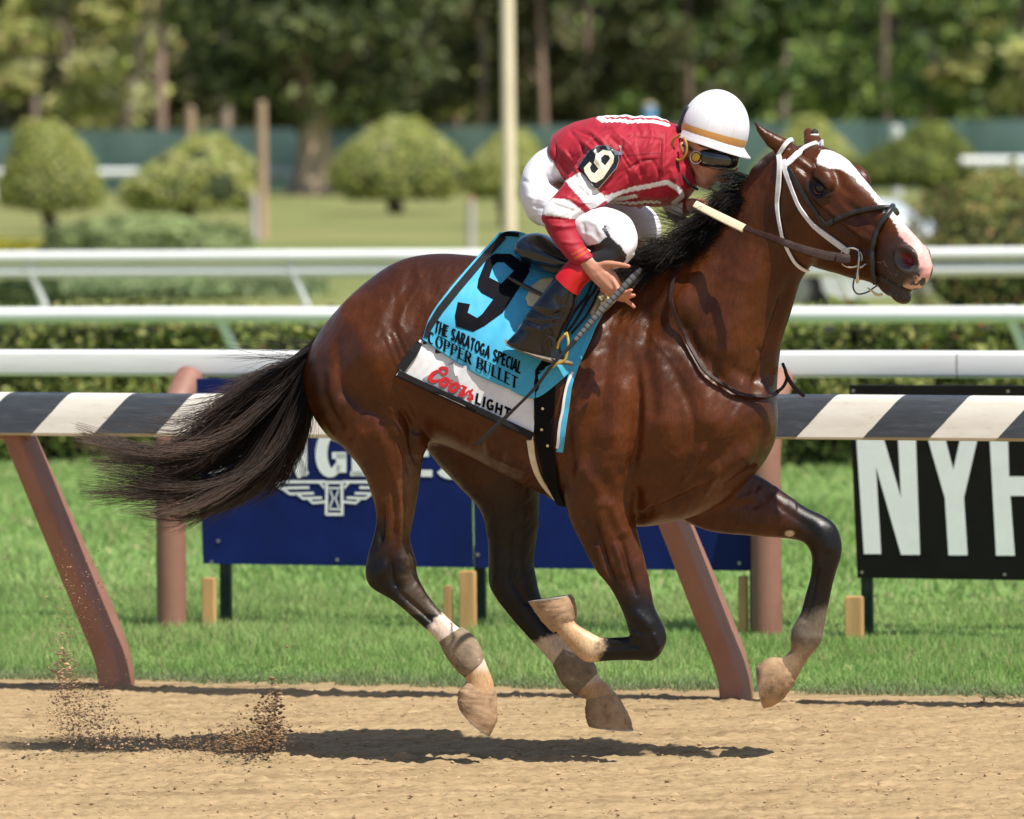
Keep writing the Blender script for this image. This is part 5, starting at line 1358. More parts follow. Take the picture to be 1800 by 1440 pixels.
# mane: braided near the poll, loose and blowing back lower down
curves, rad, cols, tips = [], [], [], []
def crest(s):
    return np.interp(s, [0, .2, .4, .6, .8, 1], [1302, 1275, 1250, 1220, 1185, 1148]), np.interp(s, [0, .2, .4, .6, .8, 1], [336, 372, 403, 432, 452, 458])
SG = 14
def push_out(pts, gap):
    out = []
    for (x, y, d) in pts:
        loc, nrm = hit(x, y)
        if loc is not None and d > loc.y - gap: d = loc.y - gap
        out.append(P(x, y, d))
    return out
MC = []
for j in range(46):
    s_ = (j + r.uniform(-.3, .3)) / 45; MC.append((s_, r.uniform(75, 150) * (1 - .35 * s_) * (.5 if s_ < .22 else 1), r.uniform(152, 196), r.uniform(125, 186), r.normal(0, .03), r.uniform(0, 6.28)))
for j in range(3600):
    s_, ln, a0, a1, dd_, ph = MC[int(r.integers(0, 46))]
    s = np.clip(s_ + r.normal(0, .02), 0, 1); x0, y0 = crest(s); q_ = r.normal(7, 5); x0 += q_ * .7; y0 += q_
    w = np.linspace(0, 1, SG); ln = ln * r.uniform(.7, 1.1)
    a0 = math.radians(a0 + r.normal(0, 5)); a1 = math.radians(a1 + r.normal(0, 8)); an = a0 + (a1 - a0) * w; st_ = ln / SG
    xs = x0 + np.cumsum(np.cos(an) * st_); ys = y0 + np.cumsum(np.sin(an) * st_) + 5 * np.sin(w * 7 + ph) * w
    d0 = dmid(x0) + r.normal(-.01, .015); dd = d0 - (.06 + .06 * r.random()) * w + dd_ * w
    curves.append(push_out(list(zip(xs, ys, dd)), .005 + .013 * r.random())); rad.append(r.uniform(.0007, .0013))
    cols.append(np.array([.007, .006, .006]) * r.uniform(.7, 1.5)); tips.append(np.array([.02, .016, .014]) * r.uniform(.6, 1.5))
TL = [(r.uniform(1283, 1322), r.uniform(34, 78), r.uniform(182, 230), r.uniform(120, 175)) for _ in range(22)]
for j in range(260):      # thin tossed locks between helmet and neck
    x0, ln, a0, a1 = TL[int(r.integers(0, 22))]; x0 += r.normal(0, 2); y0 = np.interp(x0, [1280, 1325], [366, 309]) + 4; w = np.linspace(0, 1, SG); ln *= r.uniform(.8, 1.1)
    a0 = math.radians(a0 + r.normal(0, 4)); a1 = math.radians(a1 + r.normal(0, 7)); an = a0 + (a1 - a0) * w
    xs = x0 + np.cumsum(np.cos(an) * ln / SG); ys = y0 + np.cumsum(np.sin(an) * ln / SG); d0 = dmid(x0) + r.normal(-.03, .015)
    curves.append([P(x, y, d0 - .05 * q) for x, y, q in zip(xs, ys, w)]); rad.append(.0008); cols.append([.008, .007, .007]); tips.append([.016, .013, .012])
strands(curves, rad, cols, tips, 'mane', horse, seg=SG)
M_BRAID = plain('braided hair', (.012, .010, .010), .45, .5, 120, bump=.8)
M_BAND = plain('white braid band', (.75, .75, .74), .5, .05, 40)
for x, y, rr_ in ((1364, 263, 5), (1345, 283, 6.5), (1333, 294, 6), (1323, 306, 6), (1313, 319, 6), (1304, 332, 5.5), (1296, 344, 5)):
    c = P(x, y, dmid(x) - .06); k = rr_ / 505
    V, F = ico((0, 0, 0), 1, (k, k * .9, k * .85), 2)
    mb = MB(); mb.add([c + Vector(v) * (1 + .15 * noise.noise(Vector(v) * 300)) for v in V], F); b_ = mb.build('braid_knot', M_BRAID, horse)
    mb = MB(); mb.tube([c + Vector((k * .9 * math.cos(a), -k * .9 * math.sin(a) - .003, -k * .55 + .3 * k * math.cos(a))) for a in np.linspace(-.6, 3.6, 10)], k * .24, 8); mb.build('braid_band', M_BAND, b_)
c = P(1432, 233, 19.6); V, F = ico(c, .013, (1, 1, 1), 2); mb = MB(); mb.add(V, F); b_ = mb.build('braid_knot', M_BRAID, horse)
mb = MB(); mb.tube([c + Vector((.012 * math.cos(a), -.012 * math.sin(a), -.008)) for a in np.linspace(-.3, 3.4, 8)], .0035, 8); mb.build('braid_band', M_BAND, b_)
# whiskers on muzzle and chin
curves = []
for j in range(46):
    x, y = (r.uniform(1560, 1600), r.uniform(505, 518)) if j % 2 else (r.uniform(1540, 1620), r.uniform(455, 500))
    loc, nrm = hit(x, y)
    if loc is None: continue
    nd = (nrm + Vector((r.normal(0, .4), -.2, -.6 if j % 2 else r.normal(0, .5)))).normalized(); ln = r.uniform(.012, .04)
    curves.append([loc + nd * ln * q + Vector((.006 * q * q, 0, 0)) for q in np.linspace(0, 1, 8)])
strands(curves, [.0004] * len(curves), [[.2, .19, .17]] * len(curves), [[.4, .38, .34]] * len(curves), 'whiskers', horse, seg=8)['kind'] = 'stuff'
rebase(horse, (P(950, 1290, D0).x, D0, 0))
# ------------------------------------------------------------------ tack
def onto(px, py, bvh=None, default=None):
    loc, nrm = hit(px, py, bvh)
    if loc is None:
        d = dmid(px) if default is None else default
        return P(px, py, d), Vector((0, -1, .2)).normalized()
    return loc, nrm
def strap(pts, width, name, mat, parent, lift=.004, thick=.004, n=40, bvh=None, round_=False, widths=None, smooth=3, default=None, bow=0.0):
    """flat strap (or round cord) laid on the body along photo pixels; width in px"""
    R = resample(pts, n, widths if widths is not None else [width] * len(pts)) if False else None
    A = resample([(p[0], p[1]) for p in pts], n)
    ww = np.interp(np.linspace(0, 1, n), np.linspace(0, 1, len(widths)), widths) if widths is not None else np.full(n, width)
    Ps, Ns = [], []
    for x, y in A:
        p, q = onto(x, y, bvh, default); Ps.append(np.array(p)); Ns.append(np.array(q))
    Ps, Ns = np.array(Ps), np.array(Ns)
    dp = Ps[:, 1].copy(); nz = Ns.copy()
    for _ in range(smooth):
        dp[1:-1] = np.minimum(dp[1:-1], (dp[:-2] + 2 * dp[1:-1] + dp[2:]) / 4 + .002); nz[1:-1] = (nz[:-2] + 2 * nz[1:-1] + nz[2:]) / 4
    mb = MB(); rings = []
    pos = [P(x, y, d) for (x, y), d in zip(A, dp)]
    for i in range(n):
        tn = (pos[min(i + 1, n - 1)] - pos[max(i - 1, 0)]).normalized(); nr = Vector(nz[i]); nr = (nr - tn * nr.dot(tn)).normalized(); sd = tn.cross(nr).normalized()
        w = ww[i] / 505 / 2; bl = bow * math.sin(math.pi * i / (n - 1))
        c = pos[i] + nr * (lift + bl)
        if round_:
            rings.append([c + (sd * math.cos(a) + nr * (math.sin(a))) * w + nr * w * .8 for a in np.linspace(0, 2 * math.pi, 11)[:-1]])
        else:
            rings.append([c - sd * w, c - sd * w * .86 + nr * thick, c + sd * w * .86 + nr * thick, c + sd * w, c + sd * w * .9 - nr * .003, c - sd * w * .9 - nr * .003])
    mb.add(*ringloft(rings)); return mb.build(name, mat, parent)
M_WLEATHER = plain('white strap leather', (.76, .76, .78), .4, .06, 60, bump=.2)
M_BLEATHER = plain('black rubber strap', (.018, .018, .019), .38, .3, 60, bump=.2)
M_BROWNLEATHER = plain('dark brown rein leather', (.030, .013, .009), .5, .35, 60, bump=.3, spec=.25)
M_STEEL = plain('bit steel', (.62, .60, .56), .22, .15, 60, metallic=1.0)
M_CREAM = plain('cream rubber grip', (.70, .62, .42), .55, .12, 50, bump=.35, co=(1, 1, 4))
bridle = thing('bridle', 'white bridle with black noseband on the bay horse\'s head', 'bridle')
hp = lambda *q: [(1150 + x / 3.2727, 190 + y / 3.2727) for x, y in q]
strap(hp((752, 335), (800, 290), (870, 232), (935, 206), (975, 201)), 11.5, 'browband', M_WLEATHER, bridle)
strap(hp((745, 300), (752, 345), (785, 440), (832, 560), (900, 655), (960, 708), (1060, 782), (1125, 830)), 8, 'cheekpiece', M_WLEATHER, bridle, widths=[11, 9, 7, 7, 8, 11, 12, 11])
strap(hp((800, 182), (760, 200), (722, 262), (735, 330)), 8, 'headpiece', M_WLEATHER, bridle, default=19.5)
strap(hp((722, 275), (728, 330), (722, 440), (714, 560), (728, 680), (750, 770), (800, 870), (845, 915), (880, 930)), 7.5, 'throatlatch', M_WLEATHER, bridle, lift=.008, widths=[9, 9, 10, 8, 6, 6, 6, 6, 6])
strap(hp((775, 345), (850, 480), (930, 600), (992, 682)), 7, 'noseband_strap', M_BLEATHER, bridle, lift=.003)
strap(hp((1000, 668), (1100, 622), (1200, 592), (1300, 580), (1365, 588), (1384, 604)), 9.5, 'noseband', M_BLEATHER, bridle, round_=True, lift=0)
strap(hp((1366, 582), (1320, 660), (1282, 740), (1268, 830), (1273, 930), (1290, 1005)), 10, 'noseband', M_BLEATHER, bridle, round_=True, lift=.004)
bc, bn = onto(1508, 458); bn = Vector((0, -1, 0))
def ringpx(cx, cy, rx, ry, r, name, mat, parent, depth, n=24, a0=0, a1=360):
    mb = MB(); mb.tube([P(cx + rx * math.cos(math.radians(a)), cy + ry * math.sin(math.radians(a)), depth) for a in np.linspace(a0, a1, n)], r, 8, cap=(a1 - a0 < 360)); return mb.build(name, mat, parent)
db = bc.y - .022
ringpx(1496, 453, 20, 17, .0032, 'bit_ring', M_STEEL, bridle, db)
def tubepx(pts, r, name, mat, parent, n=14, k=8):
    A = resample(pts, n); mb = MB(); mb.tube([P(x, y, d) for x, y, d in A], r, k); return mb.build(name, mat, parent)
tubepx([(1509, 438, db), (1511, 455, db - .004), (1508, 478, db - .004), (1507, 498, db)], [.003, .0034, .0046, .0058, .0062, .006, .005, .004, .004, .0045, .006, .007, .0065, .004], 'bit_cheek', M_STEEL, bridle)
tubepx([(1510, 457, db), (1522, 456, db + .006), (1532, 454, db + .02)], .006, 'bit_mouthpiece', M_STEEL, bridle, 8)
tubepx([(1511, 471, db), (1520, 466, db), (1530, 459, db + .01)], .0035, 'bit_mouthpiece', M_STEEL, bridle, 8)
tubepx([(1505, 478, db), (1501, 492, db), (1500, 507, db), (1508, 517, db + .02), (1524, 514, db + .04), (1536, 506, db + .06), (1545, 500, db + .09)], .0028, 'chin_cord', M_BLEATHER, bridle, 24)
tubepx([(1525, 506, db + .03), (1534, 513, db + .04), (1542, 519, db + .05), (1553, 517, db + .07)], [.002, .004, .0035, .005, .006, .005, .006, .003], 'tongue_tie', M_CREAM, bridle, 8)
# foam-white lip line
rein = None
def band3(pts, widths, name, mat, parent, thick=.004, n=30):
    """free-hanging flat strap through (px,py,depth), broad side to the camera"""
    A = resample(pts, n); ww = np.interp(np.linspace(0, 1, n), np.linspace(0, 1, len(widths)), widths); rings = []
    pos = [P(x, y, d) for x, y, d in A]
    for i in range(n):
        tn = (pos[min(i + 1, n - 1)] - pos[max(i - 1, 0)]).normalized(); nr = Vector((0.15, -1, .25)); nr = (nr - tn * nr.dot(tn)).normalized(); sd = tn.cross(nr)
        w = ww[i] / 505 / 2
        rings.append([pos[i] + sd * (w * x) + nr * (thick * y) for x, y in ((-1, .2), (-.85, 1), (-.3, 1.25), (.3, 1.25), (.85, 1), (1, .2), (.85, -.8), (-.85, -.8))])
    mb = MB(); mb.add(*ringloft(rings)); return mb.build(name, mat, parent)
rd = lambda x: np.interp(x, [1215, 1300, 1380, 1480], [19.50, 19.40, 19.26, db])
band3([(x, y, rd(x)) for x, y in ((1222, 359), (1245, 371), (1275, 386), (1308, 402))], [14, 15, 16, 16], 'rein_grip', M_CREAM, bridle, .006)
band3([(x, y, rd(x) + .004) for x, y in ((1303, 398), (1330, 409), (1355, 417), (1380, 427), (1410, 438), (1440, 447), (1466, 452), (1484, 454))], [11, 11, 12, 13, 15, 17, 18, 16], 'rein', M_BROWNLEATHER, bridle, .004)
band3([(1470, 453, db - .012), (1482, 455, db - .014), (1494, 455, db - .010)], [19, 18, 15], 'rein_billet', M_BROWNLEATHER, bridle, .006, 8)
rebase(bridle, HP(.1, 0, -.1))
yoke = thing('breast_strap', 'thin dark leather neck strap looped round the horse\'s chest', 'strap')
strap([(1197, 466), (1186, 490), (1182, 520), (1190, 557), (1205, 596), (1215, 622), (1233, 653), (1270, 683), (1313, 698), (1350, 697), (1368, 688)], 7, 'strap', M_BROWNLEATHER, yoke, lift=.006, n=60, bow=.014, thick=.005)
dq = onto(1362, 690)[0].y
tubepx([(1366, 689, dq - .02), (1376, 681, dq - .01), (1383, 667, dq + .02), (1382, 655, dq + .05), (1376, 640, dq + .09)], .006, 'strap_loop', M_BROWNLEATHER, yoke, 16)
tubepx([(1379, 650, dq), (1386, 666, dq - .01), (1398, 683, dq - .01), (1414, 697, dq - .01)], [.004, .006, .0075, .0075, .0075, .0075, .0078, .0075, .007, .006], 'strap_end', M_BROWNLEATHER, yoke, 10)
rebase(yoke, P(1300, 690, dq))
# --- saddle cloth
def row(pts):
    return resample(pts, 60)
def sheet(rows, nu, nv, lift, wr, seed, default=None, thick=.004, sm=6, hang=False):
    """cloth laid on the body: rows = list of px polylines from top to bottom"""
    Rr = [resample(p, nu) for p in rows]
    Rr = np.array(Rr)                                  # rows,nu,2
    X = np.stack([resample(Rr[:, i], nv) for i in range(nu)], 1)     # nv,nu,2
    D = np.zeros((nv, nu))
    for j in range(nv):
        for i in range(nu):
            p, q = onto(X[j, i, 0], X[j, i, 1], None, default); D[j, i] = p.y
    for _ in range(sm):
        E = np.pad(D, 1, mode='edge'); D = np.minimum(D, (E[:-2, 1:-1] + E[2:, 1:-1] + E[1:-1, :-2] + E[1:-1, 2:]) / 4 + .004)
        E = np.pad(D, 1, mode='edge'); D = (E[:-2, 1:-1] + E[2:, 1:-1] + E[1:-1, :-2] + E[1:-1, 2:] + 2 * D) / 6
    if hang: D = np.minimum.accumulate(D, axis=0)
    x, y = X[..., 0], X[..., 1]
    fold = wr * (.9 * fbm((x + .8 * y) / 46, (y - .6 * x) / 120, 3, seed) + .18 * fbm(x / 20, y / 36, 2, seed + 5))
    D = D - lift - fold
    V = np.array([[P(X[j, i, 0], X[j, i, 1], D[j, i]) for i in range(nu)] for j in range(nv)]).reshape(-1, 3)
    Q = quad(np.arange(nu * nv).reshape(nv, nu))
    V2 = V + np.array([0, thick, 0]); b = len(V)
    ring = np.concatenate([np.arange(nu), np.arange(1, nv) * nu + nu - 1, (nv - 1) * nu + np.arange(nu - 2, -1, -1), np.arange(nv - 2, 0, -1) * nu])
    side = np.stack([ring, np.roll(ring, -1), np.roll(ring, -1) + b, ring + b], 1)
    return np.concatenate([V, V2]), np.concatenate([Q, Q[:, ::-1] + b, side])
def bvh_of(o):
    me = o.data
    return BVHTree.FromPolygons([v.co.copy() for v in me.vertices], [tuple(p.vertices) for p in me.polygons])
def seg_stroke(pts, w, step=3.0):
    A = [pts[0]]; W = [w if np.isscalar(w) else w[0]]
    for i in range(len(pts) - 1):
        L = math.hypot(pts[i + 1][0] - pts[i][0], pts[i + 1][1] - pts[i][1]); m = max(1, int(L / step))
        for j in range(1, m + 1):
            f = j / m; A.append((pts[i][0] + (pts[i + 1][0] - pts[i][0]) * f, pts[i][1] + (pts[i + 1][1] - pts[i][1]) * f))
            W.append(w if np.isscalar(w) else w[i] + (w[i + 1] - w[i]) * f)
    return A, W
def decal_V(V2, bvh, lift):
    out = []
    for x, y in V2:
        loc, nrm = hit(x, y, bvh)
        if loc is None:
            q = (bvh or body_bvh).find_nearest(P(x, y, dmid(x) - .25)); loc = P(x, y, q[0].y)
        out.append(loc + (CAM - loc).normalized() * lift)
    return out
def decal_strokes(strokes, bvh, name, mat, parent, lift=.0025, step=3.0):
    mb = MB()
    for j, (p, w) in enumerate(strokes):
        A, W = seg_stroke(p, w, step); V, F = ribbons([(A, W)])
        if max(W) > 6:
            L_, R_ = stroke(A, W); V, F = [], []; m_ = len(A)
            for q in range(5): V += [(a[0] + (b[0] - a[0]) * q / 4, a[1] + (b[1] - a[1]) * q / 4) for a, b in zip(L_, R_)]
            F = [(q * m_ + i, q * m_ + i + 1, (q + 1) * m_ + i + 1, (q + 1) * m_ + i) for q in range(4) for i in range(m_ - 1)]
        mb.add(decal_V(V, bvh, lift + .00012 * (j % 9)), F)
    return mb.build(name, mat, parent, smooth=False)
def decal_poly(loops, bvh, name, mat, parent, lift=.0022, step=6.0):
    bm = bmesh.new(); flat = [Vector((p[0], p[1], 0)) for l in loops for p in l]
    vs = [bm.verts.new(p) for p in flat]
    for tr in tessellate_polygon([[Vector((p[0], p[1], 0)) for p in l] for l in loops]):
        try: bm.faces.new([vs[i] for i in tr])
        except ValueError: pass
    for _ in range(6):
        ed = [e for e in bm.edges if e.calc_length() > step]
        if not ed: break
        bmesh.ops.subdivide_edges(bm, edges=ed, cuts=1); bmesh.ops.triangulate(bm, faces=bm.faces)
    V = decal_V([(v.co.x, v.co.y) for v in bm.verts], bvh, lift); bm.verts.index_update(); F = [[v.index for v in f.verts] for f in bm.faces]; bm.free()
    mb = MB(); mb.add(V, F); return mb.build(name, mat, parent, smooth=True)
def decal_text(txt, style, p0, p1, height, up, bvh, mat, parent, track=.14, squeeze=1.0, name='lettering', lift=.0025, bold=1.0):
    """text from p0 to p1 (px) with cap-height vector up (unit px) """
    V, F, Wd = text2d(txt, style, 1.0, track, squeeze); mx = max(p[0] for p in V)
    strokes = []; x = 0
    L = math.hypot(p1[0] - p0[0], p1[1] - p0[1]); ux, uy = (p1[0] - p0[0]) / L, (p1[1] - p0[1]) / L; sx = L / mx
    for ch in txt:
        if ch == ' ': x += .45 * squeeze; continue
        s, W = glyph(ch, style)
        for pts, w in s:
            q = [(p0[0] + ux * (x + p[0] * squeeze) * sx + up[0] * p[1] * height, p0[1] + uy * (x + p[0] * squeeze) * sx + up[1] * p[1] * height) for p in pts]
            ws = (w if np.isscalar(w) else np.array(w)) * bold * (sx * squeeze + height) / 2
            strokes.append((q, ws if np.isscalar(ws) else list(ws)))
        x += (W + track) * squeeze
    return decal_strokes(strokes, bvh, name, mat, parent, lift, 2.5)
def fabric(name, col, rough=.6, sheen=.2, sc=900, spec=.35):
    t = NT(name); co = t.coords(); n1 = t.noise(12, 4, .6, co)
    t.set(Base_Color=t.ramp(n1, [(.3, tuple(c * .9 for c in col)), (.7, tuple(min(1, c * 1.06) for c in col))]), Roughness=rough); t.b.inputs['Sheen Weight'].default_value = sheen
    t.b.inputs['Specular IOR Level'].default_value = spec if sheen else .08; t.bump(t.noise(sc, 2, .5, co), .12, .001); return t.m
M_SKYBLUE = fabric('turquoise cloth', (.055, .40, .63)); M_WCLOTH = fabric('white cloth', (.78, .78, .80)); M_BLKCLOTH = fabric('black cloth', (.009, .009, .010), .8, 0); M_GREYCLOTH = fabric('grey-black binding', (.022, .022, .024), .8, 0)
M_NAVYINK = fabric('black print', (.005, .005, .008), .75, 0); M_REDINK = fabric('red embroidery', (.60, .012, .02), .5); M_SILVERINK = fabric('silver-grey embroidery', (.30, .29, .30), .45)
cloth = thing('saddle_cloth', 'turquoise saddle cloth with a big black number and a white lower panel', 'saddle cloth')
V, Q = sheet([[(877, 409), (915, 408), (1000, 440), (1098, 462)], [(831, 460), (900, 466), (990, 482), (1074, 503)], [(790, 508), (870, 522), (970, 540), (1047, 552)], [(757, 554), (840, 588), (940, 618), (1030, 602)], [(742, 597), (795, 633), (845, 663), (890, 682), (941, 700), (1006, 652)]], 110, 90, .017, .006, 3)
o_blue = obj('blue_panel', fastmesh('blue_panel', V, Q, True), M_SKYBLUE, cloth); blue_bvh = bvh_of(o_blue)
V, Q = sheet([[(738, 597), (840, 645), (941, 690)], [(722, 620), (835, 670), (940, 716)], [(709, 640), (830, 697), (939, 744)], [(696, 660), (820, 716), (937, 773)]], 100, 44, .003, .005, 8, hang=True)
o_white = obj('white_panel', fastmesh('white_panel', V, Q, True), M_WCLOTH, cloth); white_bvh = bvh_of(o_white)
decal_strokes([([(885, 415), (844, 460), (803, 508), (774, 544), (756, 572), (748, 593)], [12, 13, 13, 13, 11, 7])], blue_bvh, 'binding', M_GREYCLOTH, cloth, .004)
decal_strokes([([(880, 416), (890, 411), (912, 413)], 8)], blue_bvh, 'binding', M_BLKCLOTH, cloth, .005)
decal_strokes([([(738, 602), (726, 620), (704, 650)], [11, 17, 16])], white_bvh, 'binding', M_GREYCLOTH, cloth, .009)
decal_strokes([([(699, 657), (760, 685), (860, 731), (937, 767)], [13, 13, 13, 13])], white_bvh, 'binding', M_GREYCLOTH, cloth, .010)
cp = lambda *q: [(680 + x / 3.429, 380 + y / 3.429) for x, y in q]
nine_o = cp((545, 430), (552, 380), (600, 260), (650, 226), (745, 228), (855, 300), (858, 335), (835, 375), (700, 580), (590, 660), (520, 696), (418, 665), (410, 600), (428, 518), (502, 530), (487, 582), (545, 614), (575, 590), (642, 500), (570, 462))
nine_i = cp((618, 370), (640, 300), (665, 278), (705, 278), (765, 330), (690, 406))
decal_poly([nine_o, nine_i], blue_bvh, 'number', M_NAVYINK, cloth, .0026)
ip = lambda x, y: (690 + x / 5.625, 560 + y / 5.625)
decal_text('THE SARATOGA SPECIAL', 'sans', ip(410, 130), ip(1262, 550), 21.5, (.16, -.987), blue_bvh, M_NAVYINK, cloth, .10, .62, bold=1.2)
decal_text('COPPER BULLET', 'serif', ip(345, 235), ip(1232, 700), 20.5, (.10, -.995), blue_bvh, M_NAVYINK, cloth, .10, .8)
tri = [ip(292, 596), ip(602, 425), ip(715, 828)]
decal_poly([tri], white_bvh, 'mountain_emblem', M_SILVERINK, cloth, .002)
decal_poly([[ip(602, 425), ip(650, 560), ip(622, 572), ip(604, 520)]], white_bvh, 'mountain_emblem', M_WCLOTH, cloth, .003)
def script_px(strk):
    return [([ip(*p) for p in pts], w) for pts, w in strk]
red = [([(455, 500), (490, 485), (535, 495), (540, 530), (510, 555), (480, 540), (470, 515), (440, 520), (400, 545), (370, 590), (385, 620), (430, 620), (470, 600)], [3, 5, 5, 4, 4, 3, 3, 5, 7, 8, 7, 5, 2]),
       ([(505, 590), (480, 620), (480, 655), (510, 668), (545, 640), (555, 605), (530, 585), (505, 595), (520, 615), (570, 615), (600, 620)], [5, 7, 7, 6, 5, 4, 4, 4, 3, 3, 3]),
       ([(600, 640), (572, 668), (570, 705), (600, 722), (640, 695), (652, 655), (628, 635), (600, 645), (620, 670), (665, 665), (700, 672)], [5, 7, 7, 6, 5, 4, 4, 4, 3, 3, 3]),
       ([(690, 660), (715, 690), (690, 725), (665, 755), (690, 765), (725, 745), (760, 710)], [3, 6, 7, 7, 5, 4, 3]), ([(700, 690), (720, 680), (735, 690)], 4),
       ([(795, 700), (770, 725), (765, 750), (785, 765), (785, 795), (755, 802), (735, 785)], [3, 5, 6, 6, 6, 5, 4])]
decal_strokes(script_px(red), white_bvh, 'lettering', M_REDINK, cloth, .0045, 2.0)
decal_text('LIGHT', 'sans', ip(818, 838), ip(1158, 1000), 18.5, (.14, -.99), white_bvh, M_NAVYINK, cloth, .2, .95, bold=1.4)
# front strip of the cloth in front of the girth
strap([(1049, 552), (1034, 585), (1018, 625), (1003, 668), (994, 710), (988, 755), (984, 792)], 14, 'front_strip', M_SKYBLUE, cloth, lift=.012, widths=[26, 22, 15, 12, 11, 11, 12], n=40)
strap([(1006, 655), (993, 690), (985, 730), (980, 785)], 5, 'front_piping', M_WCLOTH, cloth, lift=.014, n=24)
rebase(cloth, P(880, 600, dmid(880)))
# --- saddle, girth, irons
saddle = thing('racing_saddle', 'small dark racing saddle with cream flap under the jockey', 'saddle')
M_SADDLE = plain('dark patent saddle leather', (.006, .008, .016), .18, .3, 12, Coat_Weight=.4)
M_FLAP = plain('cream chamois', (.62, .52, .30), .7, .12, 30, bump=.3)
M_GIRTH = fabric('black elastic', (.006, .006, .007), .7, 0)
loft_obj('seat', [(914, 428, 913, 442, -.10, .05), (919, 418, 916, 455, -.10, .11), (934, 410, 927, 468, -.09, .145), (955, 411, 946, 477, -.09, .15), (980, 424, 968, 482, -.09, .15), (1010, 442, 1000, 486, -.10, .14), (1050, 455, 1040, 490, -.10, .12), (1100, 462, 1090, 490, -.08, .09)], M_SADDLE, saddle, 32)
def slab(pts, name, mat, parent, bvh, lift, thick=.006):
    o = decal_poly([pts], bvh, name, mat, parent, lift + thick)
    m = o.modifiers.new('thick', 'SOLIDIFY'); m.thickness = thick; m.offset = 0; return o
slab([(924, 525), (934, 504), (952, 490), (972, 487), (985, 500), (975, 530), (950, 541), (928, 537)], 'flap', M_FLAP, saddle, blue_bvh, .006)
slab([(1062, 480), (1088, 467), (1126, 463), (1134, 468), (1120, 488), (1092, 520), (1062, 550), (1040, 560), (1036, 540), (1050, 510)], 'flap', M_FLAP, saddle, blue_bvh, .02)
strap([(952, 480), (975, 484), (1000, 489)], 3, 'piping', M_FLAP, saddle, lift=.03, n=12)
db2 = onto(925, 505, blue_bvh)[0].y - .02
tubepx([(892, 487, db2), (925, 505, db2 - .01), (962, 524, db2 - .03)], [.004, .007, .008, .008, .008, .008, .008, .008], 'stirrup_bar', M_SADDLE, saddle, 8)
strap([(960, 600), (958, 640), (957, 700), (957, 760), (962, 800), (972, 845), (990, 888)], 33, 'girth', M_GIRTH, saddle, lift=.012, widths=[36, 36, 36, 34, 30, 24, 14], n=50)
strap([(932, 772), (940, 815), (957, 850), (990, 888)], 11, 'overgirth', plain('cream webbing', (.62, .56, .44), .7, .15, 40, bump=.3), saddle, lift=.006, widths=[13, 12, 11, 9], n=30)
for x, y in ((955, 717), (954, 752), (966, 780)):
    p_, q_ = onto(x, y); mb = MB(); mb.tube([p_ + q_ * .012, p_ + q_ * .024], [.006, .005], 10); mb.build('stud', M_STEEL, saddle)
dl = 19.37
for a, b in (((1052, 500), (998, 592)), ((1062, 508), (1006, 596)), ((1046, 497), (990, 588))):
    strap([a, ((a[0] + b[0]) / 2 + 3, (a[1] + b[1]) / 2 + 2), b], 5, 'stirrup_leather', M_BLEATHER, saddle, bvh=blue_bvh, lift=.035, n=16)
M_BRASS = plain('yellow anodised stirrup', (.62, .40, .06), .35, .2, 40, metallic=.4)
IR = 19.30
tubepx([(996, 585, IR + .03), (999, 600, IR), (997, 620, IR), (992, 634, IR + .0), (978, 640, IR), (972, 645, IR + .02)], .0045, 'stirrup_iron', M_BRASS, saddle, 24)
tubepx([(994, 587, IR + .05), (984, 598, IR + .08), (980, 612, IR + .1)], .0045, 'stirrup_iron', M_BRASS, saddle, 12)
rebase(saddle, P(960, 480, dmid(960)))
# ------------------------------------------------------------------ the jockey
jockey = thing('person', 'jockey in red silks and white helmet crouched over the galloping horse', 'person')
def relief(me, strokes, scale=1.0, only=None):
    V = getV(me); N = getN(me); px_, py_ = pixels(V)
    tc_ = np.array([0, 0, CAMH]) - V; tc_ /= np.linalg.norm(tc_, axis=1)[:, None]; f_ = sstep(.0, .3, (N * tc_).sum(1)); dsp = np.zeros(len(V))
    for pts, w, a in strokes:
        d, t_ = polydist(px_, py_, pts); tap = np.minimum(1, .25 + 4 * np.minimum(t_, 1 - t_)) if len(pts) > 2 else 1
        dsp += scale * a / 1000 * np.exp(-(d / w) ** 2) * tap * f_
    V = V + N * dsp[:, None]; setV(me, V); return V
def eloft(mb, st, n=28, k=5, e=1.0):
    mb.add(*edge_loft(st, n, k, e))
def ball(mb, px, py, do, rx, ry, rd):
    """ellipsoid: radii in px, px, metres"""
    d = dmid(px) + do; c = P(px, py, d); V, F = ico((0, 0, 0), 1, (rx * d / FPX, rd, ry * d / FPX), 3); mb.add([c + Vector(v) for v in V], F)
# --- skin: one continuous figure (mostly under the clothes)
sk = MB()
eloft(sk, [(1000, 255, 1015, 295, 0, .08), (1025, 240, 1045, 320, 0, .12), (1080, 220, 1095, 340, 0, .14), (1140, 222, 1165, 340, 0, .15), (1180, 232, 1200, 320, 0, .09), (1195, 240, 1218, 305, -.005, .055), (1212, 238, 1238, 300, -.01, .055)])
ball(sk, 1243, 246, -.012, 52, 54, .088)          # skull
ball(sk, 1250, 283, -.012, 36, 40, .064)          # face
ball(sk, 1241, 312, -.012, 21, 20, .045)          # jaw and chin
eloft(sk, [(1208, 262, 1222, 300, -.012, .05), (1214, 280, 1240, 320, -.012, .05), (1222, 312, 1252, 332, -.012, .032), (1232, 326, 1246, 335, -.012, .016)])
eloft(sk, [(1280, 268, 1268, 282, -.012, .012), (1292, 284, 1276, 294, -.012, .014), (1299, 297, 1280, 302, -.012, .017), (1294, 303, 1276, 306, -.012, .010)], 14)   # nose
ball(sk, 1279, 315, -.012, 7, 4, .02); ball(sk, 1274, 322, -.012, 7, 4, .018)   # lips
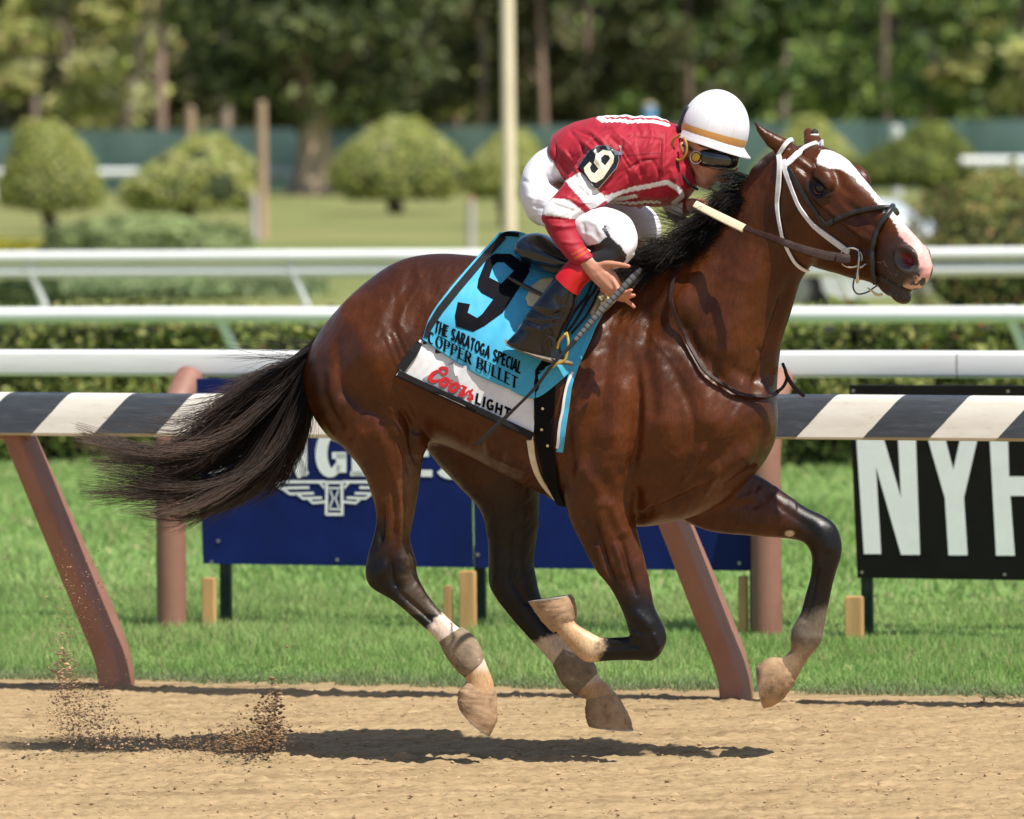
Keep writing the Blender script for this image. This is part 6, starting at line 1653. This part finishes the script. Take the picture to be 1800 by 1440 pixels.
ball(sk, 1199, 260, -.095, 6, 12, .012); ball(sk, 1199, 260, .075, 6, 12, .012)  # ears
# near arm to the open hand
eloft(sk, [(1070, 245, 1115, 300, -.17, .045), (1020, 290, 1065, 335, -.215, .042), (985, 340, 1030, 362, -.265, .04), (965, 378, 1008, 384, -.30, .038), (972, 408, 1006, 404, -.315, .034), (992, 440, 1022, 432, -.335, .028), (1010, 458, 1035, 446, -.345, .023), (1024, 470, 1046, 453, -.35, .021)])
eloft(sk, [(1022, 470, 1046, 452, -.35, .020), (1034, 486, 1062, 462, -.352, .019), (1050, 503, 1078, 474, -.354, .017), (1066, 514, 1088, 488, -.356, .015), (1078, 520, 1092, 503, -.356, .011)], 24)
def finger(pts, r, do):
    A = resample([(x, y) for x, y in pts], 12); rr = np.interp(np.linspace(0, 1, 12), np.linspace(0, 1, len(r)), r)
    mb = [P(x, y, dmid(x) + d) for (x, y), d in zip(A, np.linspace(do[0], do[1], 12))]
    sk.add(*tube(mb, list(rr), 10)); sk.add(*ico(mb[-1], rr[-1], (1, 1, 1), 2))
finger([(1052, 466), (1068, 464), (1084, 465), (1098, 467), (1105, 468)], [.013, .013, .0115, .010, .008], (-.352, -.372))     # thumb
finger([(1076, 488), (1082, 503), (1090, 512), (1101, 514), (1110, 510)], [.0105, .0105, .010, .009, .0075], (-.358, -.375))    # first finger, curled
finger([(1070, 500), (1082, 512), (1094, 520), (1104, 522), (1115, 519)], [.0105, .0105, .010, .009, .0075], (-.352, -.358))
finger([(1064, 506), (1080, 518), (1096, 525), (1107, 533), (1115, 540)], [.0105, .010, .0095, .009, .007], (-.348, -.345))
finger([(1056, 506), (1072, 519), (1084, 525), (1096, 529)], [.010, .009, .008, .0065], (-.338, -.33))
# far arm and its hand closed on the rein
eloft(sk, [(1120, 262, 1160, 320, .14, .045), (1140, 310, 1170, 352, .15, .042), (1160, 350, 1182, 382, .13, .038), (1188, 350, 1196, 378, .07, .032), (1210, 350, 1214, 372, .0, .025)])
eloft(sk, [(1206, 349, 1210, 374, .0, .022), (1222, 349, 1226, 375, -.04, .022), (1238, 354, 1238, 374, -.06, .018)], 18)
for q in range(4):
    finger([(1226 + 1.5 * q, 352 + 6 * q), (1238 + q, 354 + 6 * q), (1242, 360 + 5 * q), (1234, 364 + 4 * q)], [.0095, .0095, .009, .008], (-.06, -.12))
# legs
eloft(sk, [(960, 310, 985, 312, -.03, .05), (950, 335, 1005, 345, -.10, .06), (985, 385, 1050, 372, -.20, .065), (1050, 425, 1085, 385, -.27, .055), (1080, 440, 1105, 410, -.29, .045), (1072, 447, 1084, 462, -.30, .032), (1006, 478, 1024, 494, -.325, .03), (948, 535, 975, 548, -.34, .03), (915, 570, 960, 585, -.345, .03), (905, 590, 985, 625, -.35, .03)])
eloft(sk, [(940, 300, 1000, 300, .06, .09), (1000, 330, 1040, 370, .16, .07), (1080, 345, 1110, 410, .24, .06), (1135, 360, 1130, 425, .27, .05), (1100, 420, 1120, 455, .29, .045), (1020, 500, 1050, 520, .31, .04), (960, 575, 990, 590, .32, .034)])
sm_ = voxel('body', sk, .0046); smooth_mesh(sm_, 5)
relief(sm_, [([(1060, 478), (1082, 500)], 3, 1.6), ([(1052, 484), (1074, 508)], 3, 1.6), ([(1046, 478), (1062, 476)], 4, -1.5), ([(1068, 486), (1080, 506)], 2, -1.5), ([(1028, 462), (1050, 480)], 2.5, 1.2),
              ([(1275, 308), (1268, 318)], 3, -2), ([(1283, 318), (1266, 319)], 1.6, -2.5), ([(1275, 272), (1258, 276)], 6, -5), ([(1238, 300), (1250, 322)], 5, -2.5), ([(1215, 300), (1232, 330)], 6, 1.5)])
Vs = getV(sm_); pxs, pys = pixels(Vs)
Cs = np.tile(np.array([.50, .23, .145]), (len(Vs), 1)); Cs *= (1 + .10 * lump(pxs, pys, .09, 4))[:, None]
Cs = lerpc(Cs, (.56, .20, .13), .5 * sstep(20, 4, np.hypot(pxs - 1108, pys - 520)) + .4 * sstep(10, 2, np.hypot(pxs - 1104, pys - 468)))
Cs = lerpc(Cs, (.42, .12, .09), np.where(pxs > 1262, sstep(6, 2, np.abs(pys - 319)), 0) * .7)
vcol(sm_, Cs)
t = NT('skin'); co = t.coords(); t.set(Base_Color=t.attr(), Roughness=.5); t.b.inputs['Subsurface Weight'].default_value = .12; t.b.inputs['Subsurface Radius'].default_value = (.01, .004, .002)
t.bump(t.noise(260, 4, .6, co), .15, .002); M_SKIN = t.m
obj('body', sm_, M_SKIN, jockey)
# --- red silks
jk = MB()
eloft(jk, [(966, 262, 984, 300, 0, .10), (972, 241, 1002, 316, 0, .145), (986, 226, 1020, 336, 0, .165), (1012, 213, 1044, 350, 0, .18), (1062, 203, 1085, 361, 0, .195), (1110, 203, 1128, 363, 0, .205), (1150, 206, 1176, 362, 0, .20), (1180, 214, 1206, 352, 0, .155), (1196, 224, 1222, 335, -.005, .10), (1203, 232, 1226, 322, -.008, .075)], 48)
eloft(jk, [(1120, 228, 1175, 300, -.10, .07), (1085, 226, 1140, 322, -.155, .075), (1040, 245, 1108, 338, -.19, .072), (1012, 290, 1076, 350, -.225, .066), (986, 330, 1058, 362, -.262, .060), (958, 365, 1030, 376, -.295, .056), (953, 384, 1018, 388, -.305, .053), (962, 408, 1017, 406, -.318, .048), (982, 437, 1029, 432, -.335, .041), (1002, 460, 1041, 447, -.346, .034), (1014, 468, 1046, 451, -.35, .030)], 32)
eloft(jk, [(1120, 240, 1170, 320, .12, .07), (1140, 295, 1178, 358, .155, .062), (1158, 345, 1186, 392, .135, .052), (1186, 346, 1196, 388, .07, .042), (1208, 348, 1213, 376, .01, .032)], 28)
jm = voxel('jacket', jk, .0040); smooth_mesh(jm, 11, None, .7)
FOLDS = [([(1010, 240), (1040, 262), (1060, 300)], 4, 5), ([(1030, 225), (1060, 250), (1075, 280)], 4, 4), ([(985, 260), (1010, 285), (1020, 315)], 4, 5), ([(1068, 236), (1095, 262), (1112, 290)], 4, -5), ([(1078, 228), (1108, 256), (1130, 296)], 4, 5), ([(1105, 240), (1160, 246)], 3, -4),
         ([(1112, 292), (1130, 330), (1112, 345)], 5, 5), ([(1100, 300), (1115, 330), (1090, 345)], 4, -5), ([(1140, 290), (1135, 320), (1120, 340)], 3.5, 4), ([(1150, 285), (1162, 310)], 3, -4), ([(975, 250), (978, 275), (974, 285)], 3, -6), ([(1000, 228), (1020, 250), (1030, 280)], 4, -4),
         ([(1095, 245), (1092, 270), (1108, 296), (1130, 282), (1160, 280)], 2.2, -5), ([(1163, 240), (1160, 300), (1156, 330)], 3, -5), ([(1168, 236), (1164, 300)], 3, 4), ([(990, 345), (1020, 358), (1048, 352)], 4, 4), ([(975, 360), (1005, 370)], 3, -4), ([(965, 395), (990, 400), (1012, 396)], 4, 4), ([(962, 382), (990, 386)], 3, -4),
         ([(985, 425), (1005, 428), (1025, 425)], 3, 2.5), ([(1040, 345), (1062, 335)], 4, -4), ([(1020, 325), (1040, 345)], 3, 3.5), ([(1180, 300), (1190, 340)], 5, 5), ([(1130, 345), (1170, 345)], 5, 4), ([(1080, 350), (1115, 352)], 4, -4), ([(1050, 222), (1090, 225)], 4, 3), ([(1115, 215), (1125, 235)], 4, -3), ([(1140, 212), (1148, 240), (1140, 262)], 4, 3.5),
         ([(1058, 262), (1040, 240), (1010, 228)], 3, -3), ([(1000, 270), (1020, 300)], 3, -4), ([(985, 290), (1000, 310)], 3, 4)]
relief(jm, FOLDS, 1.35)
Vj = getV(jm); Nj = getN(jm); pxj, pyj = pixels(Vj)
Vj += Nj * (.0036 * fbm((pxj + pyj) / 20, (pyj - pxj) / 60, 3, 5) * (pyj < 400))[:, None]; setV(jm, Vj)
dj = Vj[:, 1] - (D0 - math.tan(PSI) * (pxj - 950) / 500)
RED, WHT = (.33, .009, .025), (.74, .73, .74)
Cj = np.tile(np.array(RED), (len(Vj), 1))
arm = dj < -.13
wv = .9 * lump(pxj, pyj, .2, 2)
Cj = lerpc(Cj, WHT, (arm & inpoly(pxj + wv, pyj, [(993, 318), (1020, 301), (1066, 350), (1038, 369)])).astype(float))
Cj = lerpc(Cj, WHT, (arm & inpoly(pxj + wv, pyj, [(972, 349), (958, 362), (951, 377), (1014, 386), (1028, 374), (1000, 351)])).astype(float))
Cj = lerpc(Cj, (.46, .05, .012), (arm & inpoly(pxj, pyj, [(1003, 447), (1030, 433), (1037, 441), (1010, 459)])).astype(float))
Cj = lerpc(Cj, (.28, .01, .025), (arm & (polydist(pxj, pyj, [(1006, 452), (1033, 437)])[0] < 1.6)).astype(float))
def zig(pts, a, m=9):
    A = resample(pts, m * 2); return [(x, y + (a if i % 2 else -a)) for i, (x, y) in enumerate(A)]
for pts, w in ((zig([(1054, 210), (1085, 212), (1130, 213)], 1.2), 2.6), ([(1130, 213), (1176, 218)], 2.6), ([(1052, 208), (1062, 203)], 3.2), (zig([(1062, 203), (1120, 204), (1176, 210)], .7), 2.2),
               (zig([(1066, 347), (1100, 336), (1152, 325)], .8), 3.8), ([(1152, 325), (1174, 321), (1194, 334), (1199, 345), (1184, 357)], 4.2), (zig([(1066, 352), (1090, 350), (1118, 345)], 1.4), 2.6), (zig([(1070, 358), (1110, 357), (1160, 355)], 1.0), 2.0)):
    Cj = lerpc(Cj, WHT, sstep(w + .7, w - .7, polydist(pxj, pyj, pts)[0]) * (dj < .1))
Cj = lerpc(Cj, WHT, ((dj > -.02) & (pyj > 352) & (pxj > 1140) & (pxj < 1200) & (pyj > 366 - .2 * (pxj - 1150))).astype(float))
Cj = lerpc(Cj, WHT, ((pxj > 1186 + .28 * (pyj - 205)) & (pyj < 300) & (pyj < 260) & (pxj > 1186)).astype(float) * .9)
vcol(jm, Cj)
t = NT('racing silk'); co = t.coords(); t.set(Base_Color=t.attr(), Roughness=.58); t.b.inputs['Sheen Weight'].default_value = .08; t.b.inputs['Specular IOR Level'].default_value = .28
t.bump(t.mix(.5, t.noise(38, 4, .6, co), t.noise(700, 2, .5, co)), .22, .004)
jacket = obj('jacket', jm, t.m, jockey); jacket_bvh = bvh_of(jacket)
decal_strokes([([(1099, 272), (1112, 272), (1162, 268)], 1.2), ([(1092, 258), (1096, 275), (1108, 297), (1122, 284), (1160, 281)], 1.2), ([(1162, 222), (1164, 260), (1158, 300)], 1.1)], jacket_bvh, 'seam', plain('dark red seam', (.22, .008, .018), .6, .1, 50), jacket, .0012)
# --- white breeches
br = MB()
eloft(br, [(1015, 250, 1030, 318, 0, .12), (985, 248, 1012, 318, 0, .145), (955, 262, 990, 322, 0, .155), (940, 272, 985, 332, -.01, .165), (922, 295, 985, 350, -.03, .18), (914, 325, 990, 365, -.06, .18), (916, 352, 985, 385, -.10, .14), (928, 382, 980, 395, -.12, .09), (945, 396, 972, 398, -.12, .05)], 36)
eloft(br, [(930, 290, 985, 330, -.08, .10), (920, 345, 1000, 340, -.13, .105), (945, 392, 1030, 350, -.18, .10), (985, 408, 1058, 362, -.23, .09), (1020, 430, 1086, 370, -.26, .078), (1048, 446, 1108, 384, -.285, .066), (1068, 458, 1120, 410, -.30, .056), (1080, 464, 1120, 432, -.305, .048), (1088, 466, 1112, 450, -.305, .036)], 32)
eloft(br, [(1012, 452, 1040, 478, -.315, .048), (1045, 440, 1066, 476, -.31, .052), (1070, 425, 1096, 468, -.305, .052), (1092, 415, 1116, 448, -.30, .045)], 28)
eloft(br, [(940, 300, 1000, 320, .08, .10), (1000, 325, 1040, 380, .16, .09), (1070, 340, 1100, 415, .23, .08), (1120, 352, 1140, 425, .27, .068), (1150, 372, 1150, 430, .28, .05), (1162, 395, 1158, 420, .28, .025)], 28)
bm_ = voxel('breeches', br, .0040); smooth_mesh(bm_, 12, None, .7)
relief(bm_, [([(950, 290), (940, 320), (945, 345)], 5, -5), ([(975, 318), (1000, 345), (1040, 352)], 4, -4), ([(925, 345), (955, 352), (985, 345)], 4, 4), ([(930, 360), (960, 368), (990, 362)], 4, -4), ([(938, 378), (970, 382)], 4, 4), ([(1030, 385), (1050, 395), (1058, 415)], 5, 5), ([(1045, 376), (1062, 392), (1070, 410)], 4, -5),
             ([(1020, 410), (1040, 415), (1055, 430)], 4, 4), ([(1075, 385), (1095, 400), (1105, 425)], 5, -3), ([(1060, 375), (1090, 380)], 4, 3), ([(1025, 395), (1030, 420)], 4, -4), ([(960, 300), (985, 330), (1005, 350)], 4, 4), ([(922, 318), (935, 325)], 4, -3), ([(1110, 420), (1100, 445)], 3, -3), ([(1090, 375), (1108, 400)], 3, 3)], .9)
Vb = getV(bm_); pxb_, pyb_ = pixels(Vb); db_ = Vb[:, 1] - (D0 - math.tan(PSI) * (pxb_ - 950) / 500)
Cb = np.tile(np.array([.76, .75, .79]), (len(Vb), 1))
patch = (db_ < -.15) & inpoly(pxb_ + .8 * wv[:len(Vb)] if len(wv) >= len(Vb) else pxb_, pyb_, [(1063, 393), (1070, 410), (1074, 418), (1090, 432), (1101, 447), (1100, 459), (1086, 468), (1040, 482), (1000, 480), (1010, 452), (1034, 432), (1052, 428), (1066, 416), (1058, 404)])
Cb = lerpc(Cb, (.010, .010, .011), patch.astype(float))
vcol(bm_, Cb)
t = NT('breeches nylon'); co = t.coords(); t.set(Base_Color=t.attr(), Roughness=.5); t.b.inputs['Sheen Weight'].default_value = .1
t.bump(t.mix(.5, t.noise(45, 4, .6, co), t.noise(600, 2, .5, co)), .2, .004)
obj('breeches', bm_, t.m, jockey)
# --- boots
M_BOOT = plain('black patent boot', (.0045, .005, .008), .14, .4, 25, bump=.45, bscale=38, Coat_Weight=.25)
M_BOOTTOP = plain('red boot top', (.50, .008, .012), .35, .1, 30)
M_SOLE = plain('muddy sole', (.16, .13, .10), .8, .3, 50)
def boot(side):
    do = -.345 if side < 0 else .32; sx_ = 0 if side < 0 else 30
    b = MB(); S = lambda *q: tuple(v + (sx_ if i in (0, 2) else 0) for i, v in enumerate(q[:4])) + (do + q[4] * (1 if side < 0 else -1), q[5])
    eloft(b, [S(990, 470, 1020, 508, .02, .052), S(975, 488, 1016, 520, .015, .056), S(955, 514, 1012, 540, .005, .054), S(934, 542, 1002, 562, 0, .050), S(922, 558, 992, 578, -.003, .046), S(916, 570, 986, 592, -.005, .044), S(906, 584, 985, 606, -.005, .042), S(893, 598, 990, 622, -.005, .040), S(890, 603, 1000, 638, -.005, .036), S(905, 612, 1003, 642, -.005, .028)], 32)
    me_ = voxel('boot', b, .005); smooth_mesh(me_, 5)
    if side < 0:
        relief(me_, [([(918, 560), (945, 570), (965, 568)], 3, -4), ([(920, 568), (950, 580), (975, 572)], 3, 4), ([(916, 575), (940, 578), (955, 566), (962, 560)], 2, 2.5), ([(935, 545), (965, 556), (990, 552)], 4, -4), ([(940, 535), (970, 545), (998, 540)], 4, 4), ([(955, 575), (950, 600)], 1.6, 2), ([(905, 590), (915, 585), (912, 605)], 2, 2), ([(975, 520), (985, 545), (980, 560)], 5, -4), ([(960, 585), (985, 600)], 3, -3)], 1.5)
    o = obj('boot', me_, M_BOOT, jockey); bb_ = bvh_of(o)
    so_ = MB(); eloft(so_, [S(888, 597, 892, 604, -.005, .030), S(902, 606, 900, 612, -.005, .040), S(940, 620, 938, 628, -.005, .042), S(975, 630, 972, 639, -.005, .044), S(1000, 634, 998, 642, -.005, .036), S(1008, 638, 1006, 643, -.005, .015)], 16); so_.build('sole', M_SOLE, o)
    tp = MB(); eloft(tp, [S(1014, 444, 1050, 478, .034, .044), S(1003, 455, 1040, 490, .028, .050), S(993, 464, 1030, 500, .024, .0545), S(984, 474, 1022, 511, .02, .0575), S(976, 485, 1018, 519, .016, .0585)], 32, 6); tp.build('boot_top', M_BOOTTOP, o)
    return o, bb_
nb_o, nb_b = boot(-1); boot(1)
# --- helmet with white cover, peak and orange band
M_COVER = fabric('white helmet cover', (.80, .80, .84), .45, .1); M_ORANGE = fabric('orange elastic band', (.72, .36, .10), .5); M_BLKFOAM = plain('black helmet lining', (.012, .012, .013), .6, .3, 40); M_YELLOW = plain('yellow ochre harness', (.36, .19, .03), .5, .15, 40)
HD = dmid(1255) - .012
HC = P(1254, 226, HD)
hax = Vector((math.cos(math.radians(17)), 0, -math.sin(math.radians(17)))); hup = Vector((math.sin(math.radians(17)), 0, math.cos(math.radians(17)))); hlat = Vector((0, 1, 0))
yaw = Matrix.Rotation(math.radians(-14), 3, 'Z'); hax, hup, hlat = yaw @ hax, yaw @ hup, yaw @ hlat
def dome(rx, ry, rz, u0, u1, n=40, m=16, grow=0.0, cut=None):
    rings = []
    for j in range(m):
        ph = u0 + (u1 - u0) * j / (m - 1)
        rings.append([HC + hax * (math.cos(a) * math.cos(ph) * (rx + grow) * (1.0 + .04 * math.cos(a))) + hlat * (math.sin(a) * math.cos(ph) * (ry + grow)) + hup * (math.sin(ph) * (rz + grow)) for a in np.linspace(0, 2 * math.pi, n + 1)[:-1]])
    return ringloft(rings, False)
helmet_root = bpy.data.objects.new('helmet_shell', None)
V, F = dome(.119, .104, .135, math.radians(-20), math.radians(89.5)); mb = MB(); mb.add(V, F); he = mb.build('helmet', M_COVER, jockey)
V, F = dome(.119, .104, .135, math.radians(-14), math.radians(-3), grow=.0026, m=5); mb = MB(); mb.add(V, F); mb.build('helmet_band', M_ORANGE, he)
for a0 in (0, math.radians(90), math.radians(-90), math.radians(180), math.radians(-45)):      # seams of the cover
    pts = [HC + hax * (math.cos(a0) * math.cos(ph) * .1205 * (1 + .04 * math.cos(a0))) + hlat * (math.sin(a0) * math.cos(ph) * .1050) + hup * (math.sin(ph) * .1360) for ph in np.linspace(math.radians(-5), math.radians(89), 16)]
    mb = MB(); mb.tube(pts, .0009, 6); mb.build('cover_seam', M_COVER, he)
# peak
rows = []
for q, ext, dz in ((0, .0, -.030), (1, .012, -.041), (2, .023, -.049), (3, .033, -.054)):
    rows.append([HC + hax * (math.cos(a) * (.117 + ext * max(0.0, math.cos(a)) ** 1.2 + .0012 * q)) + hlat * (math.sin(a) * (.104 + .001 * q)) + hup * (dz - .006 * max(0, math.cos(a)) * q / 3) for a in np.linspace(math.radians(-140), math.radians(140), 30)])
V = [v for rw in rows for v in rw] + [v - hup * .005 for rw in rows for v in rw]; F = []
for y in range(3):
    for x in range(29):
        q = y * 30 + x; F.append((q, q + 1, q + 31, q + 30)); F.append((q + 120, q + 150, q + 151, q + 121))
for x in range(29): F.append((90 + x, 91 + x, 211 + x, 210 + x))
mb = MB(); mb.add(V, F); mb.build('peak', M_COVER, he)
V, F = dome(.119, .104, .135, math.radians(-31), math.radians(-16), grow=-.004, m=4); mb = MB(); mb.add(V, F); mb.build('helmet_lining', M_BLKFOAM, he)
# black back of the helmet, ear harness and chin strap
eb = MB(); rings = []
for ph in np.linspace(math.radians(-34), math.radians(22), 8):
    rings.append([HC + hax * (math.cos(a) * math.cos(ph) * .1245) + hlat * (math.sin(a) * math.cos(ph) * .107) + hup * (math.sin(ph) * .137) for a in np.linspace(math.radians(150), math.radians(212), 10)])
V = [v for rw in rings for v in rw]; F = [(y * 10 + x, y * 10 + x + 1, (y + 1) * 10 + x + 1, (y + 1) * 10 + x) for y in range(7) for x in range(9)]
mb = MB(); mb.add(V, F); o = mb.build('helmet_back', M_BLKFOAM, he); m = o.modifiers.new('thick', 'SOLIDIFY'); m.thickness = .006
HN = HD - .095
tubepx([(1196, 236, HN), (1184, 246, HN + .01), (1181, 262, HN + .02), (1187, 278, HN + .015), (1196, 282, HN), (1205, 272, HN - .01), (1207, 256, HN - .01), (1202, 242, HN)], .0046, 'ear_harness', M_YELLOW, he, 30)
tubepx([(1188, 282, HN + .01), (1194, 300, HN + .02), (1203, 314, HN + .035), (1214, 326, HN + .05), (1226, 333, HN + .07)], .005, 'chin_strap', M_BLKFOAM, he, 16)
# --- goggles
gog = [(1210, 262), (1225, 262), (1262, 264), (1294, 274), (1297, 287), (1290, 298), (1262, 296), (1240, 292), (1226, 290)]
skin_bvh = BVHTree.FromPolygons([Vector(v) for v in Vs], [tuple(p.vertices) for p in sm_.polygons])
M_LENS = plain('dark goggle lens', (.008, .007, .007), .06, .3, 20, Coat_Weight=1.0); M_GOLD = plain('gold goggle button', (.55, .36, .06), .3, .1, 50, metallic=.7); M_CHROME = plain('goggle frame', (.5, .48, .45), .2, .2, 50, metallic=.9)
gm = MB(); rings = []
for (x1, y1, x2, y2, do, b) in densify([(1224, 263, 1228, 290, -.078, .012), (1234, 260, 1238, 294, -.075, .028), (1256, 260, 1256, 298, -.055, .05), (1280, 264, 1278, 300, -.03, .055), (1296, 272, 1292, 298, -.01, .05), (1301, 280, 1298, 292, 0, .035)], 4):
    d = dmid((x1 + x2) / 2) + do; p1, p2 = P(x1, y1, d), P(x2, y2, d); c = (p1 + p2) / 2; A = (p1 - p2) / 2
    rings.append([c + A * sp(math.cos(a), .7) + Vector((0, 1, 0)) * (b * sp(math.sin(a), .8)) for a in np.linspace(0, 2 * math.pi, 25)[:-1]])
gm.add(*ringloft(rings)); go = gm.build('goggles', M_LENS, jockey)
gd = dmid(1224) - .098
c = P(1223, 276, gd); mb = MB(); mb.tube([c + Vector((0, .012, 0)), c, c + Vector((0, -.004, 0)), c + Vector((0, -.006, 0))], [.0155, .0155, .014, .009], 20); mb.build('goggle_button', M_GOLD, go)
ringpx(1223, 277, 10, 11, .0022, 'goggle_rim', M_CHROME, go, gd - .002)
tubepx([(1216, 265, gd + .004), (1208, 258, gd + .006), (1200, 253, gd + .008)], .006, 'goggle_strap', M_BLKFOAM, go, 8)
# --- number badge on the arm
M_BADGE = plain('black badge leather', (.010, .011, .013), .35, .2, 40); M_IVORY = plain('ivory numeral', (.74, .69, .54), .5, .06, 40)
ap = lambda *q: [(900 + x / 4, 130 + y / 4) for x, y in q]
bo = ap((463, 650), (540, 545), (600, 508), (660, 502), (715, 525), (748, 565), (752, 610), (735, 660), (605, 812), (580, 800))
badge = decal_poly([bo], jacket_bvh, 'number_badge', M_BADGE, jockey, .009, 5.0)
bm2 = badge.modifiers.new('thick', 'SOLIDIFY'); bm2.thickness = .004; bm2.offset = 0
bdg = bvh_of(badge)
decal_strokes([(bo[:] + [bo[0]], 1.3)], bdg, 'badge_edge', M_CHROME, badge, .0034)
decal_poly([ap((505, 660), (545, 618), (560, 632), (548, 660), (560, 690), (580, 700), (608, 668), (575, 625), (590, 570), (640, 533), (695, 545), (718, 580), (712, 625), (640, 735), (590, 765), (555, 755), (510, 690)), ap((625, 590), (650, 568), (680, 575), (690, 595), (655, 645), (628, 620))], bdg, 'numeral', M_IVORY, badge, .0042, 4.0)
decal_strokes([(ap((720, 560), (775, 555)), 6), (ap((762, 500), (768, 570)), 3.5)], jacket_bvh, 'buckle', M_CHROME, badge, .012)
rebase(jockey, P(1000, 470, dmid(1000)))
# --- whip held down along the boot
whip = thing('riding_whip', 'slim black riding whip pointing down across the saddle cloth', 'whip')
WD = 19.27
def wp(f):
    pass
A = resample([(1127, 473, WD + .03), (1044, 561, WD), (1004, 607, WD - .02), (972, 640, WD - .03), (937, 686, WD), (880, 742, WD + .04), (836, 784, WD + .07)], 60)
rr = np.interp(np.linspace(0, 1, 60), [0, .03, .30, .42, .5, .75, .9, .98, 1], [.007, .0115, .0105, .007, .006, .0052, .008, .0075, .004])
mb = MB(); mb.tube([P(*a) for a in A], list(rr), 10); mb.build('shaft', plain('black whip', (.014, .014, .015), .4, .3, 60), whip)
M_TAPE = plain('grey grip tape', (.10, .10, .10), .6, .3, 60)
for i in range(17):
    j = 1 + i * 1.35; lo = A[int(j)] + (A[int(j) + 1] - A[int(j)]) * (j % 1); q = lo + (A[min(int(j) + 1, 59)] - A[int(j)]) * 1.05
    mb = MB(); r0 = np.interp(j / 59, np.linspace(0, 1, 60), rr); mb.tube([P(*lo), P(*(lo * .5 + q * .5)), P(*q)], [r0 * 1.02, r0 * 1.06, r0 * 1.02], 10); mb.build('grip_tape', M_TAPE, whip)
rebase(whip, P(980, 630, WD))
# ------------------------------------------------------------------ dirt thrown up by the hooves
M_CLOD = plain('damp dirt clod', (.20, .125, .068), .95, .5, 30); M_MIDCLOD = plain('half-dry dirt clod', (.27, .18, .10), .95, .4, 30); M_DRYCLOD = plain('dry dirt clod', (.42, .28, .165), .95, .4, 30)
def clods(cs, sizes, name, mat, label, seed):
    r = np.random.default_rng(seed); n = len(cs)
    base = np.array([[1, 0, 0], [-1, 0, 0], [0, 1, 0], [0, -1, 0], [0, 0, 1], [0, 0, -1]], float)
    T3 = np.array([[0, 2, 4], [2, 1, 4], [1, 3, 4], [3, 0, 4], [2, 0, 5], [1, 2, 5], [3, 1, 5], [0, 3, 5]])
    V = base[None] * r.uniform(.45, 1.2, (n, 6, 1)) * np.asarray(sizes)[:, None, None] * np.array([1.25, .9, .8]) + r.normal(0, .12, (n, 6, 3)) * np.asarray(sizes)[:, None, None] + np.asarray(cs)[:, None]
    Q = (T3[None] + (np.arange(n) * 6)[:, None, None]).reshape(-1, 3)
    o = obj(name, fastmesh(name, V.reshape(-1, 3), Q, False), mat, kind='stuff')
    if label: o['label'] = label; o['category'] = 'dirt'
    return o
def spray(specs, seed):
    r = np.random.default_rng(seed); cs, sz = [], []
    for (x, y, sx_, sy_, n, s, d) in specs:
        k = r.normal(0, 1, (n, 2)); dd = d + r.normal(0, .18, n)
        for i in range(n):
            p = P(x + k[i, 0] * sx_, y + k[i, 1] * sy_, dd[i])
            if p.z > .015: cs.append(list(p)); sz.append(s * min(r.lognormal(-.3, .5), 1.9))
    return np.array(cs), np.array(sz)
c1, s1 = spray([(a, b, c, d, int(n * 2.0), s * .8, e) for a, b, c, d, n, s, e in [(118, 1200, 16, 45, 240, .0045, 20.2), (150, 1250, 30, 28, 260, .0045, 20.2), (110, 1180, 12, 22, 60, .007, 20.2), (130, 1265, 30, 14, 120, .006, 20.2), (150, 1060, 26, 40, 160, .0026, 20.2), (115, 1110, 12, 60, 150, .003, 20.2), (200, 1295, 45, 14, 260, .0055, 20.15), (140, 1235, 40, 45, 700, .0018, 20.2), (110, 1150, 22, 60, 300, .0018, 20.2)]], 3)
clods(c1, s1, 'dirt_spray', M_DRYCLOD, 'plume of dry dirt thrown up behind the horse at the left', 3)
c2, s2 = spray([(a, b, c, d, int(n * 2.0), s * .8, e) for a, b, c, d, n, s, e in [(465, 1265, 14, 22, 150, .0065, 20.0), (480, 1245, 8, 20, 50, .008, 20.0), (440, 1300, 34, 14, 380, .006, 20.0), (380, 1310, 50, 10, 220, .005, 20.0), (485, 1180, 12, 22, 25, .004, 20.0), (485, 1290, 10, 14, 90, .007, 20.0), (300, 1310, 50, 10, 120, .005, 20.05), (440, 1290, 55, 22, 700, .002, 20.0)]], 4)
clods(c2, s2, 'dirt_spray', M_CLOD, 'dark clods of damp dirt kicked up behind the hind hooves', 4)
# loose lumps lying on the harrowed surface
r = np.random.default_rng(8); n = 9000
tt, nn_ = r.uniform(-3.2, 3.2, n), r.uniform(-4.6, .12, n); p = np.array(BASE)[None] + tt[:, None] * np.array(TV) + nn_[:, None] * np.array(NV); sz = np.minimum(.0036 * r.lognormal(0, .5, n), .012)
p[:, 2] = dirt_z(tt, nn_) + sz * .35
big_ = sz > .0085
clods(p[~big_], sz[~big_], 'dirt_lumps', M_DRYCLOD, 'fine loose lumps scattered over the dirt track', 9)
clods(p[big_], sz[big_] * .8, 'dirt_lumps', M_MIDCLOD, 'darker damp lumps scattered over the dirt track', 10)
